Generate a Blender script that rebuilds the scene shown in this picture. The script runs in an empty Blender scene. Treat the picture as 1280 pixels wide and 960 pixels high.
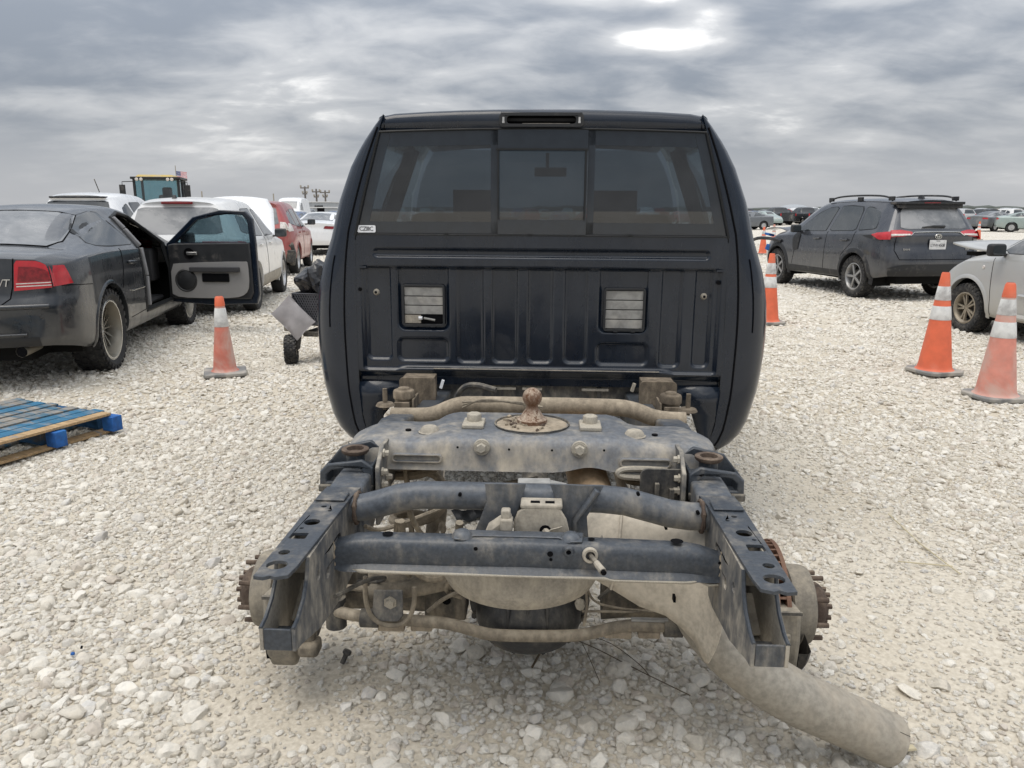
import bpy, bmesh, math, random
import numpy as np
from mathutils import Vector, Matrix, Euler
from mathutils.geometry import tessellate_polygon
R = math.radians
random.seed(7)
rng = np.random.default_rng(11)
scene = bpy.context.scene
COL = scene.collection

# ------------------------------------------------------------------ camera
F, PITCH, CAM_H = 961.0, math.atan(217 / 961.0), 1.5
cam_d = bpy.data.cameras.new('camera')
cam_d.sensor_width = 36.0
cam_d.lens = F / 1280 * 36.0
cam_d.clip_start = 0.05
cam_d.clip_end = 20000
cam = bpy.data.objects.new('camera', cam_d)
COL.objects.link(cam)
cam.location = (0, 0, CAM_H)
cam.rotation_euler = (math.pi / 2 - PITCH, 0, 0)
scene.camera = cam

# ------------------------------------------------------------------ world: overcast sky over a clear-sky base
scene.view_settings.view_transform = 'Standard'
scene.view_settings.look = 'None'
scene.view_settings.gamma = 1
scene.view_settings.exposure = 0.32
scene.cycles.use_denoising = True
scene.cycles.max_bounces = 8
scene.cycles.transparent_max_bounces = 12
SUN_EL, SUN_AZ = R(70), R(245)          # azimuth measured clockwise from straight ahead
world = bpy.data.worlds.new('World')
scene.world = world
world.use_nodes = True
wn, wl = world.node_tree.nodes, world.node_tree.links
wn.clear()


class NT:
    """small helper to write node graphs"""
    def __init__(s, tree):
        s.t, s.n, s.l = tree, tree.nodes, tree.links

    def new(s, kind, ins=None, **kw):
        nd = s.n.new(kind)
        for k, v in kw.items():
            setattr(nd, k, v)
        for k, v in (ins or {}).items():
            s.put(nd.inputs[k], v)
        return nd

    def put(s, sock, v):
        if isinstance(v, bpy.types.NodeSocket):
            s.l.new(v, sock)
        elif isinstance(v, bpy.types.Node):
            s.l.new(v.outputs[0], sock)
        else:
            if hasattr(sock.default_value, '__len__') and not hasattr(v, '__len__'):
                v = [v] * len(sock.default_value)
            if hasattr(sock.default_value, '__len__') and len(sock.default_value) == 4 and len(v) == 3:
                v = (*v, 1)
            sock.default_value = v

    def math(s, op, a, b=0.0, c=0.0, clamp=False):
        nd = s.new('ShaderNodeMath', {0: a, 1: b, 2: c}, operation=op)
        nd.use_clamp = clamp
        return nd.outputs[0]

    def vec(s, op, a, b=(0, 0, 0)):
        nd = s.new('ShaderNodeVectorMath', {0: a}, operation=op)
        if op == 'SCALE':
            s.put(nd.inputs[3], b)
        else:
            s.put(nd.inputs[1], b)
        return nd.outputs[0]

    def noise(s, v, scale, detail=4, rough=.55, dist=0.0):
        nd = s.new('ShaderNodeTexNoise', {'Vector': v, 'Scale': scale, 'Detail': detail, 'Roughness': rough, 'Distortion': dist})
        return nd.outputs[0]

    def ramp(s, f, lo, hi, a=0.0, b=1.0, smooth=True):
        nd = s.new('ShaderNodeMapRange', {0: f, 1: lo, 2: hi, 3: a, 4: b}, interpolation_type='SMOOTHSTEP' if smooth else 'LINEAR')
        return nd.outputs[0]

    def mix(s, f, a, b):
        nd = s.new('ShaderNodeMix', data_type='RGBA')
        s.put(nd.inputs[0], f)
        s.put(nd.inputs[6], a)
        s.put(nd.inputs[7], b)
        return nd.outputs[2]

    def mapv(s, v, scale=(1, 1, 1), rot=(0, 0, 0), loc=(0, 0, 0)):
        return s.new('ShaderNodeMapping', {'Vector': v, 'Scale': scale, 'Rotation': rot, 'Location': loc}).outputs[0]


g = NT(world.node_tree)
d = g.vec('NORMALIZE', g.new('ShaderNodeTexCoord').outputs['Generated'])
sx = g.new('ShaderNodeSeparateXYZ', {0: d})
el = g.math('MAXIMUM', sx.outputs[2], 0.0)
den = g.math('ADD', el, 0.24)
cp = g.new('ShaderNodeCombineXYZ', {0: g.math('DIVIDE', sx.outputs[0], den), 1: g.math('DIVIDE', sx.outputs[1], den), 2: 0.0}).outputs[0]
n1 = g.noise(g.mapv(cp, (.9, 1.0, 1), (0, 0, R(14)), (3.1, .4, 0)), 1.7, 8, .52, .35)
n2 = g.noise(g.mapv(cp, (.75, 1.1, 1), (0, 0, R(-8)), (8.7, 2.2, 0)), 4.6, 7, .55, .35)
n3 = g.noise(g.mapv(cp, (.8, 1.0, 1), (0, 0, 0), (1.7, 5.2, 0)), .7, 3, .5, .2)
cl = g.math('ADD', g.math('MULTIPLY', n1, .62), g.math('MULTIPLY', n2, .38))
cl = g.math('ADD', cl, g.math('MULTIPLY', g.math('SUBTRACT', n3, .5), .55))


def cloud_break(az, elv, raz, rel, amt):
    """thinner cloud round one direction of the sky"""
    global cl
    dv = (math.sin(R(az)) * math.cos(R(elv)), math.cos(R(az)) * math.cos(R(elv)), math.sin(R(elv)))
    q = g.vec('MULTIPLY', g.vec('SUBTRACT', d, dv), (1 / R(raz), 1 / R(raz), 1 / R(rel)))
    ln = g.new('ShaderNodeVectorMath', {0: q}, operation='LENGTH').outputs['Value']
    cl = g.math('ADD', cl, g.ramp(ln, 0.0, 1.9, amt, 0.0))


cloud_break(10.4, 11.2, 3.8, .8, .40)
cloud_break(13.4, 12.5, 1.6, .6, .22)
cloud_break(10.9, 13.7, 1.8, .5, .15)
cloud_break(5.4, 13.9, 2.6, .6, .12)
cloud_break(23.3, 12.9, 2.8, .5, .22)
cloud_break(-31.0, 6.6, 4.5, .7, .15)
cloud_break(-23.0, 4.0, 9.0, .6, .08)
cloud_break(23.0, 4.4, 9.0, .5, .07)
f1 = g.ramp(cl, .385, .66)
c = g.mix(f1, (.235, .262, .305), (.52, .53, .545))
f2 = g.ramp(cl, .595, .74)
c = g.mix(f2, c, (1.0, .99, .97))
hz = g.ramp(el, 0.0, .13, 1.0, 0.0)
c = g.mix(g.math('MULTIPLY', hz, .80), c, (.62, .63, .65))
cie = g.math('MULTIPLY_ADD', el, 2.3, .71)           # overcast skies brighten towards the zenith
c = g.vec('SCALE', c, g.math('MULTIPLY', cie, 10.0))
sky = g.new('ShaderNodeTexSky', sky_type='NISHITA')
sky.sun_disc = False
sky.sun_elevation = SUN_EL
sky.sun_rotation = SUN_AZ
sky.dust_density = 3
col = g.mix(.93, sky.outputs[0], c)
bg = g.new('ShaderNodeBackground', {'Color': col, 'Strength': .1})
g.l.new(bg.outputs[0], g.new('ShaderNodeOutputWorld').inputs[0])

sun_d = bpy.data.lights.new('sun', 'SUN')
sun_d.energy = 1.3
sun_d.angle = R(40)
sun_d.color = (1, .93, .83)
sun = bpy.data.objects.new('sun', sun_d)
COL.objects.link(sun)
sv = Vector((math.sin(SUN_AZ) * math.cos(SUN_EL), math.cos(SUN_AZ) * math.cos(SUN_EL), math.sin(SUN_EL)))
sun.rotation_euler = sv.to_track_quat('Z', 'Y').to_euler()

# ------------------------------------------------------------------ measuring helpers
_s, _c = math.sin(PITCH), math.cos(PITCH)
TRUCK_X, TRUCK_Y, TRUCK_YAW = .013, 1.38, R(2.8)


def ray(px, py):
    u, w = (px - 640) / F, (py - 480) / F
    return u, _c - w * _s, -(w * _c + _s)


def on_ground(px, py, z=0.0):
    r = ray(px, py)
    k = (z - CAM_H) / r[2]
    return Vector((r[0] * k, r[1] * k, z))


def at_depth(px, py, D):
    r = ray(px, py)
    k = D / r[1]
    return Vector((r[0] * k, D, CAM_H + r[2] * k))


def LY(px, py, ly):
    """truck-local point of a sight line on the truck's own plane y = ly"""
    r = ray(px, py)
    sy, cy = math.sin(TRUCK_YAW), math.cos(TRUCK_YAW)
    k = (ly + TRUCK_X * sy + TRUCK_Y * cy) / (r[0] * sy + r[1] * cy)
    x, y = r[0] * k - TRUCK_X, r[1] * k - TRUCK_Y
    return (x * cy - y * sy, ly, CAM_H + r[2] * k)


# ------------------------------------------------------------------ mesh builder
def chaikin(P, it=2):
    P = [tuple(p) for p in P]
    for _ in range(it):
        Q = [P[0]]
        for a, b in zip(P[:-1], P[1:]):
            Q.append(tuple(.75 * i + .25 * j for i, j in zip(a, b)))
            Q.append(tuple(.25 * i + .75 * j for i, j in zip(a, b)))
        Q.append(P[-1])
        P = Q
    return P


def circle(cx, cy, r, n=16, ry=None):
    return [(cx + r * math.cos(2 * math.pi * i / n), cy + (ry or r) * math.sin(2 * math.pi * i / n)) for i in range(n)]


def rrect(x0, y0, x1, y1, r, n=4):
    P = []
    for cx, cy, a in ((x1 - r, y1 - r, 0), (x0 + r, y1 - r, 90), (x0 + r, y0 + r, 180), (x1 - r, y0 + r, 270)):
        for i in range(n + 1):
            t = R(a + 90 * i / n)
            P.append((cx + r * math.cos(t), cy + r * math.sin(t)))
    return P


APART = {'glass_border', 'door_gap', 'roof_seam', 'panel_hole', 'panel_tab', 'drilled_hole', 'vent_clip', 'domed_boss', 'brake_hose', 'brake_line', 'wiring_loom', 'seats', 'hanger_web', 'corner_seam', 'shield_hole', 'opening', 'cover_rib', 'bumper_ridge', 'panel_flange', 'exposed_blue_part', 'lodged_stone', 'white_block', 'hole', 'work_lamp', 'sill_strip', 'window_seal'}


class MB:
    def __init__(s, mat=None):
        s.v, s.f, s.m, s.mat = [], [], [], mat

    def add(s, vs, fs, mat=None):
        o = len(s.v)
        s.v += [tuple(p) for p in vs]
        s.f += [tuple(i + o for i in f) for f in fs]
        s.m += [mat or s.mat] * len(fs)
        return s

    def box(s, c, size, rot=None, mat=None, taper=1.0):
        hx, hy, hz = size[0] / 2, size[1] / 2, size[2] / 2
        vs = [(x * hx * (taper if z > 0 else 1), y * hy * (taper if z > 0 else 1), z * hz) for z in (-1, 1) for y in (-1, 1) for x in (-1, 1)]
        if rot is not None:
            M = rot if isinstance(rot, Matrix) else Euler(rot).to_matrix()
            vs = [M @ Vector(v) for v in vs]
        vs = [(v[0] + c[0], v[1] + c[1], v[2] + c[2]) for v in vs]
        return s.add(vs, [(0, 2, 3, 1), (4, 5, 7, 6), (0, 1, 5, 4), (2, 6, 7, 3), (0, 4, 6, 2), (1, 3, 7, 5)], mat)

    def bar(s, p, q, w, h, mat=None, up=(0, 0, 1)):
        p, q = Vector(p), Vector(q)
        y = (q - p).normalized()
        x = y.cross(Vector(up))
        if x.length < 1e-4:
            x = y.cross(Vector((1, 0, 0)))
        x.normalize()
        z = x.cross(y)
        M = Matrix((x, y, z)).transposed()
        return s.box((p + q) / 2, (w, (q - p).length, h), M, mat)

    def tube(s, pts, r, n=12, mat=None, cap=True, flat=1.0):
        pts = [Vector(p) for p in pts]
        rs = [float(q) for q in r] if hasattr(r, '__len__') else [float(r)] * len(pts)
        vs, fs = [], []
        up = None
        for i, p in enumerate(pts):
            t = (pts[min(i + 1, len(pts) - 1)] - pts[max(i - 1, 0)]).normalized()
            if up is None:
                up = Vector((0, 0, 1)) if abs(t.z) < .9 else Vector((0, 1, 0))
            a = t.cross(up).normalized()
            b = a.cross(t).normalized()
            up = b
            for k in range(n):
                an = 2 * math.pi * k / n
                vs.append(p + rs[i] * (math.cos(an) * a + math.sin(an) * b * flat))
        for i in range(len(pts) - 1):
            for k in range(n):
                k2 = (k + 1) % n
                fs.append((i * n + k, i * n + k2, (i + 1) * n + k2, (i + 1) * n + k))
        if cap:
            fs.append(tuple(range(n))[::-1])
            fs.append(tuple((len(pts) - 1) * n + k for k in range(n)))
        return s.add(vs, fs, mat)

    def plate(s, outer, a, b, axis='z', holes=(), mat=None):
        """flat outline with holes, extruded from a to b along axis"""
        if axis == 'z':
            E = lambda p, h: (p[0], p[1], h)
        elif axis == 'y':
            E = lambda p, h: (p[0], h, p[1])
        else:
            E = lambda p, h: (h, p[0], p[1])
        loops = [list(outer)] + [list(h) for h in holes]
        flat = [p for lp in loops for p in lp]
        tris = tessellate_polygon([[Vector((p[0], p[1], 0)) for p in lp] for lp in loops])
        n = len(flat)
        vs = [E(p, a) for p in flat] + [E(p, b) for p in flat]
        fs = [tuple(t) for t in tris] + [tuple(i + n for i in t[::-1]) for t in tris]
        o = 0
        for lp in loops:
            m = len(lp)
            for i in range(m):
                j = (i + 1) % m
                fs.append((o + i, o + j, o + j + n, o + i + n))
            o += m
        return s.add(vs, fs, mat)

    def lathe(s, prof, o=(0, 0, 0), axis=(0, 0, 1), n=24, mat=None, a0=0, a1=360):
        z = Vector(axis).normalized()
        x = z.cross(Vector((0, 1, 0)) if abs(z.y) < .9 else Vector((1, 0, 0))).normalized()
        y = z.cross(x)
        full = abs(a1 - a0) >= 360
        m = n if full else n + 1
        vs, fs = [], []
        for (r, h) in prof:
            for k in range(m):
                a = R(a0 + (a1 - a0) * k / n)
                vs.append(Vector(o) + float(r) * (math.cos(a) * x + math.sin(a) * y) + float(h) * z)
        for i in range(len(prof) - 1):
            for k in range(n):
                k2 = (k + 1) % m
                fs.append((i * m + k, i * m + k2, (i + 1) * m + k2, (i + 1) * m + k))
        return s.add(vs, fs, mat)

    def grid(s, rows, mat=None, skip=None, close=False):
        n, m = len(rows), len(rows[0])
        vs = [p for r in rows for p in r]
        fs = []
        for i in range(n - 1):
            for j in range(m if close else m - 1):
                j2 = (j + 1) % m
                if skip and skip(i, j):
                    continue
                fs.append((i * m + j, i * m + j2, (i + 1) * m + j2, (i + 1) * m + j))
        return s.add(vs, fs, mat)

    def mirror_x(s):
        n = len(s.v)
        s.v += [(-x, y, z) for x, y, z in s.v]
        s.f += [tuple(i + n for i in f[::-1]) for f in s.f]
        s.m += list(s.m)
        return s

    def join(s, o):
        k = len(s.v)
        s.v += o.v
        s.f += [tuple(i + k for i in f) for f in o.f]
        s.m += o.m
        return s

    def islands(s):
        up = list(range(len(s.v)))

        def find(i):
            while up[i] != i:
                up[i] = up[up[i]]
                i = up[i]
            return i
        for f in s.f:
            a = find(f[0])
            for i in f[1:]:
                up[find(i)] = a
        out = {}
        for f, m in zip(s.f, s.m):
            out.setdefault(find(f[0]), []).append((f, m))
        res = []
        for fs in out.values():
            ids = sorted({i for f, _ in fs for i in f})
            mp = {i: k for k, i in enumerate(ids)}
            b = MB()
            b.v = [s.v[i] for i in ids]
            b.f = [tuple(mp[i] for i in f) for f, _ in fs]
            b.m = [m for _, m in fs]
            res.append(b)
        return res

    def build(s, name, parent=None, bevel=0.0, smooth=35, thick=0.0, sub=0, merge=True, seg=2):
        if name in APART and parent is not None:
            o = None
            for b in s.islands():
                o = b.build_one(name, parent, bevel, smooth, thick, sub, merge, seg)
            return o
        return s.build_one(name, parent, bevel, smooth, thick, sub, merge, seg)

    def build_one(s, name, parent=None, bevel=0.0, smooth=35, thick=0.0, sub=0, merge=True, seg=2):
        me = bpy.data.meshes.new(name)
        me.from_pydata([tuple(v) for v in s.v], [], s.f)
        mats = []
        for m in s.m:
            if m not in mats:
                mats.append(m)
        for m in mats:
            me.materials.append(m)
        if len(mats) > 1:
            ix = {m: i for i, m in enumerate(mats)}
            me.polygons.foreach_set('material_index', [ix[m] for m in s.m])
        bm = bmesh.new()
        bm.from_mesh(me)
        if merge:
            bmesh.ops.remove_doubles(bm, verts=bm.verts, dist=1e-5)
        bmesh.ops.recalc_face_normals(bm, faces=bm.faces)
        bm.to_mesh(me)
        bm.free()
        if smooth:
            me.polygons.foreach_set('use_smooth', [True] * len(me.polygons))
            me.set_sharp_from_angle(angle=R(smooth))
        o = bpy.data.objects.new(name, me)
        COL.objects.link(o)
        if parent is not None:
            o.parent = parent
        if thick:
            md = o.modifiers.new('thick', 'SOLIDIFY')
            md.thickness = thick
            md.offset = 0
        if bevel:
            md = o.modifiers.new('bevel', 'BEVEL')
            md.width = bevel
            md.segments = seg
            md.limit_method = 'ANGLE'
            md.angle_limit = R(40)
        if sub:
            md = o.modifiers.new('sub', 'SUBSURF')
            md.levels = md.render_levels = sub
        return o


def thing(name, label, cat, loc=(0, 0, 0), rot=(0, 0, 0), group=None):
    o = bpy.data.objects.new(name, None)
    COL.objects.link(o)
    o.location = loc
    o.rotation_euler = rot
    o.empty_display_size = .1
    return tag(o, label, cat, group)


def tag(o, label=None, cat=None, group=None, kind=None):
    for k, v in (('label', label), ('category', cat), ('group', group), ('kind', kind)):
        if v:
            o[k] = v
    return o


def pivot(name, parent, loc=(0, 0, 0), rot=(0, 0, 0)):
    o = bpy.data.objects.new(name, None)
    COL.objects.link(o)
    o.parent = parent
    o.location = loc
    o.rotation_euler = rot
    o.empty_display_size = .05
    return o


def copy_tree(o, parent=None):
    c = o.copy()
    COL.objects.link(c)
    if parent is not None:
        c.parent = parent
    for ch in list(o.children):
        copy_tree(ch, c)
    return c


def lettering(name, body, size, parent, loc, rot, mat, depth=.0015, shear=0.0, spacing=1.0):
    cu = bpy.data.curves.new(name, 'FONT')
    cu.body = body
    cu.size = size
    cu.extrude = depth
    cu.align_x = 'CENTER'
    cu.align_y = 'CENTER'
    cu.shear = shear
    cu.space_character = spacing
    cu.resolution_u = 2
    t = bpy.data.objects.new(name, cu)
    COL.objects.link(t)
    me = bpy.data.meshes.new_from_object(t.evaluated_get(bpy.context.evaluated_depsgraph_get()))
    bpy.data.objects.remove(t)
    me.materials.clear()
    me.materials.append(mat)
    o = bpy.data.objects.new(name, me)
    COL.objects.link(o)
    o.parent = parent
    o.location = loc
    o.rotation_euler = rot
    return o


# ------------------------------------------------------------------ materials
def new_mat(name):
    m = bpy.data.materials.new(name)
    m.use_nodes = True
    m.node_tree.nodes.clear()
    return m, NT(m.node_tree)


def finish(g, color, rough=.5, metal=0.0, bump=None, bump_d=.002, coat=0.0, spec=.5, extra=None, coat_rough=.05):
    p = g.new('ShaderNodeBsdfPrincipled')
    g.put(p.inputs['Base Color'], color)
    g.put(p.inputs['Roughness'], rough)
    g.put(p.inputs['Metallic'], metal)
    g.put(p.inputs['Specular IOR Level'], spec)
    g.put(p.inputs['Coat Weight'], coat)
    g.put(p.inputs['Coat Roughness'], coat_rough)
    for k, v in (extra or {}).items():
        g.put(p.inputs[k], v)
    if bump is not None:
        b = g.new('ShaderNodeBump', {'Height': bump, 'Distance': bump_d, 'Strength': 1.0})
        g.l.new(b.outputs[0], p.inputs['Normal'])
        if coat:
            pass
    out = g.new('ShaderNodeOutputMaterial')
    g.l.new(p.outputs[0], out.inputs[0])
    return p


def plain(name, c, rough=.6, metal=0.0, var=.12, scale=14, bump=0.0, coat=0.0, spec=.5, grime=None, grime_amt=.4, coat_rough=.05):
    """one colour with slight variation, optional patches of grime"""
    m, g = new_mat(name)
    co = g.new('ShaderNodeTexCoord').outputs['Object']
    n = g.noise(co, scale, 5)
    k = g.ramp(n, .3, .7, 1 - var, 1 + var)
    colr = g.vec('SCALE', c, k)
    rr = g.ramp(n, .3, .7, rough * .88, min(1, rough * 1.12))
    if grime:
        n2 = g.noise(co, scale * .35, 6, .62, .4)
        f = g.ramp(n2, .62 - grime_amt * .4, .80 - grime_amt * .3)
        f = g.math('MULTIPLY', f, min(1.0, grime_amt + .3))
        colr = g.mix(f, colr, grime)
        rr = g.math('MULTIPLY_ADD', f, .3, rr, clamp=True)
    finish(g, colr, rr, metal, g.noise(co, scale * 6, 3) if bump else None, bump, coat, spec, coat_rough=coat_rough)
    return m


def worn_metal(name, base, dust, amt=.5, up=.5, rust=0.0, rough=.5, metal=.0, scale=9, bump=.0012, streak=True):
    """painted steel under settled road dust: dust lies on upward faces and in noisy patches and runs; rust spots"""
    m, g = new_mat(name)
    co = g.new('ShaderNodeTexCoord').outputs['Object']
    n1 = g.noise(co, scale, 7, .65, .3)
    n2 = g.noise(g.mapv(co, (1, 1, .45) if streak else (1, 1, 1)), scale * 4.5, 5, .6)
    nb = g.noise(co, scale * 14, 4, .6)
    gn = g.new('ShaderNodeNewGeometry').outputs['Normal']
    nz = g.math('MAXIMUM', g.new('ShaderNodeSeparateXYZ', {0: gn}).outputs[2], 0.0)
    s = g.math('ADD', g.math('MULTIPLY', n1, .62), g.math('MULTIPLY', n2, .38))
    s = g.math('ADD', s, g.math('MULTIPLY', nz, up * .25))
    f = g.ramp(s, .56 - amt * .36, .98 - amt * .36)
    base2 = g.vec('SCALE', base, g.ramp(nb, .25, .75, .78, 1.25))
    dust2 = g.vec('SCALE', dust, g.ramp(n2, .3, .7, .82, 1.12))
    colr = g.mix(f, base2, dust2)
    rr = g.math('MULTIPLY_ADD', f, .4, rough, clamp=True)
    if rust:
        nr = g.noise(co, scale * 2.3, 6, .7, .6)
        fr = g.ramp(nr, .74 - rust * .4, .84 - rust * .4)
        rc = g.mix(g.noise(co, scale * 9, 4), (.075, .032, .017), (.19, .095, .05))
        colr = g.mix(fr, colr, rc)
        rr = g.math('MULTIPLY_ADD', fr, .3, rr, clamp=True)
    hgt = g.math('ADD', g.math('MULTIPLY', nb, .5), g.math('MULTIPLY', f, .6))
    finish(g, colr, rr, metal, hgt, bump, 0, .45)
    return m


def car_paint(name, c, rough=.32, metal=.35, dust=(.36, .33, .28), dust_amt=.35, coat=.8, spec=.5):
    """clear-coated paint with a film of pale dust that thickens low on the body"""
    m, g = new_mat(name)
    co = g.new('ShaderNodeTexCoord').outputs['Object']
    n1 = g.noise(co, 2.2, 6, .6, .4)
    n2 = g.noise(g.mapv(co, (1, 1, .35)), 18, 4)
    z = g.new('ShaderNodeSeparateXYZ', {0: co}).outputs[2]
    low = g.ramp(z, .15, .75, .36, 0.0)
    s = g.math('ADD', g.math('ADD', g.math('MULTIPLY', n1, .7), g.math('MULTIPLY', n2, .3)), low)
    f = g.math('MULTIPLY', g.ramp(s, .38, .95), dust_amt * 1.5, clamp=True)
    f = g.math('ADD', f, dust_amt * .12)
    colr = g.mix(f, c, dust)
    rr = g.math('MULTIPLY_ADD', f, .45, g.math('MULTIPLY_ADD', g.ramp(g.noise(g.mapv(co, (1, 1, .3)), 7, 6, .65, .4), .35, .75), .20, rough * .8), clamp=True)
    p = finish(g, colr, rr, g.math('MULTIPLY', g.math('SUBTRACT', 1.0, f, clamp=True), metal), None, 0, 0, spec)
    g.put(p.inputs['Coat Weight'], g.math('MULTIPLY_ADD', f, -coat, coat, clamp=True))
    p.inputs['Coat Roughness'].default_value = .06
    return m


def glass_mat(name, tint=(.25, .28, .29), rough=.02, dusty=.06):
    """a thin tinted pane: what is behind shows darkened, the sky mirrors in it"""
    m, g = new_mat(name)
    co = g.new('ShaderNodeTexCoord').outputs['Object']
    tr = g.new('ShaderNodeBsdfTransparent', {0: tint})
    gl = g.new('ShaderNodeBsdfGlossy', {'Color': (1, 1, 1), 'Roughness': rough})
    gi = g.new('ShaderNodeNewGeometry')
    cs = g.math('ABSOLUTE', g.new('ShaderNodeVectorMath', {0: gi.outputs['Normal'], 1: gi.outputs['Incoming']}, operation='DOT_PRODUCT').outputs['Value'])
    fr = g.math('MULTIPLY_ADD', g.math('POWER', g.math('SUBTRACT', 1.0, cs, clamp=True), 5.0), .9, .068, clamp=True)
    mx = g.new('ShaderNodeMixShader', {0: fr, 1: tr, 2: gl})
    df = g.new('ShaderNodeBsdfDiffuse', {0: (.37, .40, .44)})
    nn = g.ramp(g.noise(co, 3.5, 6, .6, .3), .35, .8, dusty * .4, dusty * 1.6)
    mx2 = g.new('ShaderNodeMixShader', {0: nn, 1: mx, 2: df})
    g.l.new(mx2.outputs[0], g.new('ShaderNodeOutputMaterial').inputs[0])
    return m


M = {}
M['truck_paint'] = car_paint('black truck paint', (.004, .009, .019), .17, .0, (.10, .11, .125), .09, .25, spec=.38)
M['truck_back'] = car_paint('black cab back paint', (.003, .0075, .0165), .18, .0, (.085, .095, .11), .17, .25, spec=.40)
M['black_trim'] = plain('black plastic trim', (.014, .015, .017), .55, grime=(.20, .18, .16), grime_amt=.2)
M['seal'] = plain('black rubber seal', (.009, .010, .011), .5, spec=.35)
M['gap'] = plain('shut line', (.004, .004, .005), .9, spec=.1)
M['truck_glass'] = glass_mat('tinted truck glass', (.070, .100, .125), .015, .04)
M['truck_glass_side'] = glass_mat('tinted side glass', (.93, .96, .97), .02, .03)
M['truck_screen'] = glass_mat('dusty windscreen glass', (.50, .56, .58), .02, .10)
M['frit'] = plain('dark glass border', (.018, .023, .030), .10, spec=.6)
M['interior'] = plain('dark cabin trim', (.022, .022, .024), .8)
M['seat'] = plain('charcoal seat cloth', (.035, .035, .038), .9, scale=40)
M['frame'] = worn_metal('worn blue black frame paint', (.042, .049, .059), (.36, .32, .26), .22, .12, .03, .36)
M['frame_dusty'] = worn_metal('frame paint under grey dust', (.058, .063, .071), (.39, .35, .285), .54, .5, .02, .5)
M['crossmember'] = worn_metal('dusty crossmember paint', (.125, .135, .15), (.44, .385, .30), .84, -.7, .03, .40, scale=6)
M['tube'] = worn_metal('blue grey tube paint', (.068, .077, .090), (.39, .345, .275), .42, -.3, .02, .38, scale=6)
M['mud'] = worn_metal('metal caked in tan mud', (.20, .165, .12), (.41, .345, .26), .62, .2, .05, .8, bump=.002)
M['mud_dark'] = worn_metal('bracket under dark brown mud', (.085, .068, .05), (.30, .245, .18), .5, .25, .08, .85, bump=.002)
M['shield'] = worn_metal('dusty heat shield', (.44, .395, .325), (.51, .46, .38), .55, .1, .0, .6, .0, 5)
M['pipe_tan'] = worn_metal('tan dusted exhaust pipe', (.30, .275, .23), (.405, .35, .275), .5, .1, .0, .5, .15, 4)
M['axle'] = worn_metal('greasy dark axle iron', (.045, .041, .036), (.30, .255, .19), .58, .5, .06, .6)
M['diff'] = worn_metal('dark differential cover', (.028, .029, .031), (.22, .20, .165), .30, .4, .0, .45)
M['pipe_warm'] = worn_metal('heat tinted tan pipe', (.42, .29, .175), (.47, .37, .26), .5, .1, .0, .55, .1, 4)
M['rust'] = worn_metal('rusted iron', (.065, .044, .033), (.23, .18, .135), .42, .3, .25, .85, bump=.003)
M['ball'] = worn_metal('rusty hitch ball', (.16, .085, .05), (.50, .42, .33), .45, .6, .5, .5, .3, 40)
M['rotor'] = worn_metal('rusted brake disc', (.16, .085, .055), (.22, .15, .10), .3, .2, .4, .6, .3, 20)
M['drum'] = worn_metal('dusty grey brake drum', (.27, .245, .205), (.43, .385, .31), .6, .3, .04, .7)
M['dark_part'] = worn_metal('dark dusty fitting', (.030, .030, .031), (.27, .24, .19), .4, .5, .0, .6)
M['hose'] = worn_metal('dusty rubber hose', (.13, .11, .085), (.36, .31, .235), .65, .5, .0, .8)
M['bolt'] = worn_metal('dusty bolt heads', (.34, .31, .26), (.45, .41, .33), .5, .5, .05, .5, .2, 30)
M['caliper'] = worn_metal('dusty caliper iron', (.15, .135, .11), (.33, .29, .225), .5, .3, .12, .7)
M['steel'] = plain('bright steel', (.55, .54, .52), .3, .9, grime=(.3, .25, .2), grime_amt=.3)
M['louvre'] = plain('dusty vent louvres', (.29, .285, .27), .75, var=.2, scale=30, grime=(.5, .47, .42), grime_amt=.3)
M['white_label'] = plain('white sticker', (.75, .76, .78), .4)
M['black_print'] = plain('black print', (.02, .02, .025), .5)
M['tyre'] = worn_metal('dusty tyre rubber', (.018, .018, .019), (.25, .23, .20), .30, .15, .0, .75, 0, 14, streak=False)
M['tyre_clean'] = worn_metal('black tyre rubber', (.014, .014, .015), (.20, .19, .17), .20, .1, .0, .7, 0, 14, streak=False)
M['chrome'] = plain('dulled chrome', (.62, .62, .60), .16, .95, grime=(.42, .38, .31), grime_amt=.35)
M['chrome_dish'] = plain('dusty chrome dish', (.25, .235, .20), .40, .6, grime=(.30, .27, .22), grime_amt=.5)
M['alloy'] = plain('silver alloy', (.46, .46, .46), .35, .7, grime=(.3, .28, .24), grime_amt=.3)
M['alloy_dark'] = plain('dusty bronze alloy', (.30, .26, .20), .45, .5, grime=(.42, .37, .3), grime_amt=.4)
M['alloy_grey'] = plain('two tone grey alloy', (.34, .34, .34), .4, .6, grime=(.28, .26, .23), grime_amt=.3)
M['well'] = plain('wheel well lining', (.012, .012, .012), .95, spec=.1)
M['car_glass'] = plain('dark car glass', (.030, .036, .040), .04, spec=.75, var=.05, grime=(.12, .125, .13), grime_amt=.15)
M['car_glass_grey'] = plain('dusty grey car glass', (.10, .108, .115), .10, spec=.7, var=.08, scale=4, grime=(.30, .30, .30), grime_amt=.55)
M['door_glass'] = glass_mat('blue green door glass', (.46, .58, .62), .02, .04)
M['loader_glass'] = glass_mat('blue green cab glass', (.42, .62, .66), .03, .10)
M['red_lens'] = plain('red lamp lens', (.46, .012, .018), .12, spec=.6, coat=.5, grime=(.5, .12, .1), grime_amt=.25)
M['red_dark'] = plain('inner red lamp', (.20, .012, .016), .2, spec=.5, var=.3, scale=30)
M['lamp_clear'] = plain('clear lamp lens', (.62, .58, .54), .2, spec=.6, var=.2, scale=25)
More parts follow.
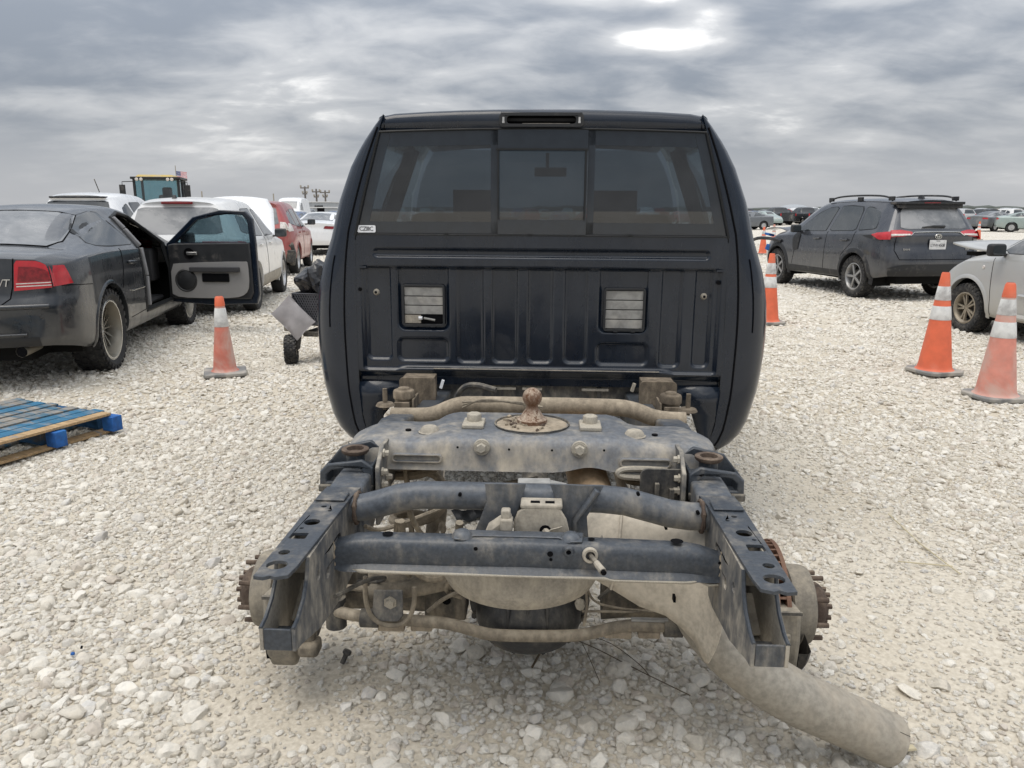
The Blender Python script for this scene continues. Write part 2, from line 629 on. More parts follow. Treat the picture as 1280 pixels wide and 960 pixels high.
M['orange'] = plain('orange cone plastic', (.72, .15, .070), .6, var=.10, scale=8, grime=(.62, .27, .19), grime_amt=.35)
M['orange_faded'] = plain('faded orange cone plastic', (.64, .25, .19), .7, var=.12, scale=8, grime=(.58, .40, .34), grime_amt=.65)
M['orange_red'] = plain('faded red cone plastic', (.56, .17, .12), .7, var=.12, scale=8, grime=(.55, .42, .36), grime_amt=.6)
M['collar'] = plain('scuffed white reflective collar', (.72, .72, .70), .55, var=.10, scale=14, grime=(.27, .26, .26), grime_amt=.42)
M['cone_base'] = plain('grey rubber cone base', (.20, .20, .195), .85, var=.2, scale=12, grime=(.42, .39, .34), grime_amt=.5)
M['yellow'] = plain('machine yellow', (.46, .33, .08), .5, grime=(.45, .38, .25), grime_amt=.4)
M['blue_paint'] = plain('blue pallet paint', (.014, .10, .34), .7, var=.25, scale=30, bump=.001, grime=(.03, .16, .42), grime_amt=.4)
M['bag'] = plain('black plastic bag', (.012, .012, .014), .28, spec=.6)
M['cushion'] = plain('faded mauve grey cloth', (.33, .315, .32), .9, var=.12, scale=9, grime=(.24, .21, .20), grime_amt=.3)
M['basket'] = plain('black basket wire', (.07, .07, .08), .45)
M['stick'] = plain('dry brown twig', (.10, .075, .045), .9)
M['straw'] = plain('pale straw', (.50, .44, .30), .9)
M['bare_grey'] = plain('grey cladding', (.33, .35, .37), .7, scale=2)
M['pole_wood'] = plain('weathered pole timber', (.15, .135, .12), .9)
M['white_paint_wall'] = plain('white panel', (.62, .62, .62), .6)


def wood_mat(name, wood, paint, amt):
    m, g = new_mat(name)
    co = g.new('ShaderNodeTexCoord').outputs['Object']
    gr = g.noise(g.mapv(co, (14, 1.2, 14)), 6, 6, .65, .6)
    big = g.noise(g.mapv(co, (3, .8, 3)), 4, 5, .6, .3)
    w = g.mix(g.ramp(gr, .3, .7), tuple(x * .6 for x in wood), tuple(min(1, x * 1.25) for x in wood))
    pc = g.vec('SCALE', paint, g.ramp(gr, .3, .75, .75, 1.3))
    f = g.ramp(g.math('ADD', g.math('MULTIPLY', big, .65), g.math('MULTIPLY', gr, .35)), .62 - amt * .4, .74 - amt * .4)
    colr = g.mix(f, w, pc)
    finish(g, colr, .8, 0, gr, .002, 0, .3)
    return m


M['deck_board'] = wood_mat('weathered blue grey board', (.27, .25, .22), (.055, .135, .20), .42)
M['deck_board_blue'] = wood_mat('blue painted board', (.24, .25, .25), (.035, .14, .24), .60)
M['raw_board'] = wood_mat('raw tan board', (.42, .29, .16), (.10, .18, .26), .10)
M['stringer'] = wood_mat('dark blue stringer', (.12, .11, .09), (.02, .075, .16), .6)

# ------------------------------------------------------------------ ground sheet
_ph = rng.uniform(0, 6.28, (14, 3))
_dr = rng.uniform(0, 6.28, 14)


def wav(x, y, wl, i0=0, n=5):
    s = 0
    for i in range(i0, i0 + n):
        k = 2 * math.pi / (wl * (.6 + .23 * (i - i0)))
        s = s + np.sin(k * (x * math.cos(_dr[i]) + y * math.sin(_dr[i])) + _ph[i, 0] + 1.3 * np.sin(.6 * k * (y * math.cos(_dr[i] + 1) - x * math.sin(_dr[i])) + _ph[i, 1]))
    return s / n


def ground_z(x, y):
    x, y = np.asarray(x, float), np.asarray(y, float)
    near = np.clip((26 - np.hypot(x, y)) / 8, 0, 1)
    z = .085 * np.exp(-(((x - .08) / 1.25) ** 2 + ((y - 2.25) / .85) ** 2))
    z = z + near * (.013 * wav(x, y, 1.9) + .008 * wav(x, y, .7, 5) + .003 * wav(x, y, .22, 9))
    return z


def axis_lines(fine, step, far, ratio=1.22):
    a = list(np.arange(0, fine, step))
    while a[-1] < far:
        a.append(a[-1] + max(step, (a[-1] - a[-2]) * ratio))
    return np.array(a)


xp = axis_lines(3.2, .05, 6000)
gx = np.concatenate([-xp[:0:-1], xp])
yp = axis_lines(5.2, .05, 7000)
yn = axis_lines(.3, .1, 900, 1.5)
gy = np.concatenate([-yn[:0:-1], yp])
X, Y = np.meshgrid(gx, gy)
Zg = ground_z(X, Y)
gb = MB()
rows = [[(X[i, j], Y[i, j], Zg[i, j]) for j in range(X.shape[1])] for i in range(X.shape[0])]


def ground_mat():
    m, g = new_mat('crushed limestone ground')
    co = g.new('ShaderNodeTexCoord').outputs['Object']
    big = g.noise(co, .55, 5, .6, .6)
    mid = g.noise(co, 3.2, 6, .62, .3)
    fine = g.noise(co, 55, 6, .65)
    v1 = g.new('ShaderNodeTexVoronoi', {'Vector': g.vec('ADD', co, g.vec('SCALE', g.new('ShaderNodeTexNoise', {'Vector': co, 'Scale': 20.0}).outputs[1], .03)), 'Scale': 20.0})
    v2 = g.new('ShaderNodeTexVoronoi', {'Vector': co, 'Scale': 55.0})
    dirt = g.mix(g.ramp(fine, .25, .75), (.46, .415, .34), (.65, .60, .51))
    dirt = g.mix(g.ramp(big, .35, .65), dirt, g.mix(g.ramp(fine, .25, .75), (.41, .36, .28), (.58, .52, .42)))
    tone = g.new('ShaderNodeSeparateColor', {0: v1.outputs['Color']}).outputs[0]
    stone = g.mix(tone, (.54, .505, .445), (.80, .775, .725))
    cover = g.ramp(g.math('ADD', g.math('MULTIPLY', tone, .35), mid), .50, .66)
    edge = g.ramp(v1.outputs['Distance'], .45, .75, 1.0, .0)
    yy = g.new('ShaderNodeSeparateXYZ', {0: co}).outputs[1]
    f = g.math('MULTIPLY', g.math('MULTIPLY', cover, edge), g.math('MAXIMUM', g.ramp(yy, 7, 16, .0, 1.0), g.ramp(g.math('SUBTRACT', g.math('ABSOLUTE', g.new('ShaderNodeSeparateXYZ', {0: co}).outputs[0]), g.math('MULTIPLY', yy, .78)), 1.2, 1.8, 0.0, 1.0)))
    colr = g.mix(f, dirt, stone)
    h = g.math('ADD', g.math('MULTIPLY', f, g.math('SUBTRACT', 1.0, v1.outputs['Distance'])), g.math('MULTIPLY', g.math('SUBTRACT', 1.0, v2.outputs['Distance']), .30))
    h = g.math('ADD', h, g.math('MULTIPLY', fine, .25))
    finish(g, colr, .93, 0, h, .014, 0, .2)
    return m


gb.mat = ground_mat()
gb.grid(rows)
ground = gb.build('ground', smooth=180, merge=False)
tag(ground, 'pale crushed limestone lot running to the horizon', None, None, 'structure')

# ------------------------------------------------------------------ stones: eight shapes, a few hundred laid singly, the rest as gravel


def stone_mat():
    m, g = new_mat('limestone')
    co = g.new('ShaderNodeTexCoord').outputs['Object']
    rnd = g.new('ShaderNodeObjectInfo').outputs['Random']
    r2 = g.math('FRACT', g.math('MULTIPLY', rnd, 37.7))
    base = g.mix(rnd, (.57, .525, .445), (.80, .765, .69))
    base = g.mix(g.ramp(r2, .80, 1.0, 0, .6), base, (.47, .40, .335))
    base = g.mix(g.ramp(r2, .0, .10, .55, 0), base, (.50, .50, .51))
    n = g.noise(g.vec('ADD', co, g.vec('SCALE', g.new('ShaderNodeCombineXYZ', {0: rnd, 1: r2, 2: rnd}).outputs[0], 9.0)), 3.2, 6, .65)
    colr = g.vec('SCALE', base, g.ramp(n, .28, .72, .80, 1.10))
    nz = g.new('ShaderNodeSeparateXYZ', {0: g.new('ShaderNodeNewGeometry').outputs['Normal']}).outputs[2]
    dusty = g.math('MULTIPLY', g.ramp(n, .45, .7), .5)
    colr = g.mix(dusty, colr, (.60, .54, .445))
    finish(g, colr, .92, 0, g.noise(co, 9, 5, .7), .004, 0, .2)
    return m


STONE = stone_mat()


def stone_mesh(i, sub):
    r = np.random.default_rng(100 + i)
    bm = bmesh.new()
    bmesh.ops.create_icosphere(bm, subdivisions=sub, radius=.5)
    P = np.array([v.co[:] for v in bm.verts])
    for _ in range(15):                                    # knock off flats
        nrm = r.normal(size=3)
        nrm /= np.linalg.norm(nrm)
        dd = r.uniform(.29, .43)
        t = P @ nrm - dd
        P = P - np.outer(np.maximum(t, 0) * .96, nrm)
    for k in range(6):
        w = r.normal(size=3) * (3 + 2.2 * k)
        P = P * (1 + .022 / (1 + .5 * k) * np.sin(P @ w + r.uniform(0, 6)))[:, None]
    P = P * np.array([1, r.uniform(.68, .95), r.uniform(.5, .72)])
    for v, p in zip(bm.verts, P):
        v.co = p
    me = bpy.data.meshes.new('stone')
    bm.to_mesh(me)
    bm.free()
    me.materials.append(STONE)
    me.polygons.foreach_set('use_smooth', [True] * len(me.polygons))
    me.set_sharp_from_angle(angle=R(32))
    return me


stone_hi = [stone_mesh(i, 4) for i in range(10)]
stone_lo = [stone_mesh(i, 3) for i in range(10)]


def scatter(n_m2, y0, y1, s0, s1, seed, dens):
    r = np.random.default_rng(seed)
    xm = .78 * y1 + 1.5
    n = int(n_m2 * (y1 - y0) * 2 * xm)
    x, y = r.uniform(-xm, xm, n), r.uniform(y0, y1, n)
    k = np.abs(x) < .78 * y + 1.5
    x, y = x[k], y[k]
    k = r.uniform(0, 1, len(x)) < dens(x, y)
    x, y = x[k], y[k]
    t = r.beta(1.3, 2.6, len(x))
    return np.stack([x, y, s0 + (s1 - s0) * t], 1)


def blob(x, y, px, py, rx, ry, rot=0.0):
    c = on_ground(px, py)
    dx, dy = x - c.x, y - c.y
    u, v = dx * math.cos(rot) + dy * math.sin(rot), dy * math.cos(rot) - dx * math.sin(rot)
    return np.exp(-((u / rx) ** 2 + (v / ry) ** 2))


def density(x, y):
    d = .95 + .45 * wav(x, y, 1.3, 2) + .25 * wav(x, y, .45, 7)
    d = d + .45 * np.clip((-x - .3) / 1.2, 0, 1) * np.clip((7 - y) / 2, 0, 1)
    d = d - 1.0 * blob(x, y, 385, 850, .26, .36) - .7 * blob(x, y, 330, 930, .35, .18)
    d = d + .75 * blob(x, y, 610, 880, .50, .30)
    d = d - .9 * blob(x, y, 1060, 660, .5, 1.5, .30) - .85 * blob(x, y, 1130, 830, .5, .5) - .45 * blob(x, y, 250, 830, .5, .3) - .5 * blob(x, y, 960, 560, .35, .9)
    d = d - .5 * blob(x, y, 60, 500, 1.3, .5) + .4 * blob(x, y, 1240, 620, .5, 1.0)
    return np.clip(d, .06, 1.0)


big = scatter(125, .25, 13, .038, .088, 1, lambda x, y: density(x, y) ** 1.5)
med = scatter(900, .25, 10, .022, .052, 2, density)
sml = scatter(3600, .25, 5.5, .010, .028, 3, lambda x, y: .35 + .65 * density(x, y))
far = scatter(110, 10, 36, .040, .090, 4, lambda x, y: np.clip(.62 + .6 * wav(x, y, 3.2, 2), .12, 1))
allp = np.concatenate([big, med, sml, far])
px_size = allp[:, 2] / np.hypot(allp[:, 0], allp[:, 1])
inview = np.abs(allp[:, 0]) < .66 * allp[:, 1] - .02
inview &= (allp[:, 1] > 1.62)
# skip what the truck's low rear would hide or touch
order = np.argsort(-px_size * inview)
single = order[:300]
rest = np.ones(len(allp), bool)
rest[single] = False
for k in single:
    x, y, s = allp[k]
    o = bpy.data.objects.new('stone', stone_hi[rng.integers(10)])
    COL.objects.link(o)
    o.parent = ground
    o.location = (x, y, float(ground_z(x, y)) + s * rng.uniform(.02, .14))
    o.rotation_euler = (rng.normal(0, .22), rng.normal(0, .22), rng.uniform(0, 6.28))
    o.scale = (s * rng.uniform(1.0, 1.3), s * rng.uniform(.95, 1.15), s * rng.uniform(.9, 1.15))
P = allp[rest]
N = len(P)
pts = np.column_stack([P[:, 0], P[:, 1], ground_z(P[:, 0], P[:, 1]) + P[:, 2] * rng.uniform(.0, .14, N)])
me = bpy.data.meshes.new('gravel')
me.vertices.add(N)
me.vertices.foreach_set('co', pts.ravel())
a = me.attributes.new('rot', 'FLOAT_VECTOR', 'POINT')
a.data.foreach_set('vector', np.column_stack([rng.normal(0, .25, N), rng.normal(0, .25, N), rng.uniform(0, 6.28, N)]).ravel())
a = me.attributes.new('scl', 'FLOAT_VECTOR', 'POINT')
a.data.foreach_set('vector', (P[:, 2:3] * rng.uniform(.85, 1.3, (N, 3))).ravel())
a = me.attributes.new('idx', 'INT', 'POINT')
a.data.foreach_set('value', rng.integers(0, 10, N).astype(np.int32))
gravel = bpy.data.objects.new('gravel', me)
COL.objects.link(gravel)
tag(gravel, 'loose white limestone gravel spread over the lot', None, None, 'stuff')
lib = bpy.data.collections.new('stone shapes')
for s_ in stone_lo:
    lib.objects.link(bpy.data.objects.new('stone_shape', s_))
ng = bpy.data.node_groups.new('lay gravel', 'GeometryNodeTree')
ng.interface.new_socket('Geometry', in_out='INPUT', socket_type='NodeSocketGeometry')
ng.interface.new_socket('Geometry', in_out='OUTPUT', socket_type='NodeSocketGeometry')
nn = ng.nodes
gi, go = nn.new('NodeGroupInput'), nn.new('NodeGroupOutput')
ci = nn.new('GeometryNodeCollectionInfo')
ci.inputs['Collection'].default_value = lib
ci.inputs['Separate Children'].default_value = True
ci.inputs['Reset Children'].default_value = True
ip = nn.new('GeometryNodeInstanceOnPoints')
ip.inputs['Pick Instance'].default_value = True
for nm, ty, sk in (('idx', 'INT', 'Instance Index'), ('rot', 'FLOAT_VECTOR', 'Rotation'), ('scl', 'FLOAT_VECTOR', 'Scale')):
    na = nn.new('GeometryNodeInputNamedAttribute')
    na.data_type = ty
    na.inputs['Name'].default_value = nm
    ng.links.new(na.outputs[0], ip.inputs[sk])
ng.links.new(gi.outputs[0], ip.inputs['Points'])
ng.links.new(ci.outputs[0], ip.inputs['Instance'])
ng.links.new(ip.outputs[0], go.inputs[0])
gravel.modifiers.new('lay', 'NODES').node_group = ng


def on_lot(px, py):
    """ground point under a pixel of the photograph, on the uneven sheet"""
    p = on_ground(px, py)
    for _ in range(3):
        p = on_ground(px, py, float(ground_z(p.x, p.y)))
    return p

# ------------------------------------------------------------------ the bed-less truck: cab
truck = thing('pickup_truck', 'black pickup cab with its bed and rear wheels missing, bare dusty frame showing', 'pickup truck', (TRUCK_X, TRUCK_Y, 0), (0, R(.38), -TRUCK_YAW))
CY = 2.0                                                       # the cab's back, metres ahead of the frame's end
_wz = [(.42, .80), (.47, .90), (.54, .940), (.70, .978), (.80, .991), (.92, .998), (1.05, .996), (1.14, .986), (1.24, .962), (1.375, .914), (1.52, .874), (1.69, .802), (1.80, .744), (1.865, .700), (1.892, .672)]
_sz = [(.42, .76), (.55, .80), (.70, .815), (1.0, .818), (1.30, .812), (1.395, .806), (1.60, .752), (1.80, .694), (1.84, .683), (1.892, .665)]


def wz(z): return float(np.interp(z, *zip(*_wz))) * (1 + .038 * min(1, max(0, (1.89 - z) / .17)))
def xs(z): return float(np.interp(z, *zip(*_sz)))


def yw(z):                                                     # the windscreen's line on the side
    return 4.18 - max(0, z - 1.38) * 1.30


zl = [.42, .46, .50, .56, .63, .70, .78, .86, .94, 1.02, 1.10, 1.17, 1.24, 1.31, 1.375, 1.41, 1.47, 1.54, 1.61, 1.68, 1.75, 1.79, 1.82, 1.85, 1.875, 1.892]
yl = [2.30, 2.38, 2.46, 2.62, 2.80, 2.98, 3.06, 3.12, 3.18, 3.40, 3.62, 3.76, 3.9, 4.2]
NC = 9


def side_pt(z, j):
    w, s_ = wz(z), xs(z)
    up = min(1, max(0, (1.892 - z) / .5))
    ry = .08 + .11 * up
    if j <= NC:
        a = math.pi / 2 * j / NC
        n = .82
        return (s_ + (w - s_) * math.sin(a) ** n, CY + ry * (1 - math.cos(a) ** n), z)
    y = yl[j - NC - 1]
    if z > 1.38:
        y = min(y, yw(z))
    return (w + .004 * min(1, (y - CY) / 1.0), y, z)


def win_skip(i, j):
    z, k = zl[i], j - NC - 1
    if k < 0 or z < 1.40 or z > 1.78:
        return False
    y = yl[k]
    return (2.45 < y < 3.05) or (3.17 < y < 4.0)


for sgn, nm in ((-1, 'cab_side'), (1, 'cab_side')):
    b = MB(M['truck_paint'])
    b.grid([[side_pt(z, j) for j in range(NC + 1 + len(yl))] for z in zl], skip=win_skip)
    if sgn < 0:
        b.v = [(-x, y, z) for x, y, z in b.v]
    side = b.build('cab_side', truck, smooth=50)
    g_ = MB(M['truck_glass_side'])
    g_.grid([[(sgn * (wz(z) - .006), y if z < 1.39 else min(y, yw(z) - .02), z) for y in (2.44, 3.0, 3.10)] for z in (1.39, 1.6, 1.80)])
    g_.build('side_window', side, smooth=0)
    g_ = MB(M['truck_glass_side'])
    g_.grid([[(sgn * (wz(z) - .006), min(y, yw(z) - .02), z) for y in (3.15, 3.5, 4.1)] for z in (1.39, 1.6, 1.80)])
    g_.build('side_window', side, smooth=0)
    # door shut lines, handles, the dark corner trim strip and fuel of small marks on the rear corner
    sm = MB(M['gap'])
    for yy in (2.36, 3.10, 4.05):
        pts = [(sgn * (wz(z) + .0035), yy, z) for z in np.linspace(.55, 1.38, 12)]
        sm.tube(pts, .004, 5)
    sm.build('door_gap', side)
    for yy in (2.95, 3.9):
        h = MB(M['black_trim'])
        h.bar((sgn * (wz(1.18) + .03), yy - .09, 1.18), (sgn * (wz(1.18) + .03), yy + .09, 1.18), .02, .03)
        h.bar((sgn * (wz(1.18) - .01), yy - .08, 1.18), (sgn * (wz(1.18) + .03), yy - .08, 1.18), .02, .025)
        h.bar((sgn * (wz(1.18) - .01), yy + .08, 1.18), (sgn * (wz(1.18) + .03), yy + .08, 1.18), .02, .025)
        h.build('door_handle', side, bevel=.004)
    if sgn > 0:                                                # damaged lamp hole and pale scratch on the right corner
        dm = MB(M['gap'])
        ys = 2.0 + .05
        dm.tube([(.885, 2.038, 1.318), (.897, 2.042, 1.30), (.898, 2.044, 1.26)], .012, 6)
        dm.build('dent', side)
        dm = MB(M['white_label'])
        dm.tube([(.912, 2.052, 1.325), (.917, 2.055, 1.30), (.909, 2.05, 1.285)], .005, 5)
        dm.build('scratch', side)
    cr = MB(M['gap'])
    cr.tube([(sgn * (side_pt(z, 3)[0] + .001), side_pt(z, 3)[1] - .001, z) for z in np.linspace(.98, 1.30, 9)], .0028, 5)
    cr.tube([(sgn * (side_pt(z, 1)[0]), side_pt(z, 1)[1] - .001, z) for z in np.linspace(.44, 1.84, 30)], .0042, 5)
    cr.build('corner_seam', side)
    nk = MB(M['gap'])
    p = side_pt(.60, 7)
    nk.box((sgn * (p[0] + .0), p[1], p[2]), (.03, .02, .014))

# roof with the empty high-mounted lamp pocket
rs = [(2.0, 1.833), (1.993, 1.850), (1.990, 1.866), (1.992, 1.882), (1.998, 1.899), (2.012, 1.911), (2.05, 1.918), (2.2, 1.924), (2.6, 1.928), (3.1, 1.920), (3.4, 1.896), (3.52, 1.875)]
rx = [-1, -.97, -.9, -.7, -.5, -.3, -.247, -.246, 0, .246, .247, .3, .5, .7, .9, .97, 1]
rows = []
for k, (y, z) in enumerate(rs):
    row = []
    for u in rx:
        drop = .028 * abs(u) ** 2.2 + (.012 * max(0, abs(u) - .9) / .1 if z > 1.88 else 0)
        zz = z - drop * min(1, .25 + .09 * k)
        row.append((u * (.684 if k < 2 else .69), y + .02 * abs(u) ** 4, zz))
    rows.append(row)
rf = MB(M['truck_paint'])
rf.grid(rows, skip=lambda i, j: i in (1, 2, 3) and 7 <= j <= 8)
roof = rf.build('roof', truck, smooth=60)
pk = MB(M['gap'])
hx = .246 * .69
pk.plate(rrect(-hx - .004, 1.846, hx + .004, 1.891, .004, 2), 2.03, 2.05, 'y')
pk.box((0, 2.012, 1.892), (2 * hx, .045, .003))
pk.box((0, 2.012, 1.8455), (2 * hx, .045, .003))
pk.box((-hx, 2.012, 1.868), (.003, .045, .045))
pk.box((hx, 2.012, 1.868), (.003, .045, .045))
pk.build('lamp_pocket', roof)
lf = MB(M['black_trim'])
lf.plate(rrect(-.176, 1.840, .176, 1.896, .018), 1.982, 1.9925, 'y', [rrect(-.145, 1.852, .145, 1.884, .014)])
lf.build('lamp_bezel', roof, bevel=.003)
lf = MB(M['drum'])
lf.box((.02, 2.005, 1.853), (.20, .012, .006))
lf.build('lamp_shelf', roof)
for xx in (-.158, .158):
    cl = MB(M['steel'])
    cl.box((xx, 1.979, 1.868), (.008, .006, .020))
    cl.box((xx, 1.978, 1.858), (.010, .006, .008))
    cl.build('lamp_clip', roof)
gt = MB(M['gap'])
for sgn in (-1, 1):
    for dx in (0, .019):
        gt.tube([(sgn * (.686 - dx), 2.012, 1.822), (sgn * (.684 - dx), 2.009, 1.862), (sgn * (.682 - dx), 2.020, 1.882), (sgn * (.680 - dx), 2.05, 1.890)], .0022, 5)
gt.build('roof_seam', roof)

# pressed back panel: real relief
feats = []          # (x0,z0,x1,z1, radius, depth, soft)


def pf(px0, py0, px1, py1, depth, r=.02, soft=.007):
    a, b = LY(px0, py1, CY), LY(px1, py0, CY)
    feats.append((a[0], a[2], b[0], b[2], r, depth, soft))


pf(466, 313.5, 884, 321.5, .013, .012, .006)                  # long groove under the window
pf(455, 337, 899, 462, .012, .012, .008)                      # field
pf(459, 330, 484, 450, .013, .022)
pf(497, 330, 557, 413, .016, .03)
pf(497, 425, 558, 452, .012, .025)
for a_, b_ in ((571, 601), (614, 644), (658, 689), (703, 733)):
    pf(a_, 325, b_, 454, .013, .024)
pf(747, 332, 809, 415, .016, .03)
pf(744, 430, 808, 456, .012, .025)
pf(822, 330, 852, 458, .013, .022)
pf(863, 325, 890, 458, .013, .022)
gxn, gzn = 330, 150
xsn = np.linspace(-1, 1, gxn)
zsn = np.linspace(.722, 1.392, gzn)
XX = np.array([[u * (xs(z) - .004) for u in xsn] for z in zsn])
ZZ = np.repeat(zsn[:, None], gxn, 1)
dep = np.zeros_like(XX)


def sdf(f):
    x0, z0, x1, z1, r, _, _ = f
    qx = np.abs(XX - (x0 + x1) / 2) - ((x1 - x0) / 2 - r)
    qz = np.abs(ZZ - (z0 + z1) / 2) - ((z1 - z0) / 2 - r)
    return np.hypot(np.maximum(qx, 0), np.maximum(qz, 0)) + np.minimum(np.maximum(qx, qz), 0) - r


ztop = LY(650, 336, CY)[2]
for k, f in enumerate(feats):
    t = np.clip(.5 - sdf(f) / (2 * f[6]), 0, 1)
    t = t * t * (3 - 2 * t)
    if k > 1:
        cut = np.clip((ztop - ZZ) / .012 + .5, 0, 1)
        t = t * cut
    dep = dep + t * f[5]
zl_ = LY(650, 463, CY)[2]                                      # ledge near the foot of the panel
dep = dep - .016 * np.exp(-((ZZ - zl_) / .008) ** 2) * np.clip((.62 - np.abs(XX + .02)) / .05, 0, 1)
dep = dep + .03 * np.clip((zl_ - .012 - ZZ) / .03, 0, 1)
dep = dep + .0016 * np.sin(XX * 9 + 1) * np.sin(ZZ * 13)       # slightly oil-canned sheet
bp = MB(M['truck_back'])
bp.grid([[(XX[i, j], CY + dep[i, j], ZZ[i, j]) for j in range(gxn)] for i in range(gzn)])
panel = bp.build('back_panel', truck, smooth=60, merge=False)
bk = MB(M['truck_back'])                                       # returns at both ends of the relief
for sgn in (-1, 1):
    bk.grid([[(sgn * (xs(z) - .0045), CY - .001, z), (sgn * (xs(z) + .001), CY - .001, z), (sgn * (xs(z) + .001), CY + .05, z)] for z in zsn[::6]])
bk.build('panel_flange', truck)

for x0, y0, x1, y1, broken in ((501, 357, 553, 409, True), (752, 360, 806, 414, False)):
    a, b = LY(x0, y1, CY), LY(x1, y0, CY)
    vf = MB(M['black_trim'])
    vf.plate(rrect(a[0], a[2], b[0], b[2], .014), CY + .008, CY + .027, 'y', [rrect(a[0] + .009, a[2] + .010, b[0] - .009, b[2] - .010, .006)])
    vent = vf.build('vent', truck, bevel=.002)
    bb = MB(M['gap'])
    bb.box(((a[0] + b[0]) / 2, CY + .0265, (a[2] + b[2]) / 2), (b[0] - a[0] - .01, .003, b[2] - a[2]))
    bb.build('vent_recess', vent)
    hgt = (b[2] - a[2] - .022) / 4
    for k in range(4):
        zc = a[2] + .011 + hgt * (k + .5)
        wd = b[0] - a[0] - .02
        sl = MB(M['louvre'])
        if broken and k == 0:
            sl.box(((a[0] + b[0]) / 2 - wd * .29, CY + .019, zc), (wd * .42, .003, hgt * .9), (R(4), 0, 0), M['drum'])
            sl.tube([((a[0] + b[0]) / 2, CY + .016, zc + .005), ((a[0] + b[0]) / 2 + .05, CY + .016, zc - .004)], .005, 6)
            sl.tube([((a[0] + b[0]) / 2 - .022, CY + .010, zc + .006), ((a[0] + b[0]) / 2 - .006, CY + .010, zc + .006)], .008, 6, M['white_label'])
        else:
            sl.box(((a[0] + b[0]) / 2, CY + .019, zc), (wd, .002, hgt * .92), (R(9), 0, 0))
        sl.build('louvre', vent)
    cl = MB(M['black_trim'])
    for t in (.3, .72):
        cl.box((a[0] + (b[0] - a[0]) * t, CY + .012, a[2] + .004), (.018, .012, .014))
    cl.build('vent_clip', vent)
for px, py in ((467, 367), (879, 370)):
    p = LY(px, py, CY)
    bt = MB(M['drum'])
    bt.lathe([(.0, -.010), (.010, -.008), (.013, 0), (.016, .006)], (p[0], CY + .022, p[2]), (0, 1, 0), 10)
    bt.lathe([(.0, -.0125), (.006, -.0125), (.006, -.008)], (p[0], CY + .022, p[2]), (0, 1, 0), 8, M['gap'])
    bt.build('panel_bolt', panel)
for sgn in (-1, 1):
    lc = MB(M['truck_back'])
    lc.grid([[(sgn * x0, CY + .034, z), (sgn * (x0 + x1) / 2, CY + .02, z), (sgn * x1, CY + .003, z)] for z, x0, x1 in ((.735, .60, xs(.735)), (.66, .62, xs(.66)), (.60, .70, xs(.60)), (.50, .735, xs(.50)), (.43, .75, xs(.43)))])
    lc.build('corner_panel', truck, thick=.004)
hl = MB(M['gap'])
for px, py in ((464, 478), (884, 485), (448, 363), (896, 352)):
    p = LY(px, py, CY)
    hl.lathe([(0, -.003), (.009, -.003), (.009, .03)], (p[0], CY + (.04 if py > 450 else -.0), p[2]), (0, 1, 0), 9)
hl.build('panel_hole', panel)
for k, px in enumerate((555, 660, 785)):
    p = LY(px, 293.5, CY)
    nb = MB(M['seal'])
    nb.box((p[0], CY - .003, p[2]), (.020, .008, .008))
    nb.build('glass_clip', panel)
lp = MB(M['truck_back'])                                        # small folded tabs at the panel's upper corners
for px0, px1, py in ((446, 456, 335), (893, 903, 337)):
    a, b = LY(px0, py, CY), LY(px1, py, CY)
    lp.box(((a[0] + b[0]) / 2, CY - .004, a[2]), (b[0] - a[0], .012, .008))
lp.build('panel_tab', panel)
ld = MB(M['drum'])                                             # pale strip laid along the ledge
a, b = LY(541, 462, CY), LY(822, 463.5, CY)
ld.box(((a[0] + b[0]) / 2, CY - .010, (a[2] + b[2]) / 2 + .002), (b[0] - a[0], .005, .0035))
ld.build('pale_ledge', panel)

# rear window: two fixed panes, framed sliding pane between them
zb_, zt_ = 1.398, 1.832


def pane(x_of, y, z0, z1, mat, name, parent, n=8):
    b = MB(mat)
    rows = []
    for i in range(n + 1):
        z = z0 + (z1 - z0) * i / n
        l, r_ = x_of(z)
        rows.append([(l + (r_ - l) * t, y, z - .012 * abs((l + (r_ - l) * t) / .69) ** 2 * (i / n)) for t in np.linspace(0, 1, 7)])
    b.grid(rows)
    return b.build(name, parent, smooth=0)


xl, xr = LY(619, 230, CY)[0], LY(731, 230, CY)[0]
wf = MB(M['frit'])
for sgn in (-1, 1):
    wf.grid([[(sgn * (xs(z) - .006), CY + .006, z), (sgn * (xs(z) - .05), CY + .006, z)] for z in np.linspace(zb_, zt_ - .012, 9)])
for x0, x1 in ((-1, xl), (xr, 1)):
    for z0, z1 in ((zb_, zb_ + .052), (zt_ - .062, zt_)):
        f0 = lambda z, x: math.copysign(min(abs(x), xs(z) - .05), x)
        wf.grid([[(f0(z, x0) + (f0(z, x1) - f0(z, x0)) * t, CY + .0065, z - .012 * abs((f0(z, x0) + (f0(z, x1) - f0(z, x0)) * t) / .69) ** 2 * (z - zb_) / .43) for t in np.linspace(0, 1, 6)] for z in (z0, z1)])
wf.grid([[(x, CY + .0065, z) for x in (xl - .03, xl)] for z in (zb_, zt_)])
wf.grid([[(x, CY + .0065, z) for x in (xr, xr + .03)] for z in (zb_, zt_)])
rwin = pivot('rear_window', truck)
wf.build('glass_border', rwin, smooth=0)
pane(lambda z: (-(xs(z) - .006), xl), CY + .008, zb_, zt_, M['truck_glass'], 'fixed_pane', rwin)
pane(lambda z: (xr, xs(z) - .006), CY + .008, zb_, zt_, M['truck_glass'], 'fixed_pane', rwin)
p0, p1 = LY(620, 275, CY), LY(729, 188, CY)
fr = MB(M['frit'])
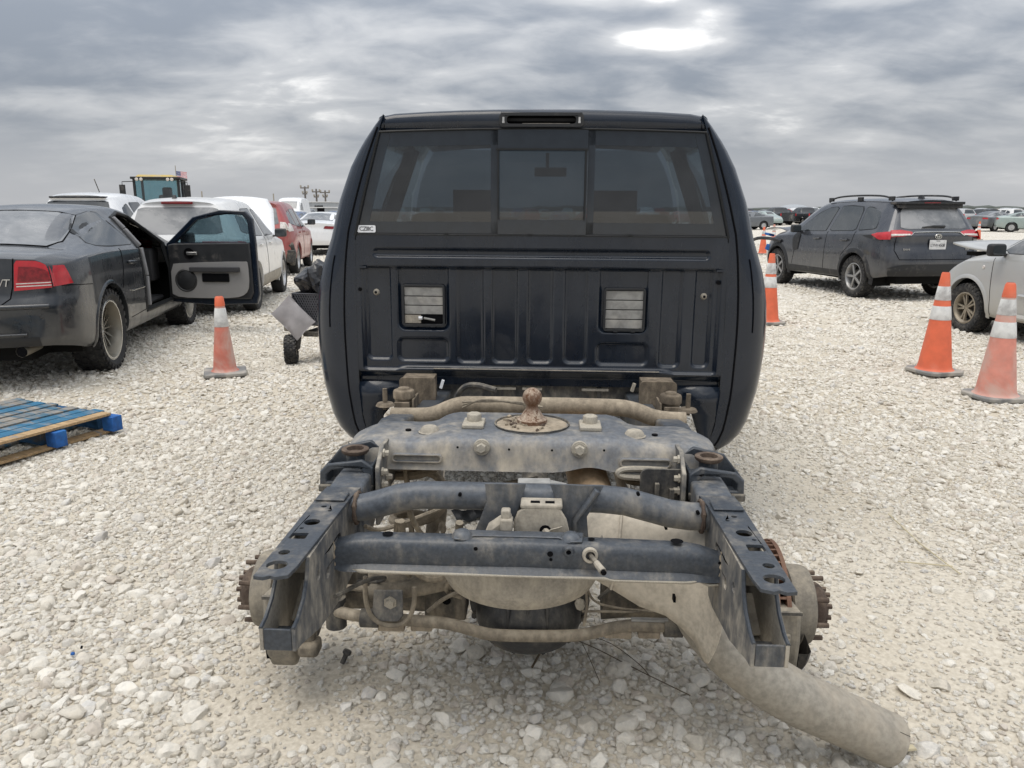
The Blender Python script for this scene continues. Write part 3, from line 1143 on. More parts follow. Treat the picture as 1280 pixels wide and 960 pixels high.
fr.plate([(xl + .001, zb_), (xr - .001, zb_), (xr - .001, zt_ + .004), (xl + .001, zt_ + .004)], CY - .004, CY + .004, 'y', [[(p0[0] + .004, p0[2]), (p1[0] - .004, p0[2]), (p1[0] - .004, p1[2]), (p0[0] + .004, p1[2])]])
slf = fr.build('slider_frame', rwin)
pane(lambda z: (p0[0], p1[0]), CY + .014, p0[2] - .01, p1[2] + .01, M['truck_glass'], 'sliding_pane', rwin)
ed = MB(M['seal'])
ed.box(((p0[0] + p1[0]) / 2, CY - .005, p1[2] + .004), (p1[0] - p0[0] + .02, .006, .009))
ed.box((p0[0] - .0, CY - .004, (p0[2] + p1[2]) / 2), (.006, .005, p1[2] - p0[2]))
ed.box((p1[0] + .0, CY - .004, (p0[2] + p1[2]) / 2), (.006, .005, p1[2] - p0[2]))
ed.build('slider_seal', rwin)
gs = MB(M['seal'])
gs.tube([(-(xs(z) - .002), CY - .001, z) for z in np.linspace(zb_ - .01, zt_ - .014, 12)], .006, 6)
gs.tube([((xs(z) - .002), CY - .001, z) for z in np.linspace(zb_ - .01, zt_ - .014, 12)], .006, 6)
gs.tube([(x, CY - .001, zt_ + .002 - .014 * (x / .69) ** 2) for x in np.linspace(-.686, .686, 20)], .005, 6)
gs.tube([(x, CY - .001, zb_ - .004) for x in np.linspace(-.805, .805, 6)], .003, 6)
gs.build('window_seal', rwin)
# small white sticker with black characters at the window's lower left corner
a, b = LY(444, 292, CY), LY(466.5, 283, CY)
st = MB(M['white_label'])
st.plate(rrect(a[0], a[2], b[0], b[2], .006, 3), CY + .0005, CY + .0035, 'y')
stk = st.build('window_sticker', truck, smooth=0)
lettering('sticker_print', 'CZIIIC', .026, stk, ((a[0] + b[0]) / 2, CY - .0005, (a[2] + b[2]) / 2), (R(90), 0, 0), M['black_print'], .0005, 0, .85)

# cabin inside
ci_ = MB(M['interior'])
ci_.box((0, 3.15, .80), (1.75, 2.0, .04))
ci_.grid([[(u * (wz(z) - .05), CY + .07, z) for u in (-1, 0, 1)] for z in (.78, 1.392)])
ci_.box((0, CY + .045, 1.395), (1.55, .08, .012))
ci_.box((0, 2.75, 1.872), (1.26, 1.45, .012))
for sgn in (-1, 1):
    ci_.grid([[(sgn * (wz(z) - .05), y, z) for y in (2.06, 3.0, 4.2)] for z in (.8, 1.1, 1.37)])
    ci_.box((sgn * (wz(1.6) - .045), 3.14, 1.6), (.06, .12, .50), (0, sgn * R(-20), 0))
ci_.box((0, 4.0, 1.20), (1.55, .35, .30))
ci_.build('cabin_lining', truck)


def cab_seat(x, y, w, top, name='seat'):
    b = MB(M['seat'])
    b.box((x, y - .12, (top + .85) / 2), (w, .14, top - .85), (R(8), 0, 0))
    b.box((x, y + .15, .98), (w, .5, .16))
    return b


rs_ = MB(M['seat'])
rs_.box((0, 2.26, 1.13), (1.45, .15, .56), (R(10), 0, 0))
rs_.box((0, 2.5, .98), (1.45, .5, .16))
rse = rs_.build('rear_seat', truck, bevel=.04)
for x in (-.48, .48):
    h = MB(M['seat'])
    h.box((x, 2.24, 1.43), (.24, .09, .11))
    h.build('headrest', rse, bevel=.04, seg=4)
for x in (-.38, .40):
    fs = cab_seat(x, 3.25, .52, 1.46).build('front_seat', truck, bevel=.05)
    h = MB(M['seat'])
    h.box((x, 3.10, 1.535), (.25, .10, .15))
    h.tube([(x - .06, 3.11, 1.40), (x - .06, 3.11, 1.52)], .008, 6)
    h.tube([(x + .06, 3.11, 1.40), (x + .06, 3.11, 1.52)], .008, 6)
    h.build('headrest', fs, bevel=.05, seg=4)
sw = MB(M['interior'])
sw.lathe([(.185 + .016 * math.cos(t), .016 * math.sin(t)) for t in np.linspace(0, 6.28, 9)], (-.38, 3.72, 1.26), (0, -1, .55), 24)
sw.bar((-.56, 3.72, 1.26), (-.20, 3.72, 1.26), .03, .03)
sw.build('steering_wheel', truck)
rm = MB(M['interior'])
rm.box((.04, 3.62, 1.735), (.20, .03, .055))
rm.tube([(.02, 3.62, 1.74), (.02, 3.60, 1.85)], .012, 6)
rm.build('rear_view_mirror', truck, bevel=.01)
ws = MB(M['truck_screen'])
ws.grid([[(u * (wz(z) - .03), yw(z) + .10 * (1 - u * u), z) for u in np.linspace(-1, 1, 9)] for z in np.linspace(1.38, 1.865, 6)])
ws.build('windscreen', truck, smooth=60)

# bonnet, nose and front wheels (ahead of the cab, mostly hidden)
nb = MB(M['truck_paint'])
sec = []
for y, hw, zt, zlow in ((4.15, .93, 1.40, .55), (4.4, .97, 1.385, .55), (4.9, .985, 1.35, .95), (5.3, .985, 1.30, .60), (5.55, .93, 1.24, .55), (5.62, .80, 1.15, .55)):
    half = chaikin([(hw - .06, zlow), (hw, zlow + .15), (hw, zt - .25), (hw - .12, zt - .05), (hw * .55, zt + .03), (0, zt + .02)], 2)
    ring = [(x, y, z) for x, z in half] + [(-x, y, z) for x, z in half[-2::-1]]
    sec.append(ring)
nb.grid(sec)
nb.add(sec[-1], [tuple(range(len(sec[-1])))])
nb.build('front_body', truck, smooth=60)


def tyre_mb(r, rr, w, mat, blocks=0):
    b = MB(mat)
    pr = [(rr, -w * .42), (rr + .02, -w * .47), ((r + rr) / 2, -w * .52), (r - .03, -w * .49), (r - .008, -w * .42), (r, -w * .3), (r, w * .3), (r - .008, w * .42), (r - .03, w * .49), ((r + rr) / 2, w * .52), (rr + .02, w * .47), (rr, w * .42)]
    b.lathe(pr, (0, 0, 0), (1, 0, 0), 44)
    if blocks:
        for k in range(blocks):
            a = 2 * math.pi * k / blocks
            for q, (ox, ww) in enumerate(((-.36, .19), (-.12, .16), (.12, .16), (.36, .19))):
                a2 = a + (q % 2) * math.pi / blocks
                M_ = Euler((a2, 0, 0)).to_matrix() @ Euler((0, 0, R(14 if q in (1, 2) else 0) * (1 if q == 1 else -1))).to_matrix()
                rad = r + .002 if q in (1, 2) else r - .004
                b.box((ox * w, -math.sin(a2) * rad, math.cos(a2) * rad), (ww * w, 2 * math.pi * r / blocks * .66, .014), M_)
            for sd in (-1, 1):
                M_ = Euler((a, 0, 0)).to_matrix()
                b.box((sd * w * .495, -math.sin(a) * (r - .028), math.cos(a) * (r - .028)), (.012, 2 * math.pi * r / blocks * .5, .035), M_)
    return b


for sgn in (-1, 1):
    wp = pivot('wheel', truck, (sgn * .83, 4.88, .42))
    tyre_mb(.42, .24, .26, M['tyre'], 30).build('tyre', wp)
    rim = MB(M['alloy_dark'])
    rim.lathe([(.0, .06), (.08, .06), (.09, .02), (.20, .03), (.245, .11), (.245, -.1)], (0, 0, 0), (sgn, 0, 0), 28)
    rim.build('rim', wp)

# ------------------------------------------------------------------ frame rails
def rail_sec(st, mat, name, x_sign, parent=truck):
    """hollow box rail through stations (y, x_in, x_out, z_bottom, z_top)"""
    b = MB(mat)
    rows = [[(x_sign * xi, y, zb), (x_sign * xo, y, zb), (x_sign * xo, y, zt), (x_sign * xi, y, zt)] for y, xi, xo, zb, zt in st]
    b.grid(rows, close=True)
    for rw, rev in ((rows[0], 0), (rows[-1], 1)):
        b.add(rw, [(0, 1, 2, 3)])
    return b.build(name, parent, bevel=.010, seg=3)


for sg in (-1, 1):
    # rear horn: side cheeks with the swept bumper mount, drilled top plate, floor and end plate
    prof = [(.075, .795), (.47, .795), (.47, .600), (.30, .585), (.13, .603), (.0, .640), (-.034, .645), (-.034, .694), (-.005, .700), (.035, .722), (.062, .752)]
    inner_holes = [circle(.13, .728, .011, 10), circle(.20, .70, .013, 10), circle(.30, .735, .016, 10), circle(.36, .69, .012, 10)]
    horn = MB(M['frame'])
    top = [(sg * .522, -.028), (sg * .522, .40), (sg * .518, .47), (sg * .430, .47), (sg * .438, .40), (sg * .450, .02), (sg * .455, -.020), (sg * .478, -.030), (sg * .49, -.024), (sg * .502, -.032)]
    hs = [circle(sg * .492, .022, .021, 14, .020), circle(sg * .497, .080, .012, 10), rrect(min(sg * .475, sg * .511), .148, max(sg * .475, sg * .511), .180, .004, 2), circle(sg * .487, .240, .018, 14), circle(sg * .50, .205, .005, 8), circle(sg * .487, .335, .007, 8), circle(sg * .487, .390, .015, 12), circle(sg * .466, .31, .005, 8)]
    horn.plate(top, .795, .803, 'z', hs)
    rail = horn.build('frame_rail', truck, bevel=.0022)
    for xo, nm in ((.512, 'outer'), (.447, 'inner')):
        ck = MB(M['drum'] if nm == 'outer' else M['frame_dusty'])
        ck.plate(prof, sg * (xo - .004), sg * (xo + .004), 'x', inner_holes if nm == 'inner' else ())
        ck.build('rail_cheek', rail, bevel=.0015)
    lip = MB(M['frame'])
    lip.box((sg * .4795, -.031, .669), (.056, .006, .046))
    lip.box((sg * .4795, .012, .652), (.056, .085, .006), (R(-8), 0, 0))
    lip.build('end_plate', rail, bevel=.0015)
    fl = MB(M['drum'])
    fl.box((sg * .4795, .28, .606), (.056, .36, .006))
    fl.box((sg * .4795, .155, .756), (.056, .006, .07))
    fl.box((sg * .4795, .17, .645), (.056, .10, .006), (R(30), 0, 0))
    fl.build('rail_floor', rail)
    pl = MB(M['frame'])
    pl.box((sg * .482, .392, .8065), (.072, .055, .005))
    pl.build('top_patch', rail, bevel=.002)
    # raw edge seam
    # mid rail rising over the axle, then forward under the cab
    rail_sec([(.472, .428, .520, .600, .797), (.56, .430, .522, .62, .800), (.66, .432, .520, .66, .80), (.80, .425, .512, .675, .815), (1.05, .42, .505, .68, .828), (1.30, .41, .495, .63, .790), (1.55, .405, .49, .56, .725), (1.9, .40, .49, .54, .70), (2.4, .40, .49, .50, .66), (5.3, .40, .49, .50, .66)], M['tube'], 'frame_rail', sg)
    # gusset tying the rail to the axle bracket
    rim2 = MB(M['frame'])
    for xo in (.512, .447):
        rim2.tube([(sg * xo, y, z) for y, z in (prof[0], prof[10], prof[9], prof[8], prof[7])], .0045, 6)
    rim2.build('cheek_rim', rail)
    # cast box bracket with a window on the rail and a rusty cup on it
    bx = MB(M['frame'])
    bx.plate([(sg * .575, .742), (sg * .425, .742), (sg * .425, .815), (sg * .455, .836), (sg * .55, .822), (sg * .572, .800)], .585, .600, 'y', [[(sg * .555, .772), (sg * .452, .772), (sg * .452, .800), (sg * .468, .816), (sg * .538, .806), (sg * .553, .793)]])
    bx.plate([(sg * .575, .742), (sg * .425, .742), (sg * .425, .84), (sg * .455, .86), (sg * .54, .84), (sg * .572, .800)], .69, .705, 'y')
    bx.box((sg * .571, .645, .772), (.008, .10, .058))
    bx.box((sg * .43, .645, .782), (.008, .10, .078))
    bx.box((sg * .50, .645, .745), (.145, .10, .008))
    box = bx.build('box_bracket', truck, bevel=.004)
    bar = MB(M['dark_part'])
    bar.box((sg * .50, .580, .757), (.15, .014, .020))
    bar.build('bracket_lip', box, bevel=.004)
    rkk = MB(M['bolt'])
    rkk.box((sg * .495, .64, .767), (.045, .04, .028), (.2, .1, .4), taper=.7)
    rkk.build('lodged_stone', box, bevel=.012)
    cup = MB(M['rust'])
    cup.lathe([(.018, .0), (.033, .0), (.038, .006), (.038, .012), (.032, .015), (.024, .013), (.022, .002), (.0, .002)], (sg * .487, .645, .838), (0, 0, 1), 24)
    cup.lathe([(.026, -.03), (.026, .003)], (sg * .487, .645, .838), (0, 0, 1), 16, M['frame'])
    cup.build('rusty_cup', truck, smooth=50)
    # bolted side bracket between rail and big crossmember
    sb = MB(M['frame_dusty'])
    sb.plate([(.56, .66), (.70, .66), (.72, .86), (.64, .865), (.575, .82)], sg * .405, sg * .417, 'x')
    sbo = sb.build('side_bracket', truck, bevel=.003)
    for (yy, zz) in ((.585, .70), (.60, .765), (.60, .80), (.625, .845), (.66, .765)):
        bt = MB(M['bolt'])
        bt.lathe([(0, .016), (.008, .016), (.009, .014), (.009, .005), (.013, .005), (.013, .0), (0, .0)], (sg * (.404), yy, zz), (-sg, 0, 0), 6)
        bt.build('bracket_bolt', sbo)

# tubular crossmember
pts = [(-.45, .42, .765), (-.41, .42, .769), (-.37, .42, .780), (-.32, .42, .797), (-.27, .42, .805), (-.2, .42, .806), (0, .42, .806), (.18, .42, .806), (.24, .42, .801), (.29, .42, .788), (.35, .42, .772), (.40, .42, .766), (.45, .42, .766)]
tb = MB(M['tube'])
tb.tube(pts, .0345, 20)
tube = tb.build('tube_crossmember', truck)
hb = MB(M['gap'])
for px, py in ((572, 619), (795, 617), (870, 640)):
    p = LY(px, py, .384)
    hb.lathe([(0, -.0008), (.0045, -.0008), (.0045, .01)], (p[0], .3835, p[2]), (0, 1, 0), 8)
hb.build('drilled_hole', tube)
# pressed webs hanging from the tube on either side of the tow plug box
wb = MB(M['tube'])
for pts2 in (((603, 604), (655, 604), (648, 630), (640, 650), (632, 672), (588, 672), (598, 648), (606, 625)), ((684, 604), (752, 606), (741, 628), (731, 645), (733, 672), (698, 672), (702, 648), (694, 628))):
    wb.plate([(LY(*q, .385)[0], LY(*q, .385)[2]) for q in pts2], .381, .387, 'y')
p_, q_, r_ = LY(744, 612, .376), LY(716, 650, .376), LY(716, 672, .376)
wb.tube([p_, q_, r_], [.014, .011, .011], 8, flat=.6)
wb.build('hanger_web', tube, bevel=.002)

# weld beads where the cross pieces meet the rails
for sg in (-1, 1):
    for ang0, cxx, cyy, czz, rr2 in ((0, .428, .42, .767, .0375),):
        wbd = MB(M['rust'])
        wbd.tube([(sg * cxx, cyy + rr2 * math.cos(t), czz + rr2 * math.sin(t)) for t in np.linspace(0, 6.2832, 22)], [.0055 + .0018 * math.sin(k * 2.3) for k in range(22)], 6, cap=False)
        wbd.build('weld_bead', tube)
    wbd = MB(M['mud'])
    wbd.tube([(sg * .446, .252 + .004 * math.sin(k), .690 + .006 * k) for k in range(11)], [.005 + .0015 * math.sin(k * 1.9) for k in range(11)], 6)
    wbd.build('weld_bead', truck)
for pts3, r3, m3 in (([(-.42, .46, .70), (-.40, .52, .66), (-.34, .60, .655), (-.25, .70, .66), (-.12, .78, .70), (.02, .80, .72)], .006, 'hose'),
                     ([(.06, .44, .79), (.13, .52, .76), (.22, .60, .74), (.34, .62, .75), (.41, .60, .72)], .005, 'dark_part'),
                     ([(-.31, .46, .79), (-.305, .50, .70), (-.28, .56, .62), (-.20, .60, .56), (-.12, .62, .52)], .0075, 'hose'),
                     ([(-.43, .20, .64), (-.40, .36, .60), (-.38, .52, .53), (-.42, .62, .46), (-.50, .66, .44)], .0055, 'dark_part'),
                     ([(.20, .62, .43), (.26, .60, .50), (.24, .56, .58), (.18, .52, .64)], .006, 'dark_part'),
                     ([(-.19, .62, .42), (-.24, .58, .46), (-.20, .54, .53), (-.10, .54, .56), (.0, .55, .55), (.10, .56, .52)], .0065, 'hose')):
    hz3 = MB(M[m3])
    hz3.tube(chaikin(pts3, 3), r3, 7)
    hz3.build('loose_hose', truck)

# stamped rear crossmember
rows = []
secs = []
for x, dz, h, fl_ in ((-.452, -.012, .060, .0), (-.425, -.004, .075, .012), (-.40, .004, .083, .02), (-.36, .008, .084, .022), (-.26, .008, .084, .024), (-.18, .008, .084, .024), (0, .010, .084, .024), (.16, .008, .084, .024), (.26, .006, .083, .024), (.36, .004, .081, .022), (.40, -.002, .078, .018), (.43, -.012, .070, .008), (.455, -.020, .060, .0)):
    zt = .748 + dz
    zb = zt - h * .82
    ring = [(x, .250 - fl_ * .6, zb - .002), (x, .253, zb + .010), (x, .250, zb + .03), (x, .252, zt - .018), (x, .257, zt - .006), (x, .266, zt), (x, .300, zt + .001), (x, .310, zt - .004), (x, .312, zb + .02), (x, .304, zb), ]
    secs.append(ring)
cmb = MB(M['frame'])
cmb.grid(secs, close=True)
cm2 = cmb.build('rear_crossmember', truck, smooth=40)
fg = MB(M['bolt'])
fg.grid([[(x, .246 - (.012 if abs(x) < .39 else .002), .684 - (.004 * (x > .2)) - (.01 if x > .4 else 0)), (x, .252, .687 - (.004 * (x > .2)) - (.01 if x > .4 else 0))] for x in np.linspace(-.40, .44, 40)])
fg.build('scraped_flange', cm2, thick=.005)
pp = MB(M['tube'])
pp.plate([(-.165, .262), (-.15, .262), (-.135, .275), (-.12, .283), (.075, .283), (.09, .272), (.105, .262), (.13, .264), (.135, .314), (-.17, .314)], .7575, .7620, 'z')
pp.build('top_overlay', cm2, bevel=.002)
dm = MB(M['tube'])
for x in (-.148, .105):
    dm.lathe([(.0, .016), (.014, .014), (.022, .007), (.026, 0)], (x, .288, .757), (0, 0, 1), 14)
dm.build('domed_boss', cm2)
hh = MB(M['gap'])
for px, py, rx_, top_ in ((484, 670, .013, 1), (842, 676, .015, 1), (586, 672, .006, 1), (736, 675, .008, 1)):
    p = LY(px, py, .30)
    hh.lathe([(0, .0), (rx_, .0)], (p[0], .285, .7595), (0, 0, 1), 12)
for px, py, r_ in ((592, 686, .005), (685, 692, .007), (686, 699, .004), (897, 702, .004)):
    p = LY(px, py, .249)
    hh.lathe([(0, 0), (r_, 0)], (p[0], .2475, p[2]), (0, -1, 0), 10)
hh.build('drilled_hole', cm2)
ns = MB(M['frame'])
p = LY(708, 688, .249)
ns.lathe([(.006, .010), (.010, .010), (.013, .002), (.013, 0)], (p[0], .249, p[2]), (0, -1, 0), 12)
ns.lathe([(0, .006), (.006, .006)], (p[0], .249, p[2]), (0, -1, 0), 10, M['gap'])
ns.build('weld_nut', cm2)
# spare-wheel winch tube poking through a ring
p = LY(735, 694, .245)
wn_ = MB(M['drum'])
wn_.lathe([(.011, .007), (.016, .008), (.018, .004), (.018, -.004), (.011, -.004), (.011, .007)], (p[0], .247, p[2]), (.05, -1, .1), 20)
ring_ = wn_.build('winch_guide', truck)
wt = MB(M['frame_dusty'])
q = LY(751, 714, .19)
wt.tube([(p[0] + .0, .30, p[2] + .012), (p[0], .25, p[2]), tuple((a + b_) / 2 for a, b_ in zip((p[0], .25, p[2]), q))], .006, 10, M['dark_part'])
wt.tube([tuple((a + b_) / 2 for a, b_ in zip((p[0], .25, p[2]), q)), q], [.0075, .0085], 10)
wt.tube([tuple(q[i] + .1 * (q[i] - (p[0], .25, p[2])[i]) for i in range(3)), q], .006, 8, M['gap'])
wt.build('winch_tube', ring_)

# spare-wheel winch box and plug bracket between the two crossmembers
wx = MB(M['drum'])
wx.plate([(-.045, .68), (.105, .68), (.105, .745), (.095, .785), (.075, .818), (.0, .815), (-.022, .80), (-.030, .775), (-.030, .715), (-.045, .70)], .336, .344, 'y')
wx.box((.035, .36, .814), (.10, .05, .012))
winch = wx.build('winch_plate', truck, bevel=.005)
for x in (.02, .055):
    s_ = MB(M['gap'])
    s_.box((x, .352, .8207), (.022, .012, .002))
    s_.build('plate_slot', winch)
wr = MB(M['gap'])
wr.lathe([(0, .0), (.014, .0), (.014, -.02)], (.045, .3345, .755), (0, -1, 0), 12)
wr.build('winch_hole', winch)
wr = MB(M['bolt'])
wr.tube([(.045, .34, .755), (.075, .30, .725), (.10, .285, .705)], .009, 8, M['drum'])
wr.tube([(.010, .334, .727), (.04, .331, .748), (.06, .331, .760), (.085, .331, .768)], .002, 5)
wr.tube([(.05, .331, .752), (.07, .325, .750), (.09, .31, .71)], .002, 5)
wr.build('winch_cable', winch)
hk = MB(M['hose'])
hk.tube([(-.10, .35, .70), (-.085, .345, .73), (-.075, .34, .758), (-.055, .34, .772), (-.035, .345, .775)], .019, 10, M['drum'])
hk.tube([(-.13, .36, .69), (-.05, .36, .702), (-.03, .36, .71)], .016, 8, M['drum'])
hk.build('plug_harness', truck)
kc = MB(M['drum'])
kc.box((-.049, .33, .795), (.022, .025, .03))
kc.box((-.047, .325, .775), (.03, .03, .03))
kc.build('harness_clip', truck, bevel=.004)
bl = MB(M['louvre'])
bl.box((.015, .50, .812), (.085, .05, .016), (0, 0, .05))
bl.box((.075, .50, .808), (.05, .04, .012), (0, .2, 0))
bl.build('white_block', truck, bevel=.004)

# big gooseneck crossmember
rows = []
for x in np.linspace(-.53, .53, 54):
    ax = abs(x)
    e = np.clip((ax - .445) / .085, 0, 1)
    hump = .012 * np.clip(1 - (ax - .24) / .08, 0, 1) if ax > .24 else .012
    zt = .861 + hump - .018 * e ** 2 - .010 * e
    zb = .786 + .03 * e ** 2 + .018 * math.exp(-((x - .168) / .06) ** 2)
    yf = .675 + .05 * e ** 2
    yb = 1.00 - .03 * e - (.03 if ax > .27 else 0)
    yb -= .05 * np.clip((ax - .24) / .06, 0, 1)
    rows.append([(x, yf - .004, zb - .003), (x, yf, zb + .006), (x, yf + .006, zb + .03), (x, yf + .012, zt - .026), (x, yf + .020, zt - .010), (x, yf + .036, zt - .001), (x, yf + .07, zt + .002), (x, (yf + yb) / 2, zt + .004), (x, yb - .03, zt + .002), (x, yb - .004, zt - .006), (x, yb, zt - .03), (x, yb, zb)])


def bowl(i, j):
    x = -.53 + 1.06 * (i + .5) / 53
    return False


gm = MB(M['crossmember'])
gm.grid(rows)
for rw in (rows[0], rows[-1]):
    gm.add(rw, [tuple(range(len(rw)))])
big = gm.build('gooseneck_crossmember', truck, smooth=45)
for sg in (-1, 1):
    # stamped slot in the face, bolt on the face, bolts on the top
    sl = MB(M['crossmember'])
    z0 = .817
    sl.plate(rrect(sg * .32 - .072, z0 - .012, sg * .32 + .072, z0 + .012, .011), .668, .684, 'y', [rrect(sg * .32 - .066, z0 - .008, sg * .32 + .066, z0 + .008, .0075)])
    sl.build('stamped_slot', big, bevel=.003)
    bt = MB(M['bolt'])
    bt.lathe([(0, .030), (.012, .030), (.0145, .026), (.0145, .012), (.020, .012), (.0215, .008), (.0215, 0)], (sg * .137, .684, .850), (0, -1, .12), 6)
    bt.lathe([(.0, .010), (.022, .010), (.024, .0)], (sg * .137, .684, .850), (0, -1, .12), 18)
    bt.build('face_bolt', big)
    bt = MB(M['bolt'])
    bt.box((sg * .172, .815, .882), (.064, .085, .014))
    bt.lathe([(0, .026), (.020, .026), (.023, .022), (.023, .0)], (sg * .172, .825, .886), (0, 0, 1), 6)
    bt.build('top_bolt', big, bevel=.004)
    bt = MB(M['drum'])
    bt.lathe([(0, .016), (.020, .016), (.026, .010), (.030, .002), (.034, .0)], (sg * .298, .775, .866), (0, 0, 1), 12)
    bt.build('top_bolt', big)
    sq = MB(M['gap'])
    for dx in (-.065, .060):
        sq.lathe([(0, .001), (.009, .001), (.009, -.004)], (sg * .298 + dx, .785, .8675), (0, 0, 1), 10)
    for px in (.06, .205, .27):
        sq.lathe([(0, .0), (.0035, .0)], (sg * px, .6835 - .0045, .838 + .012 * math.sin(px * 40)), (0, -1, 0), 8)
    sq.build('drilled_hole', big)
# bowl round the ball, filled with gravelly dirt
bw = MB(M['dark_part'])
bw.lathe([(.112, -.001), (.1125, .003), (.109, .0035), (.107, -.001)], (0, .835, .8785), (0, 0, 1), 40)
bw.v = [(x, .835 + (y - .835) * .92, z) for x, y, z in bw.v]
bw.build('ball_recess', big)
dt = MB(M['mud'])
rr_ = np.random.default_rng(5)
dt.lathe([(.106, .0), (.085, .004), (.05, .007), (.0, .008)], (0, .835, .878), (0, 0, 1), 30)
dt.v = [(x, .835 + (y - .835) * .9, z + rr_.normal(0, .0012)) for x, y, z in dt.v]
for k in range(46):
    a, q = rr_.uniform(2.2, 5.8), rr_.uniform(.035, .098)
    s_ = rr_.uniform(.004, .011)
    dt.box((q * math.cos(a), .835 + .9 * q * math.sin(a), 0.884), (s_, s_ * 1.3, s_ * .8), tuple(rr_.uniform(0, 3, 3)), M['mud'] if k % 3 else M['rust'])
dt.build('dirt_fill', big)
bl = MB(M['ball'])
rb = .029
bl.lathe([(.045, .0), (.045, .018), (.040, .022), (.034, .026), (.026, .040), (.019, .048), (.0165, .058)] + [(rb * math.cos(t), .084 + rb * math.sin(t)) for t in np.linspace(-.92, 1.45, 14)] + [(.0, .084 + rb * .992)], (0, .832, .877), (0, 0, 1), 28)
bl.build('hitch_ball', truck, smooth=50)

# pipe-like rear body crossmember, its clip and wiring
pts = chaikin([(-.50, 1.20, .795), (-.40, 1.20, .796), (-.35, 1.2, .800), (-.27, 1.20, .838), (-.22, 1.20, .842), (.26, 1.20, .842), (.34, 1.20, .835), (.42, 1.20, .80), (.52, 1.20, .798)], 2)
tp = MB(M['mud'])
tp.tube(pts, .029, 14)
tp.build('round_crossmember', truck)
wi = MB(M['hose'])
for k in range(3):
    wi.tube(chaikin([(-.24, 1.12, .85 + .01 * k), (-.17, 1.08, .895 - .006 * k), (-.05, 1.05, .885 + .004 * k), (.03, 1.03, .88)], 2), .0035, 6)
wi.tube(chaikin([(-.30, 1.35, .80), (-.27, 1.33, .87), (-.22, 1.33, .885), (-.14, 1.30, .87)], 2), .011, 8, M['dark_part'])
wi.build('wiring_loom', truck)

# cab mounts
for sg in (-1, 1):
    mt = MB(M['mud_dark'])
    mt.plate(rrect(min(sg * .43, sg * .585), .64, max(sg * .43, sg * .585), .805, .018), 1.78, 1.79, 'y')
    mt.box((sg * .508, 1.84, .795), (.135, .11, .010))
    mt.box((sg * .445, 1.84, .72), (.008, .11, .15))
    mt_o = mt.build('cab_mount', truck, bevel=.004)
    cp_ = MB(M['mud_dark'])
    cp_.lathe([(0, .030), (.022, .030), (.026, .022), (.040, .020), (.044, .012), (.044, -.012), (.038, -.018), (.036, -.07), (.036, -.12)], (sg * .535, 1.62, .770), (0, 0, 1), 18)
    cp_.plate([(sg * .575, .63), (sg * .49, .63), (sg * .505, .75), (sg * .565, .75)], 1.565, 1.575, 'y')
    cp_.plate([(1.56, .62), (1.72, .62), (1.70, .76), (1.58, .76)], sg * .488, sg * .496, 'x')
    cp_.build('mount_bushing', mt_o, bevel=.002)
    sp = MB(M['mud_dark'])
    sp.tube([(sg * .56, 1.38, .77), (sg * .56, 1.38, .85)], .009, 8)
    sp.lathe([(.0, .014), (.030, .010), (.036, 0)], (sg * .56, 1.38, .785), (0, 0, 1), 14)
    sp.build('stud_plate', truck)
    vb = MB(M['white_label'] if sg < 0 else M['drum'])
    vb.box((sg * .405, 1.80, .775), (.012, .02, .035), (0, .3, 0))
    vb.build('mount_tag', mt_o)
# cab floor underside
uf = MB(M['dark_part'])
uf.box((0, 2.10, .665), (1.16, .02, .10), None, M['frame_dusty'])
uf.box((0, 3.1, .655), (1.5, 1.9, .03), None, M['well'])
uf.box((.28, 2.05, .690), (.02, .04, .05))
uf.build('cab_underside', truck)
for x0, x1 in ((-.07, .02), (.20, .32), (-.24, -.10)):
    u2 = MB(M['drum'])
    u2.box(((x0 + x1) / 2, 2.03, .708), (x1 - x0, .02, .008))
    u2.build('floor_tab', truck)
mp = MB(M['frame_dusty'])
mp.plate(rrect(-.01, .66, .075, .75, .014), 1.66, 1.668, 'y')
mp.build('mount_plate', truck, bevel=.003)
tk = MB(M['dark_part'])                                          # fuel tank and gearbox in the dark ahead
tk.box((-.20, 3.4, .48), (.35, 1.6, .26))
tk.tube([(.0, 1.2, .45), (.0, 3.0, .52), (.0, 4.6, .55)], [.05, .055, .14], 12)
tk.build('driveline', truck, bevel=.03)

# ------------------------------------------------------------------ axle, differential and brakes
AY, AZ = .78, .345
ax = MB(M['axle'])
ax.tube([(-.74, AY, AZ), (-.30, AY, AZ), (-.22, AY, AZ)], [.052, .055, .062], 16)
ax.tube([(.22, AY, AZ), (.30, AY, AZ), (.74, AY, AZ)], [.062, .055, .052], 16)
axle = ax.build('rear_axle', truck)
df = MB(M['diff'])
df.lathe([(.0, -.215), (.055, -.212), (.10, -.195), (.135, -.165), (.150, -.12), (.155, -.05), (.175, -.045), (.180, -.02), (.180, .03), (.15, .10), (.10, .18), (.075, .26), (.06, .30), (.0, .30)], (0, AY, AZ), (0, 1, 0), 36)
df.v = [(x * 1.02, y, AZ + (z - AZ) * (.98 if z > AZ else .72)) for x, y, z in df.v]
dfo = df.build('differential', truck, smooth=50)
for k in range(12):
    a = 2 * math.pi * (k + .5) / 12
    bt = MB(M['dark_part'])
    bt.lathe([(0, .012), (.009, .012), (.010, 0)], (.167 * 1.02 * math.cos(a), AY - .046, AZ + .16 * math.sin(a)), (0, -1, 0), 6)
    bt.build('cover_bolt', dfo)
pg = MB(M['bolt'])
pg.lathe([(0, .018), (.013, .018), (.015, 0)], (.145, AY - .20, AZ + .09), (0, -1, 0), 8)
pg.build('filler_plug', dfo)
rb_ = MB(M['diff'])
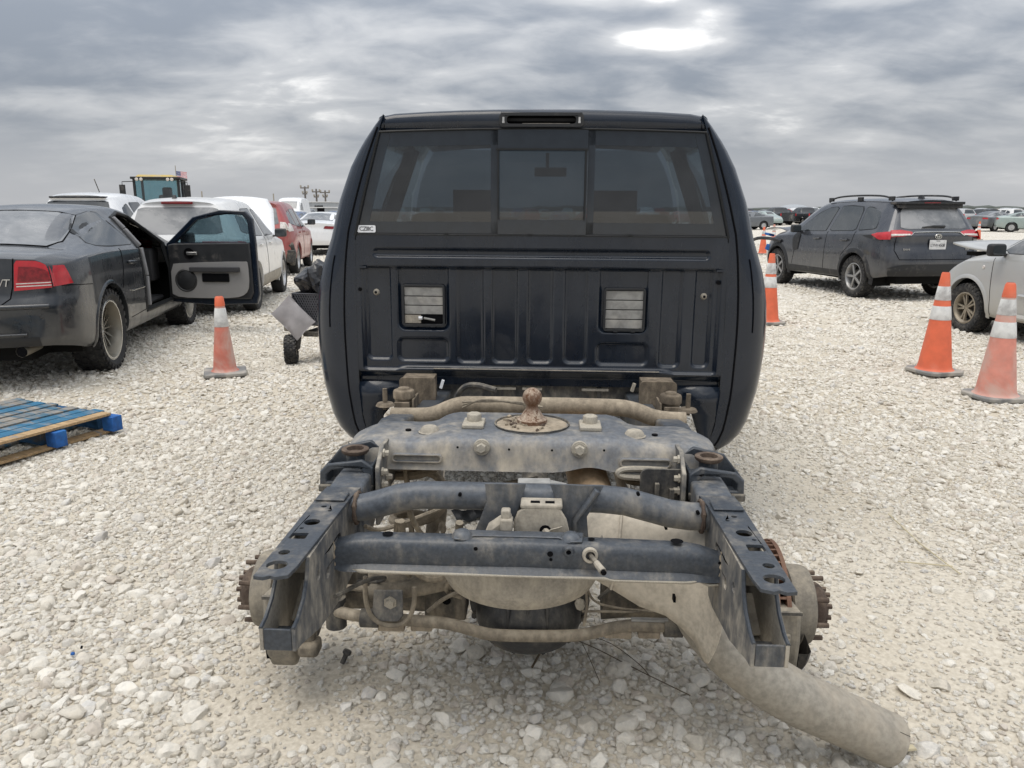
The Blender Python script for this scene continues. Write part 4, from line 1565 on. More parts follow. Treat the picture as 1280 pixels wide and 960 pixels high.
for x in (-.055, 0, .055):
    rb_.bar((x, AY - .205, AZ + .09), (x, AY - .206, AZ - .03), .010, .014)
rb_.build('cover_rib', dfo, bevel=.004)
# dished guard under the rear crossmember
gd = MB(M['drum'])
rows = []
for a in np.linspace(180, 360, 25):
    c_, s_ = math.cos(R(a)), math.sin(R(a))
    rows.append([(-.018 + .208 * c_, .46 + .10 * s_, .692), (-.018 + .211 * c_, .455 + .130 * s_, .645), (-.018 + .206 * c_, .455 + .130 * s_, .605 + .02 * s_), (-.018 + .19 * c_, .46 + .118 * s_, .578 + .035 * s_), (-.018 + .14 * c_, .48 + .08 * s_, .568 + .04 * s_)])
gd.grid(rows)
gdo = gd.build('dished_guard', truck, thick=.004, smooth=60)
ghl = MB(M['gap'])
ghl.lathe([(0, 0), (.008, 0)], (-.046, .346, .653), (0, -1, 0), 12)
ghl.build('guard_hole', gdo)

for sg in (-1, 1):
    hub = MB(M['rotor'])
    hub.lathe([(.10, -.012), (.192, -.012), (.192, -.003), (.192, -.001), (.10, .0)], (sg * .705, AY, AZ), (sg, 0, 0), 48)
    hub.lathe([(.10, .018), (.192, .018), (.192, .030), (.10, .030)], (sg * .705, AY, AZ), (sg, 0, 0), 48)
    disc = hub.build('brake_disc', truck, smooth=40)
    for k in range(44):
        a = 2 * math.pi * k / 44
        vn = MB(M['rotor'])
        vn.box((sg * (.705 + .0085), AY + .150 * math.cos(a), AZ + .150 * math.sin(a)), (.019, .080, .007), (a, 0, 0))
        if k == 0:
            v0 = vn.build('cooling_vane', disc)
            v0.data.transform(Matrix.Translation((0, -AY, -AZ)))
            v0.location = (0, AY, AZ)
        else:
            vo = v0.copy()
            COL.objects.link(vo)
            vo.parent = disc
            vo.rotation_euler = (a, 0, 0)
    dr = MB(M['caliper'])                                         # hat and hub barrel outboard of the disc
    dr.lathe([(.112, .058), (.120, .062), (.118, .112), (.113, .126), (.100, .132), (.0, .132)], (sg * .705, AY, AZ), (sg, 0, 0), 40)
    dro = dr.build('hub_barrel', axle, smooth=45)
    hb = MB(M['rust'])
    hb.lathe([(.068, .13), (.068, .158), (.062, .168), (.052, .176), (.045, .182), (.0, .182)], (sg * .705, AY, AZ), (sg, 0, 0), 24)
    for k in range(8):
        a = 2 * math.pi * (k + .5) / 8
        hb.lathe([(0, .190), (.008, .190), (.009, .17)], (sg * .705, AY + .046 * math.cos(a), AZ + .046 * math.sin(a)), (sg, 0, 0), 6)
    hb.build('axle_flange', axle, smooth=40)
    for k in range(8):
        a = 2 * math.pi * (k + .2) / 8
        sd = MB(M['rust'])
        sd.lathe([(0, .168), (.0075, .166), (.008, .12)], (sg * .705, AY + .095 * math.cos(a), AZ + .095 * math.sin(a)), (sg, 0, 0), 8)
        sd.build('wheel_stud', axle)
    # caliper and dust shield
    cal = MB(M['caliper'])
    cal.plate([(-.20, .085), (-.07, .07), (-.05, .02), (-.06, -.07), (-.10, -.14), (-.17, -.16), (-.205, -.10), (-.215, 0)], sg * .675, sg * .755, 'x')
    cal.v = [(x, y + AY, z + AZ) for x, y, z in cal.v]
    co_ = cal.build('brake_caliper', truck, bevel=.014, seg=3)
    wd = MB(M['gap'])
    wd.plate([(-.08, -.055), (-.02, -.05), (-.03, -.115), (-.075, -.12)], sg * .695, sg * .757, 'x')
    wd.v = [(x, y + AY - .118, z + AZ) for x, y, z in wd.v]
    wd.box((sg * .715, AY - .213, AZ + .085), (.070, .008, .009), None, M['dark_part'])
    wd.build('caliper_window', co_)
    em = MB(M['caliper'])
    em.box((sg * .712, AY - .217, AZ + .0), (.022, .012, .05))
    em.box((sg * .716, AY - .219, AZ + .004), (.012, .014, .02))
    em.build('caliper_boss', co_, bevel=.004)
    ls = MB(M['dark_part'])
    if sg > 0:
      ls.lathe([(.12, .034), (.190, .034), (.196, .042), (.196, .082), (.186, .092), (.12, .092)], (sg * .705, AY, AZ), (sg, 0, 0), 24, a0=105 if sg > 0 else -35, a1=215 if sg > 0 else 75)
    if sg > 0:
        ls.build('lower_shield', axle)
    sh = MB(M['dark_part'])
    sh.lathe([(.07, -.03), (.18, -.03), (.195, -.018), (.195, -.010)], (sg * .705, AY, AZ), (sg, 0, 0), 40, a0=-40 if sg > 0 else -140, a1=200 if sg > 0 else 100)
    sh.build('dust_shield', axle, thick=.003)
    # coil spring with seats
    n = 96
    cs = MB(M['mud'])
    cx = -sg * .0 + sg * .372
    cs.tube([(cx + .080 * math.cos(t), .95 + .080 * math.sin(t), .40 + .33 * k / n) for k, t in enumerate(np.linspace(0, 2 * math.pi * 4.2, n + 1))], .0145, 8)
    cs.build('coil_spring', truck)
    ss = MB(M['mud'])
    ss.lathe([(.0, .0), (.095, .0), (.095, .012), (.06, .02), (.05, .05)], (cx, .98, .375), (0, 0, 1), 20)
    ss.lathe([(.0, .0), (.095, .0), (.09, -.03), (.05, -.05)], (cx, .98, .755), (0, 0, 1), 20)
    ss.build('spring_seat', truck)
    st_ = MB(M['mud'])
    st_.bar((cx + .008, .86, .36), (cx - .022, .86, .80), .026, .012)
    st_.build('spring_strap', truck)
    # shock absorber and brackets
    sk = MB(M['hose'])
    sk.tube([(sg * .33, .92, .30), (sg * .31, 1.05, .60)], .032, 12)
    sk.tube([(sg * .31, 1.05, .60), (sg * .30, 1.10, .80)], .013, 8, M['steel'])
    sk.build('shock_absorber', truck)

# brackets on the axle as the photograph shows them
br = MB(M['frame_dusty'])
p = LY(485, 735, .60)
br.plate([(LY(*q, .53)[0], LY(*q, .53)[2]) for q in ((466, 738), (464, 772), (472, 777), (498, 777), (503, 770), (502, 738))], .526, .533, 'y')
bro = br.build('bump_bracket', truck, bevel=.006)
bt = MB(M['bolt'])
bt.lathe([(0, .014), (.012, .014), (.014, .004), (.019, .004), (.019, 0)], (LY(487, 753, .53)[0], .526, LY(487, 753, .53)[2]), (0, -1, 0), 6)
bt.build('bracket_bolt', bro)
rim_ = MB(M['hose'])
rim_.tube(chaikin([LY(*q, .524) for q in ((455, 722), (455, 752), (462, 772), (478, 783), (500, 783), (512, 772), (517, 754), (516, 735))], 2), .0065, 8)
rim_.build('cable_loop', axle)
br = MB(M['axle'])
br.plate([(-.58, .40), (-.58, .53), (-.47, .535), (-.47, .40)], .66, .67, 'y', [circle(-.525, .485, .02, 12)])
br.box((-.55, .70, .46), (.10, .08, .12))
br.lathe([(0, .02), (.014, .02), (.017, 0)], (-.525, .655, .485), (0, -1, 0), 10, M['bolt'])
br.build('axle_bracket', axle, bevel=.005)
bx2 = MB(M['axle'])
bx2.box((.30, .70, .46), (.16, .10, .16))
bx2.box((.46, .72, .47), (.14, .10, .14))
bx2.lathe([(0, .03), (.02, .03), (.03, .0)], (.30, .65, .475), (0, -1, 0), 12, M['dark_part'])
bx2.build('axle_bracket', axle, bevel=.01)
bx3 = MB(M['axle'])
bx3.box((-.24, .68, .40), (.12, .10, .12))
bx3.lathe([(0, .002), (.013, .002)], (-.235, .628, .405), (0, -1, 0), 12, M['gap'])
bx3.build('axle_bracket', axle, bevel=.006)
tr = MB(M['hose'])
tr.tube(chaikin([(-.45, .62, .43), (-.33, .60, .45), (-.20, .60, .485), (-.05, .60, .51), (.12, .62, .55)], 1), .023, 12)
tr.build('track_bar', truck)
pr_ = MB(M['mud'])
pr_.lathe([(.0, .0), (.095, .0), (.11, .008), (.11, .018), (.10, .022), (.0, .02)], (-.305, .66, .53), (.1, 0, 1), 26)
pr_.build('lower_spring_pan', truck)
# anti-roll bar
pts = chaikin([(-.60, .62, .385), (-.50, .56, .385), (-.30, .55, .382), (-.215, .55, .378), (-.13, .55, .352), (-.08, .55, .345), (.12, .55, .350), (.18, .55, .362), (.26, .55, .388), (.33, .55, .390), (.46, .56, .385), (.55, .62, .385)], 2)
sbm = MB(M['hose'])
sbm.tube(pts, .0165, 12)
sbar = sbm.build('anti_roll_bar', truck)
for x in (-.44, .40):
    q = MB(M['dark_part'])
    q.tube([(x - .025, .553, .385), (x + .025, .553, .385)], .026, 12)
    q.build('bar_bushing', sbar)
for x0 in (-.33, .30):
    q = MB(M['mud'])
    q.box((x0 - .05, .556, .362), (.075, .03, .022))
    q.box((x0 + .035, .556, .364), (.06, .03, .020))
    q.build('bar_clamp', sbar, bevel=.004)
el_ = MB(M['dark_part'])
el_.tube(chaikin([(.44, .62, .45), (.455, .60, .44), (.47, .58, .40), (.475, .575, .35)], 2), .034, 12)
el_.build('bar_end_link', truck)
el2 = MB(M['dark_part'])
el2.tube([(-.55, .60, .33), (-.55, .60, .42)], .03, 12)
el2.tube([(-.60, .61, .385), (-.52, .60, .385)], .022, 10, M['hose'])
el2.build('bar_end_link', truck)
lowb = MB(M['axle'])
p = LY(378, 793, .62)
lowb.box((p[0], .62, p[2] + .01), (.075, .08, .09), (.1, 0, .2))
lowb.box((p[0] + .025, .60, p[2] - .03), (.06, .06, .045))
lowb.build('lower_shock_bracket', axle, bevel=.012)
hs_ = MB(M['hose'])
hs_.tube(chaikin([(-.335, .50, .70), (-.335, .52, .62), (-.325, .55, .55), (-.29, .56, .51), (-.25, .56, .505), (-.21, .55, .53), (-.19, .53, .60), (-.18, .50, .70)], 3), .011, 8)
hs_.tube(chaikin([(-.345, .50, .70), (-.36, .53, .62), (-.35, .56, .54), (-.33, .58, .50)], 2), .007, 8)
hs_.tube(chaikin([(-.60, .60, .46), (-.50, .62, .44), (-.42, .63, .43)], 2), .009, 8)
hs_.tube(chaikin([(-.28, .57, .40), (-.24, .57, .44), (-.18, .57, .47), (-.12, .6, .48)], 2), .006, 8)
hs_.build('brake_hose', truck)
ln = MB(M['hose'])
ln.tube(chaikin([(.16, .55, .50), (.18, .56, .45), (.24, .57, .43), (.30, .57, .425), (.36, .57, .42), (.42, .56, .43)], 2), .0035, 6)
ln.tube(chaikin([(.15, .545, .43), (.22, .56, .424), (.30, .57, .418), (.37, .58, .43), (.42, .6, .47)], 2), .0035, 6)
ln.tube(chaikin([(.15, .55, .53), (.165, .54, .46), (.155, .54, .39)], 2), .004, 6)
ln.build('brake_line', axle)
wl_ = MB(M['louvre'])
wl_.box((.335, .55, .408), (.10, .014, .006))
wl_.build('pale_clip', axle)

# heat shield, tail pipe
sh = MB(M['shield'])
rows = []
for (tx, ty), (bx_, by_), dt_, db_ in (((712, 640), (705, 700), .62, .56), ((745, 634), (728, 716), .58, .50), ((775, 634), (762, 735), .54, .47), ((800, 640), (798, 757), .52, .45), ((830, 648), (830, 768), .50, .42), ((858, 655), (850, 783), .47, .40), ((880, 665), (866, 800), .44, .37), ((898, 690), (880, 826), .36, .33), ((906, 735), (884, 828), .30, .32)):
    a, b_ = Vector(LY(tx, ty, dt_)), Vector(LY(bx_, by_, db_))
    rows.append([tuple(a.lerp(b_, t) + Vector((0, -.035 * math.sin(math.pi * t) * 1.0, 0))) for t in np.linspace(0, 1, 9)])
sh.grid(rows)
shd = sh.build('heat_shield', truck, thick=.003, smooth=70)
rbm = MB(M['shield'])
for k in (2, ):
    rbm.tube([(x, y - .004, z) for x, y, z in rows[k]], .004, 6)
rbm.build('shield_rib', shd)
hl = MB(M['gap'])
for px, py in ((840, 744), (832, 662)):
    p = LY(px, py, .40)
    hl.box((p[0], .39 if py > 700 else .43, p[2]), (.006, .02, .014))
hl.build('shield_hole', shd)
up = MB(M['pipe_warm'])
up.tube(chaikin([(.150, 1.40, .74), (.155, 1.05, .735), (.165, .82, .728), (.18, .70, .70), (.20, .66, .66)], 2), .060, 20)
up.build('exhaust_pipe', truck)
sq = MB(M['shield'])
sq.grid([[(.25, 1.0, .72), (.245, .98, .80)], [(.27, .86, .66), (.262, .86, .74)], [(.30, .74, .58), (.29, .74, .70)]])
sq.build('pipe_shield', truck, thick=.003)
pl_ = MB(M['dark_part'])
pa_, pb_ = LY(796, 645, .60), LY(858, 586, .60)
pl_.plate(rrect(pa_[0], pa_[2], pb_[0], pb_[2], .02), .60, .607, 'y')
pl_.bar((pa_[0] + .045, .594, pa_[2] + .03), (pa_[0] + .045, .594, pa_[2] + .10), .014, .012)
pl_.bar((pa_[0] + .085, .594, pa_[2] + .03), (pa_[0] + .085, .594, pa_[2] + .085), .018, .012)
plo = pl_.build('ribbed_bracket', truck, bevel=.005)
hook = MB(M['bolt'])
hook.tube(chaikin([(.38, .672, .800), (.27, .668, .802), (.245, .664, .795), (.245, .664, .783), (.27, .666, .776), (.40, .67, .772)], 2), .009, 8)
hook.build('hanger_hook', truck)
# the tail pipe lies on the gravel: ends far right, rises to the axle


P0 = Vector(LY(895, 790, .62))
tail = MB(M['pipe_tan'])
cth, sth = math.cos(TRUCK_YAW), math.sin(TRUCK_YAW)


def to_local(v):
    x, y = v[0] - TRUCK_X, v[1] - TRUCK_Y
    return Vector((x * cth - y * sth, x * sth + y * cth, v[2]))


RP = .071
e1 = to_local(on_ground(1112, 922, float(ground_z(1.0, 1.85)) + RP + .012))
e0 = Vector(LY(864, 752, .56))
e00 = Vector(LY(842, 690, .74))
m1 = to_local(on_ground(905, 810, .37))
m2 = to_local(on_ground(975, 862, .275))
path = chaikin([tuple(e00 + Vector((-.06, .05, .08))), tuple(e00), tuple(e0), tuple(m1), tuple(m2), tuple(m2.lerp(e1, .5)), tuple(e1)], 2)
tail.tube(path, RP, 28, cap=False)
tail.tube(path, RP - .004, 28, M['dark_part'], cap=False)
# rolled end
a, b = Vector(path[-2]), Vector(path[-1])
tail.tube([b, b + (b - a).normalized() * .002], [RP, RP - .004], 28, cap=False)
tp_ = tail.build('tail_pipe', truck, smooth=40)
sm = MB(M['gap'])
nrm = (b - a).normalized()
sidev = nrm.cross(Vector((0, 0, 1))).normalized()
upv = sidev.cross(nrm)
off = (upv * .72 - sidev * -.69).normalized() * (RP + .0004)
sm.tube([Vector(path[i]) + off for i in range(len(path) - 1, len(path) - 4, -1)], .0006, 5)
sm.build('pipe_seam', tp_)

# ------------------------------------------------------------------ cars: lofted shells with wheel openings, windows, lamps and wheels
class Shell:
    """body as a loft of cross-sections; y runs forward from the rear axle"""

    def __init__(s, P, n=90):
        s.P = P
        s.y0, s.y1 = P['y0'], P['y1']
        s.prof = chaikin(P['prof'], 2)
        s.belt = chaikin(P['belt'], 2)
        s.wr = chaikin(P['wr'], 1)
        s.wb = chaikin(P['wb'], 2)
        s.zs = P['zs']
        s.rear = P['rear']                       # (z, inset)
        s.front = P['front']
        s.er, s.ef = P.get('er', .7), P.get('ef', .8)
        s.cr, s.cf = P.get('cr', .10), P.get('cf', .22)
        ys = np.linspace(s.y0, s.y1, n)
        s.ys = ys

    def f(s, L, y):
        return float(np.interp(y, [p[0] for p in L], [p[1] for p in L]))

    def ring(s, y):
        zr, zb, wr, wb, zs = s.f(s.prof, y), s.f(s.belt, y), s.f(s.wr, y), s.f(s.wb, y), s.f(s.zs, y)
        zb = min(zb, zr - .02)
        k_ = 1 - .065 * max(0, 1 - (y - s.y0) / .34) ** 2 - .065 * max(0, 1 - (s.y1 - y) / .34) ** 2
        wr, wb = wr * k_, wb * k_
        zm = zs + (zb - zs) * .62
        h = zr - zb
        pts = [(wb * .93, zs), (wb * .985, zs + .05), (wb * 1.0, zs + (zb - zs) * .35), (wb * 1.0, zm), (wb * .975, zb - .03), (wb * .955, zb)]
        pts += [(wr + (wb * .94 - wr) * .30, zb + h * .62), (wr, zr - .10 * min(1, h / .3)), (wr * .88, zr - .018), (wr * .45, zr + .006), (0, zr + .012)]
        return chaikin(pts, 2)

    def warp(s, x, y, z):
        Y = y
        if y - s.y0 < s.er:
            k = 1 - (y - s.y0) / s.er
            Y += k * (s.f(s.rear, z) + s.cr * min(1, (abs(x) / .9)) ** 3)
        if s.y1 - y < s.ef:
            k = 1 - (s.y1 - y) / s.ef
            Y -= k * (s.f(s.front, z) + s.cf * min(1, (abs(x) / .9)) ** 2.5)
        return Y

    def unwarp(s, Y, x, z):
        y = Y
        q = s.f(s.rear, z) + s.cr * min(1, abs(x) / .9) ** 3
        t = (Y - q - q * s.y0 / s.er) / (1 - q / s.er)
        if t - s.y0 < s.er:
            y = max(t, s.y0)
        q = s.f(s.front, z) + s.cf * min(1, abs(x) / .9) ** 2.5
        t = (Y + q - q * s.y1 / s.ef) / (1 - q / s.ef)
        if s.y1 - t < s.ef:
            y = min(t, s.y1)
        return y

    def side_x(s, Y, z):
        r = s.ring(s.unwarp(Y, .85, z))
        return float(np.interp(z, [p[1] for p in r], [p[0] for p in r]))

    def top_z(s, x, Y):
        y = Y
        for _ in range(3):
            r = s.ring(y)
            h = len(r) // 2
            xs_, zs_ = [p[0] for p in r[h:]][::-1], [p[1] for p in r[h:]][::-1]
            z = float(np.interp(abs(x), xs_, zs_))
            y = s.unwarp(Y, x, z)
        return z

    def body(s, mat, name='body', parent=None, cuts=(), arches=(), build=True):
        n = len(s.ys)
        rows = []
        for y in s.ys:
            r = s.ring(y)
            full = [(x, z) for x, z in r] + [(-x, z) for x, z in r[-2::-1]]
            rows.append([(x, s.warp(x, y, z), z) for x, z in full])
        m = len(rows[0])
        cell = (s.y1 - s.y0) / n
        for ya, ra, zc in arches:
            for row in rows:
                for j, (x, y, z) in enumerate(row):
                    if abs(x) > .4 and z < zc + ra * 1.3:
                        dd = math.hypot(y - ya, z - zc)
                        if abs(dd - ra) < cell * .75 and dd > 1e-4:
                            row[j] = (x, ya + (y - ya) * ra / dd, zc + (z - zc) * ra / dd)

        def skip(i, j):
            q = [rows[i][j], rows[i][j + 1], rows[i + 1][j], rows[i + 1][j + 1]]
            cx, cy, cz = [sum(p[k] for p in q) / 4 for k in range(3)]
            for ya, ra, zc in arches:
                if abs(cx) > .4 and cz < zc + ra and math.hypot(cy - ya, cz - zc) < ra:
                    return True
                if abs(cx) > .4 and cz < zc and abs(cy - ya) < ra:
                    return True
            for sgn, poly in cuts:
                if cx * sgn > .3 and inside(poly, cy, cz):
                    return True
            return False
        b = MB(mat)
        b.grid(rows, skip=skip)
        for i, sg in ((0, 1), (n - 1, -1)):          # end faces
            r = s.ring(s.ys[i])
            y = s.ys[i]
            cap = []
            for x, z in r:
                cap.append([(x * t, s.warp(x * t, y, z), z) for t in np.linspace(-1, 1, 15)])
            b.grid(cap)
        return b.build(name, parent, smooth=52) if build else b

    # panels that follow the shell ---------------------------------------------------
    def side_poly(s, poly, sgn, off, mat, b=None, n=14, m=6):
        b = b or MB(mat)
        y0, y1 = min(p[0] for p in poly), max(p[0] for p in poly)
        rows = []
        for Y in np.linspace(y0 + 1e-4, y1 - 1e-4, n):
            lo, hi = span(poly, Y)
            rows.append([(sgn * (s.side_x(Y, z) + off), Y, z) for z in np.linspace(lo, hi, m)])
        b.grid(rows, mat)
        return b

    def rear_poly(s, poly, off, mat, b=None, n=14, m=6, front=False):
        """poly in (x, z) on the tail (or nose)"""
        b = b or MB(mat)
        x0, x1 = min(p[0] for p in poly), max(p[0] for p in poly)
        yy = s.y1 if front else s.y0
        rg_ = s.ring(yy)
        zz_, xx_ = [p[1] for p in rg_], [p[0] for p in rg_]
        lim = lambda z: float(np.interp(z, zz_, xx_))
        o = off if front else -off
        rows = []
        for x in np.linspace(x0 + 1e-4, x1 - 1e-4, n):
            lo, hi = span(poly, x)
            row = []
            for z in np.linspace(lo, hi, m):
                x2 = math.copysign(min(abs(x), lim(z)), x)
                row.append((x2, s.warp(x2, yy, z) + o, z))
            rows.append(row)
        b.grid(rows, mat)
        return b

    def top_poly(s, poly, off, mat, b=None, n=14, m=8):
        """poly in (y, halfwidth): symmetric panel on the upper surface"""
        b = b or MB(mat)
        rows = []
        ys = [p[0] for p in poly]
        for Y in np.linspace(min(ys), max(ys), n):
            w = float(np.interp(Y, ys, [p[1] for p in poly]))
            rows.append([(x, Y, s.top_z(x, Y) + off) for x in np.linspace(-w, w, m)])
        b.grid(rows, mat)
        return b


def span(poly, t):
    zs = []
    for (a, b), (c, d_) in zip(poly, list(poly[1:]) + [poly[0]]):
        if (a - t) * (c - t) <= 0 and abs(a - c) > 1e-9:
            zs.append(b + (d_ - b) * (t - a) / (c - a))
    return (min(zs), max(zs)) if zs else (poly[0][1], poly[0][1])


def inside(poly, x, y):
    r = False
    for (a, b), (c, d_) in zip(poly, list(poly[1:]) + [poly[0]]):
        if (b > y) != (d_ > y) and x < (c - a) * (y - b) / (d_ - b) + a:
            r = not r
    return r


def grow(poly, k):
    cx, cy = sum(p[0] for p in poly) / len(poly), sum(p[1] for p in poly) / len(poly)
    out = []
    for x, y in poly:
        dd = math.hypot(x - cx, y - cy)
        out.append((cx + (x - cx) * (1 + k / dd), cy + (y - cy) * (1 + k / dd)))
    return out


def rounded(poly, it=2):
    P = list(poly) + [poly[0]]
    Q = []
    for (a, b), (c, d_) in zip(P[:-1], P[1:]):
        Q += [(a * .93 + c * .07, b * .93 + d_ * .07), (a * .07 + c * .93, b * .07 + d_ * .93)]
    return Q


def wheel_into(parent, x, y, r, w, rr, spokes, rim_mat, tyre_mat, side, blocks=0, dish=0.02, steer=0.0, style='twin'):
    wp = pivot('wheel', parent, (x, y, r), (0, 0, steer))
    tyre_mb(r, rr, w, tyre_mat, blocks).build('tyre', wp)
    b = MB(M['chrome_dish'] if style == 'thin' else rim_mat)
    fx = w * .40
    b.lathe([(rr + .004, fx + .01), (rr - .012, fx + .012), (rr - .022, fx - .004), (rr - .030, fx - dish), (rr - .03, -w * .4), (rr + .004, -w * .4)], (0, 0, 0), (side, 0, 0), 40)
    if style == 'thin':
        b.lathe([(rr + .008, fx + .012), (rr - .004, fx + .017), (rr - .016, fx + .014)], (0, 0, 0), (side, 0, 0), 40, M['chrome'])
    rim = b.build('rim', wp, smooth=50)
    bk = MB(M['well'])
    bk.lathe([(.0, -.02), (rr - .03, -.03)], (0, 0, 0), (side, 0, 0), 24)
    bk.lathe([(.0, .0), (rr * .55, .0), (rr * .55, -.02)], (0, 0, 0), (side, 0, 0), 24, M['dark_part'])
    bk.build('brake', wp)
    fc = fx - dish - .004
    sp = MB(rim_mat)
    sp.lathe([(.0, fc + .006), (rr * .13, fc + .006), (rr * .17, fc), (rr * .17, fc - .03)], (0, 0, 0), (side, 0, 0), 18)
    for k in range(spokes):
        a = 2 * math.pi * k / spokes
        if style == 'twin':
            for da in (-.13, .13):
                p = (side * (fc - .004), rr * .15 * math.cos(a + da * 2), rr * .15 * math.sin(a + da * 2))
                q = (side * (fc - .006), (rr - .025) * math.cos(a + da * 1.35), (rr - .025) * math.sin(a + da * 1.35))
                sp.bar(p, q, .022, .028, up=(1, 0, 0))
        else:
            p = (side * (fc - .004), rr * .12 * math.cos(a), rr * .12 * math.sin(a))
            q = (side * (fc - .002), (rr - .025) * math.cos(a), (rr - .025) * math.sin(a))
            sp.bar(p, q, .040 if style == 'wide' else .017, .026, up=(1, 0, 0))
    sp.build('spokes', wp, bevel=.003 if style != 'thin' else 0)
    for k in range(5):
        pass
    return wp


def arch_parts(sh, parent, arches, lip_mat, lip=.03, out=.012, w=.93):
    for ya, ra, zc in arches:
        b = MB(M['well'])
        rows = []
        for a in np.linspace(-20, 200, 25):
            y, z = ya + (ra + .01) * math.cos(R(a)), zc + (ra + .01) * math.sin(R(a))
            rows.append([(.45, y, z), (.80, y, z)])
        b.grid(rows)
        b.add([(.45, ya + (ra + .01) * math.cos(R(a)), zc + (ra + .01) * math.sin(R(a))) for a in np.linspace(-20, 200, 25)], [tuple(range(25))])
        b.mirror_x()
        b.build('wheel_well', parent)
        for sgn in (-1, 1):
            L = MB(lip_mat)
            rows = []
            for a in np.linspace(-14, 194, 36):
                c_, s_ = math.cos(R(a)), math.sin(R(a))
                pts = []
                for rr_, o in ((ra - .004, -.06), (ra - .004, out), (ra + lip * .6, out), (ra + lip, .001)):
                    y, z = ya + rr_ * c_, zc + rr_ * s_
                    z2 = max(z, sh.f(sh.zs, y) + .01)
                    pts.append((sgn * (sh.side_x(y, z2) + o), y, z))
                rows.append(pts)
            L.grid(rows)
            L.build('arch_lip', parent, smooth=60)


def underbody(sh, parent, z=.22, mat=None):
    b = MB(M['well'])
    b.box((0, (sh.y0 + sh.y1) / 2, z + .10), (1.1, (sh.y1 - sh.y0) * .9, .16))
    b.box((0, (sh.y0 + sh.y1) / 2 + .15, z + .05), (1.5, 1.6, .06))
    b.build('underbody', parent)


def line_side(sh, pts, sgn, parent, name='panel_gap', r=.0035, off=.001, mat=None, n=16):
    P = []
    for a, b_ in zip(pts[:-1], pts[1:]):
        for t in np.linspace(0, 1, n)[:-1]:
            P.append((a[0] + (b_[0] - a[0]) * t, a[1] + (b_[1] - a[1]) * t))
    P.append(pts[-1])
    b = MB(mat or M['gap'])
    b.tube([(sgn * (sh.side_x(y, z) + off), y, z) for y, z in P], r, 5)
    return b.build(name, parent)


def line_rear(sh, pts, parent, name='panel_gap', r=.0035, off=.001, mat=None, n=12):
    P = []
    for a, b_ in zip(pts[:-1], pts[1:]):
        for t in np.linspace(0, 1, n)[:-1]:
            P.append((a[0] + (b_[0] - a[0]) * t, a[1] + (b_[1] - a[1]) * t))
    P.append(pts[-1])
    b = MB(mat or M['gap'])
    b.tube([(x, sh.warp(x, sh.y0, z) - off, z) for x, z in P], r, 5)
    return b.build(name, parent)


def windows_side(sh, parent, polys, mat, sgns=(-1, 1), trim=None, names='side_window', edge=.018):
    for sgn in sgns:
        for poly in polys:
            fr = sh.side_poly(rounded(grow(poly, edge)), sgn, .0025, trim or M['seal'])
            o = fr.build('window_frame', parent, smooth=60)
            w = sh.side_poly(rounded(poly), sgn, .005, mat)
            w.build('window_pane', o, smooth=60)


def door_mirror(parent, p, sgn, mat, size=(.11, .10, .15), glass=True):
    b = MB(mat)
    b.box((p[0] + sgn * .10, p[1], p[2]), (.20, .11, .145), (0, 0, 0))
    o = b.build('door_mirror', parent, bevel=.035, seg=4)
    a = MB(M['black_trim'])
    a.bar((p[0] - sgn * .06, p[1] + .03, p[2] - .06), (p[0] + sgn * .03, p[1], p[2] - .05), .05, .03)
    a.build('mirror_arm', o)
    g_ = MB(M['car_glass'])
    g_.plate(rrect(min(p[0] + sgn * .02, p[0] + sgn * .18), p[2] - .055, max(p[0] + sgn * .02, p[0] + sgn * .18), p[2] + .055, .025), p[1] - .058, p[1] - .054, 'y')
    g_.build('mirror_glass', o)
    return o


def place(root, axle_xy, head_deg):
    root.location = (axle_xy[0], axle_xy[1], float(ground_z(*axle_xy)) if abs(axle_xy[1]) < 26 else 0)
    root.rotation_euler = (0, 0, R(head_deg))


P_PAINT = {
    'dark': car_paint('dusty charcoal car paint', (.014, .018, .024), .26, .3, (.21, .205, .195), .20, .8),
    'grey': car_paint('slate grey car paint', (.038, .043, .055), .28, .5, (.25, .24, .22), .22, .85),
    'white': car_paint('white car paint', (.72, .72, .71), .30, 0, (.50, .47, .41), .25, .7),
    'white2': car_paint('bright white car paint', (.78, .79, .80), .28, 0, (.6, .57, .5), .15, .7),
    'red': car_paint('red car paint', (.30, .022, .022), .32, .2, (.42, .34, .29), .40, .7),
    'silver': car_paint('pale silver car paint', (.46, .465, .46), .34, .35, (.46, .43, .37), .45, .6),
}

# ---- dark saloon on the left, front passenger door open
DK = dict(y0=-1.10, y1=4.02,
          prof=[(-1.10, 1.13), (-1.0, 1.165), (-.55, 1.19), (-.38, 1.20), (.10, 1.37), (.55, 1.50), (1.0, 1.555), (1.5, 1.56), (1.95, 1.52), (2.4, 1.34), (2.75, 1.17), (2.95, 1.12), (3.5, 1.07), (3.9, .98), (4.02, .90)],
          belt=[(-1.10, 1.07), (-.3, 1.13), (.4, 1.13), (1.4, 1.105), (2.6, 1.08), (3.2, 1.02), (4.02, .82)],
          wr=[(-1.1, .74), (-.5, .76), (.0, .63), (.5, .60), (1.3, .62), (1.9, .62), (2.5, .70), (3.0, .74), (4.02, .68)],
          wb=[(-1.1, .885), (-.8, .935), (-.5, .955), (0, .965), (1.3, .955), (2.5, .955), (3.1, .96), (3.7, .92), (4.02, .84)],
          zs=[(-1.1, .40), (-.6, .31), (-.3, .29), (2.6, .29), (3.4, .29), (4.02, .32)],
          rear=[(.30, .10), (.45, .02), (.60, .0), (.74, -.01), (.80, .035), (1.0, .045), (1.15, .06)],
          front=[(.3, .05), (.55, .0), (.9, .08), (1.0, .15)], er=.7, ef=.8, cr=.16, cf=.2)
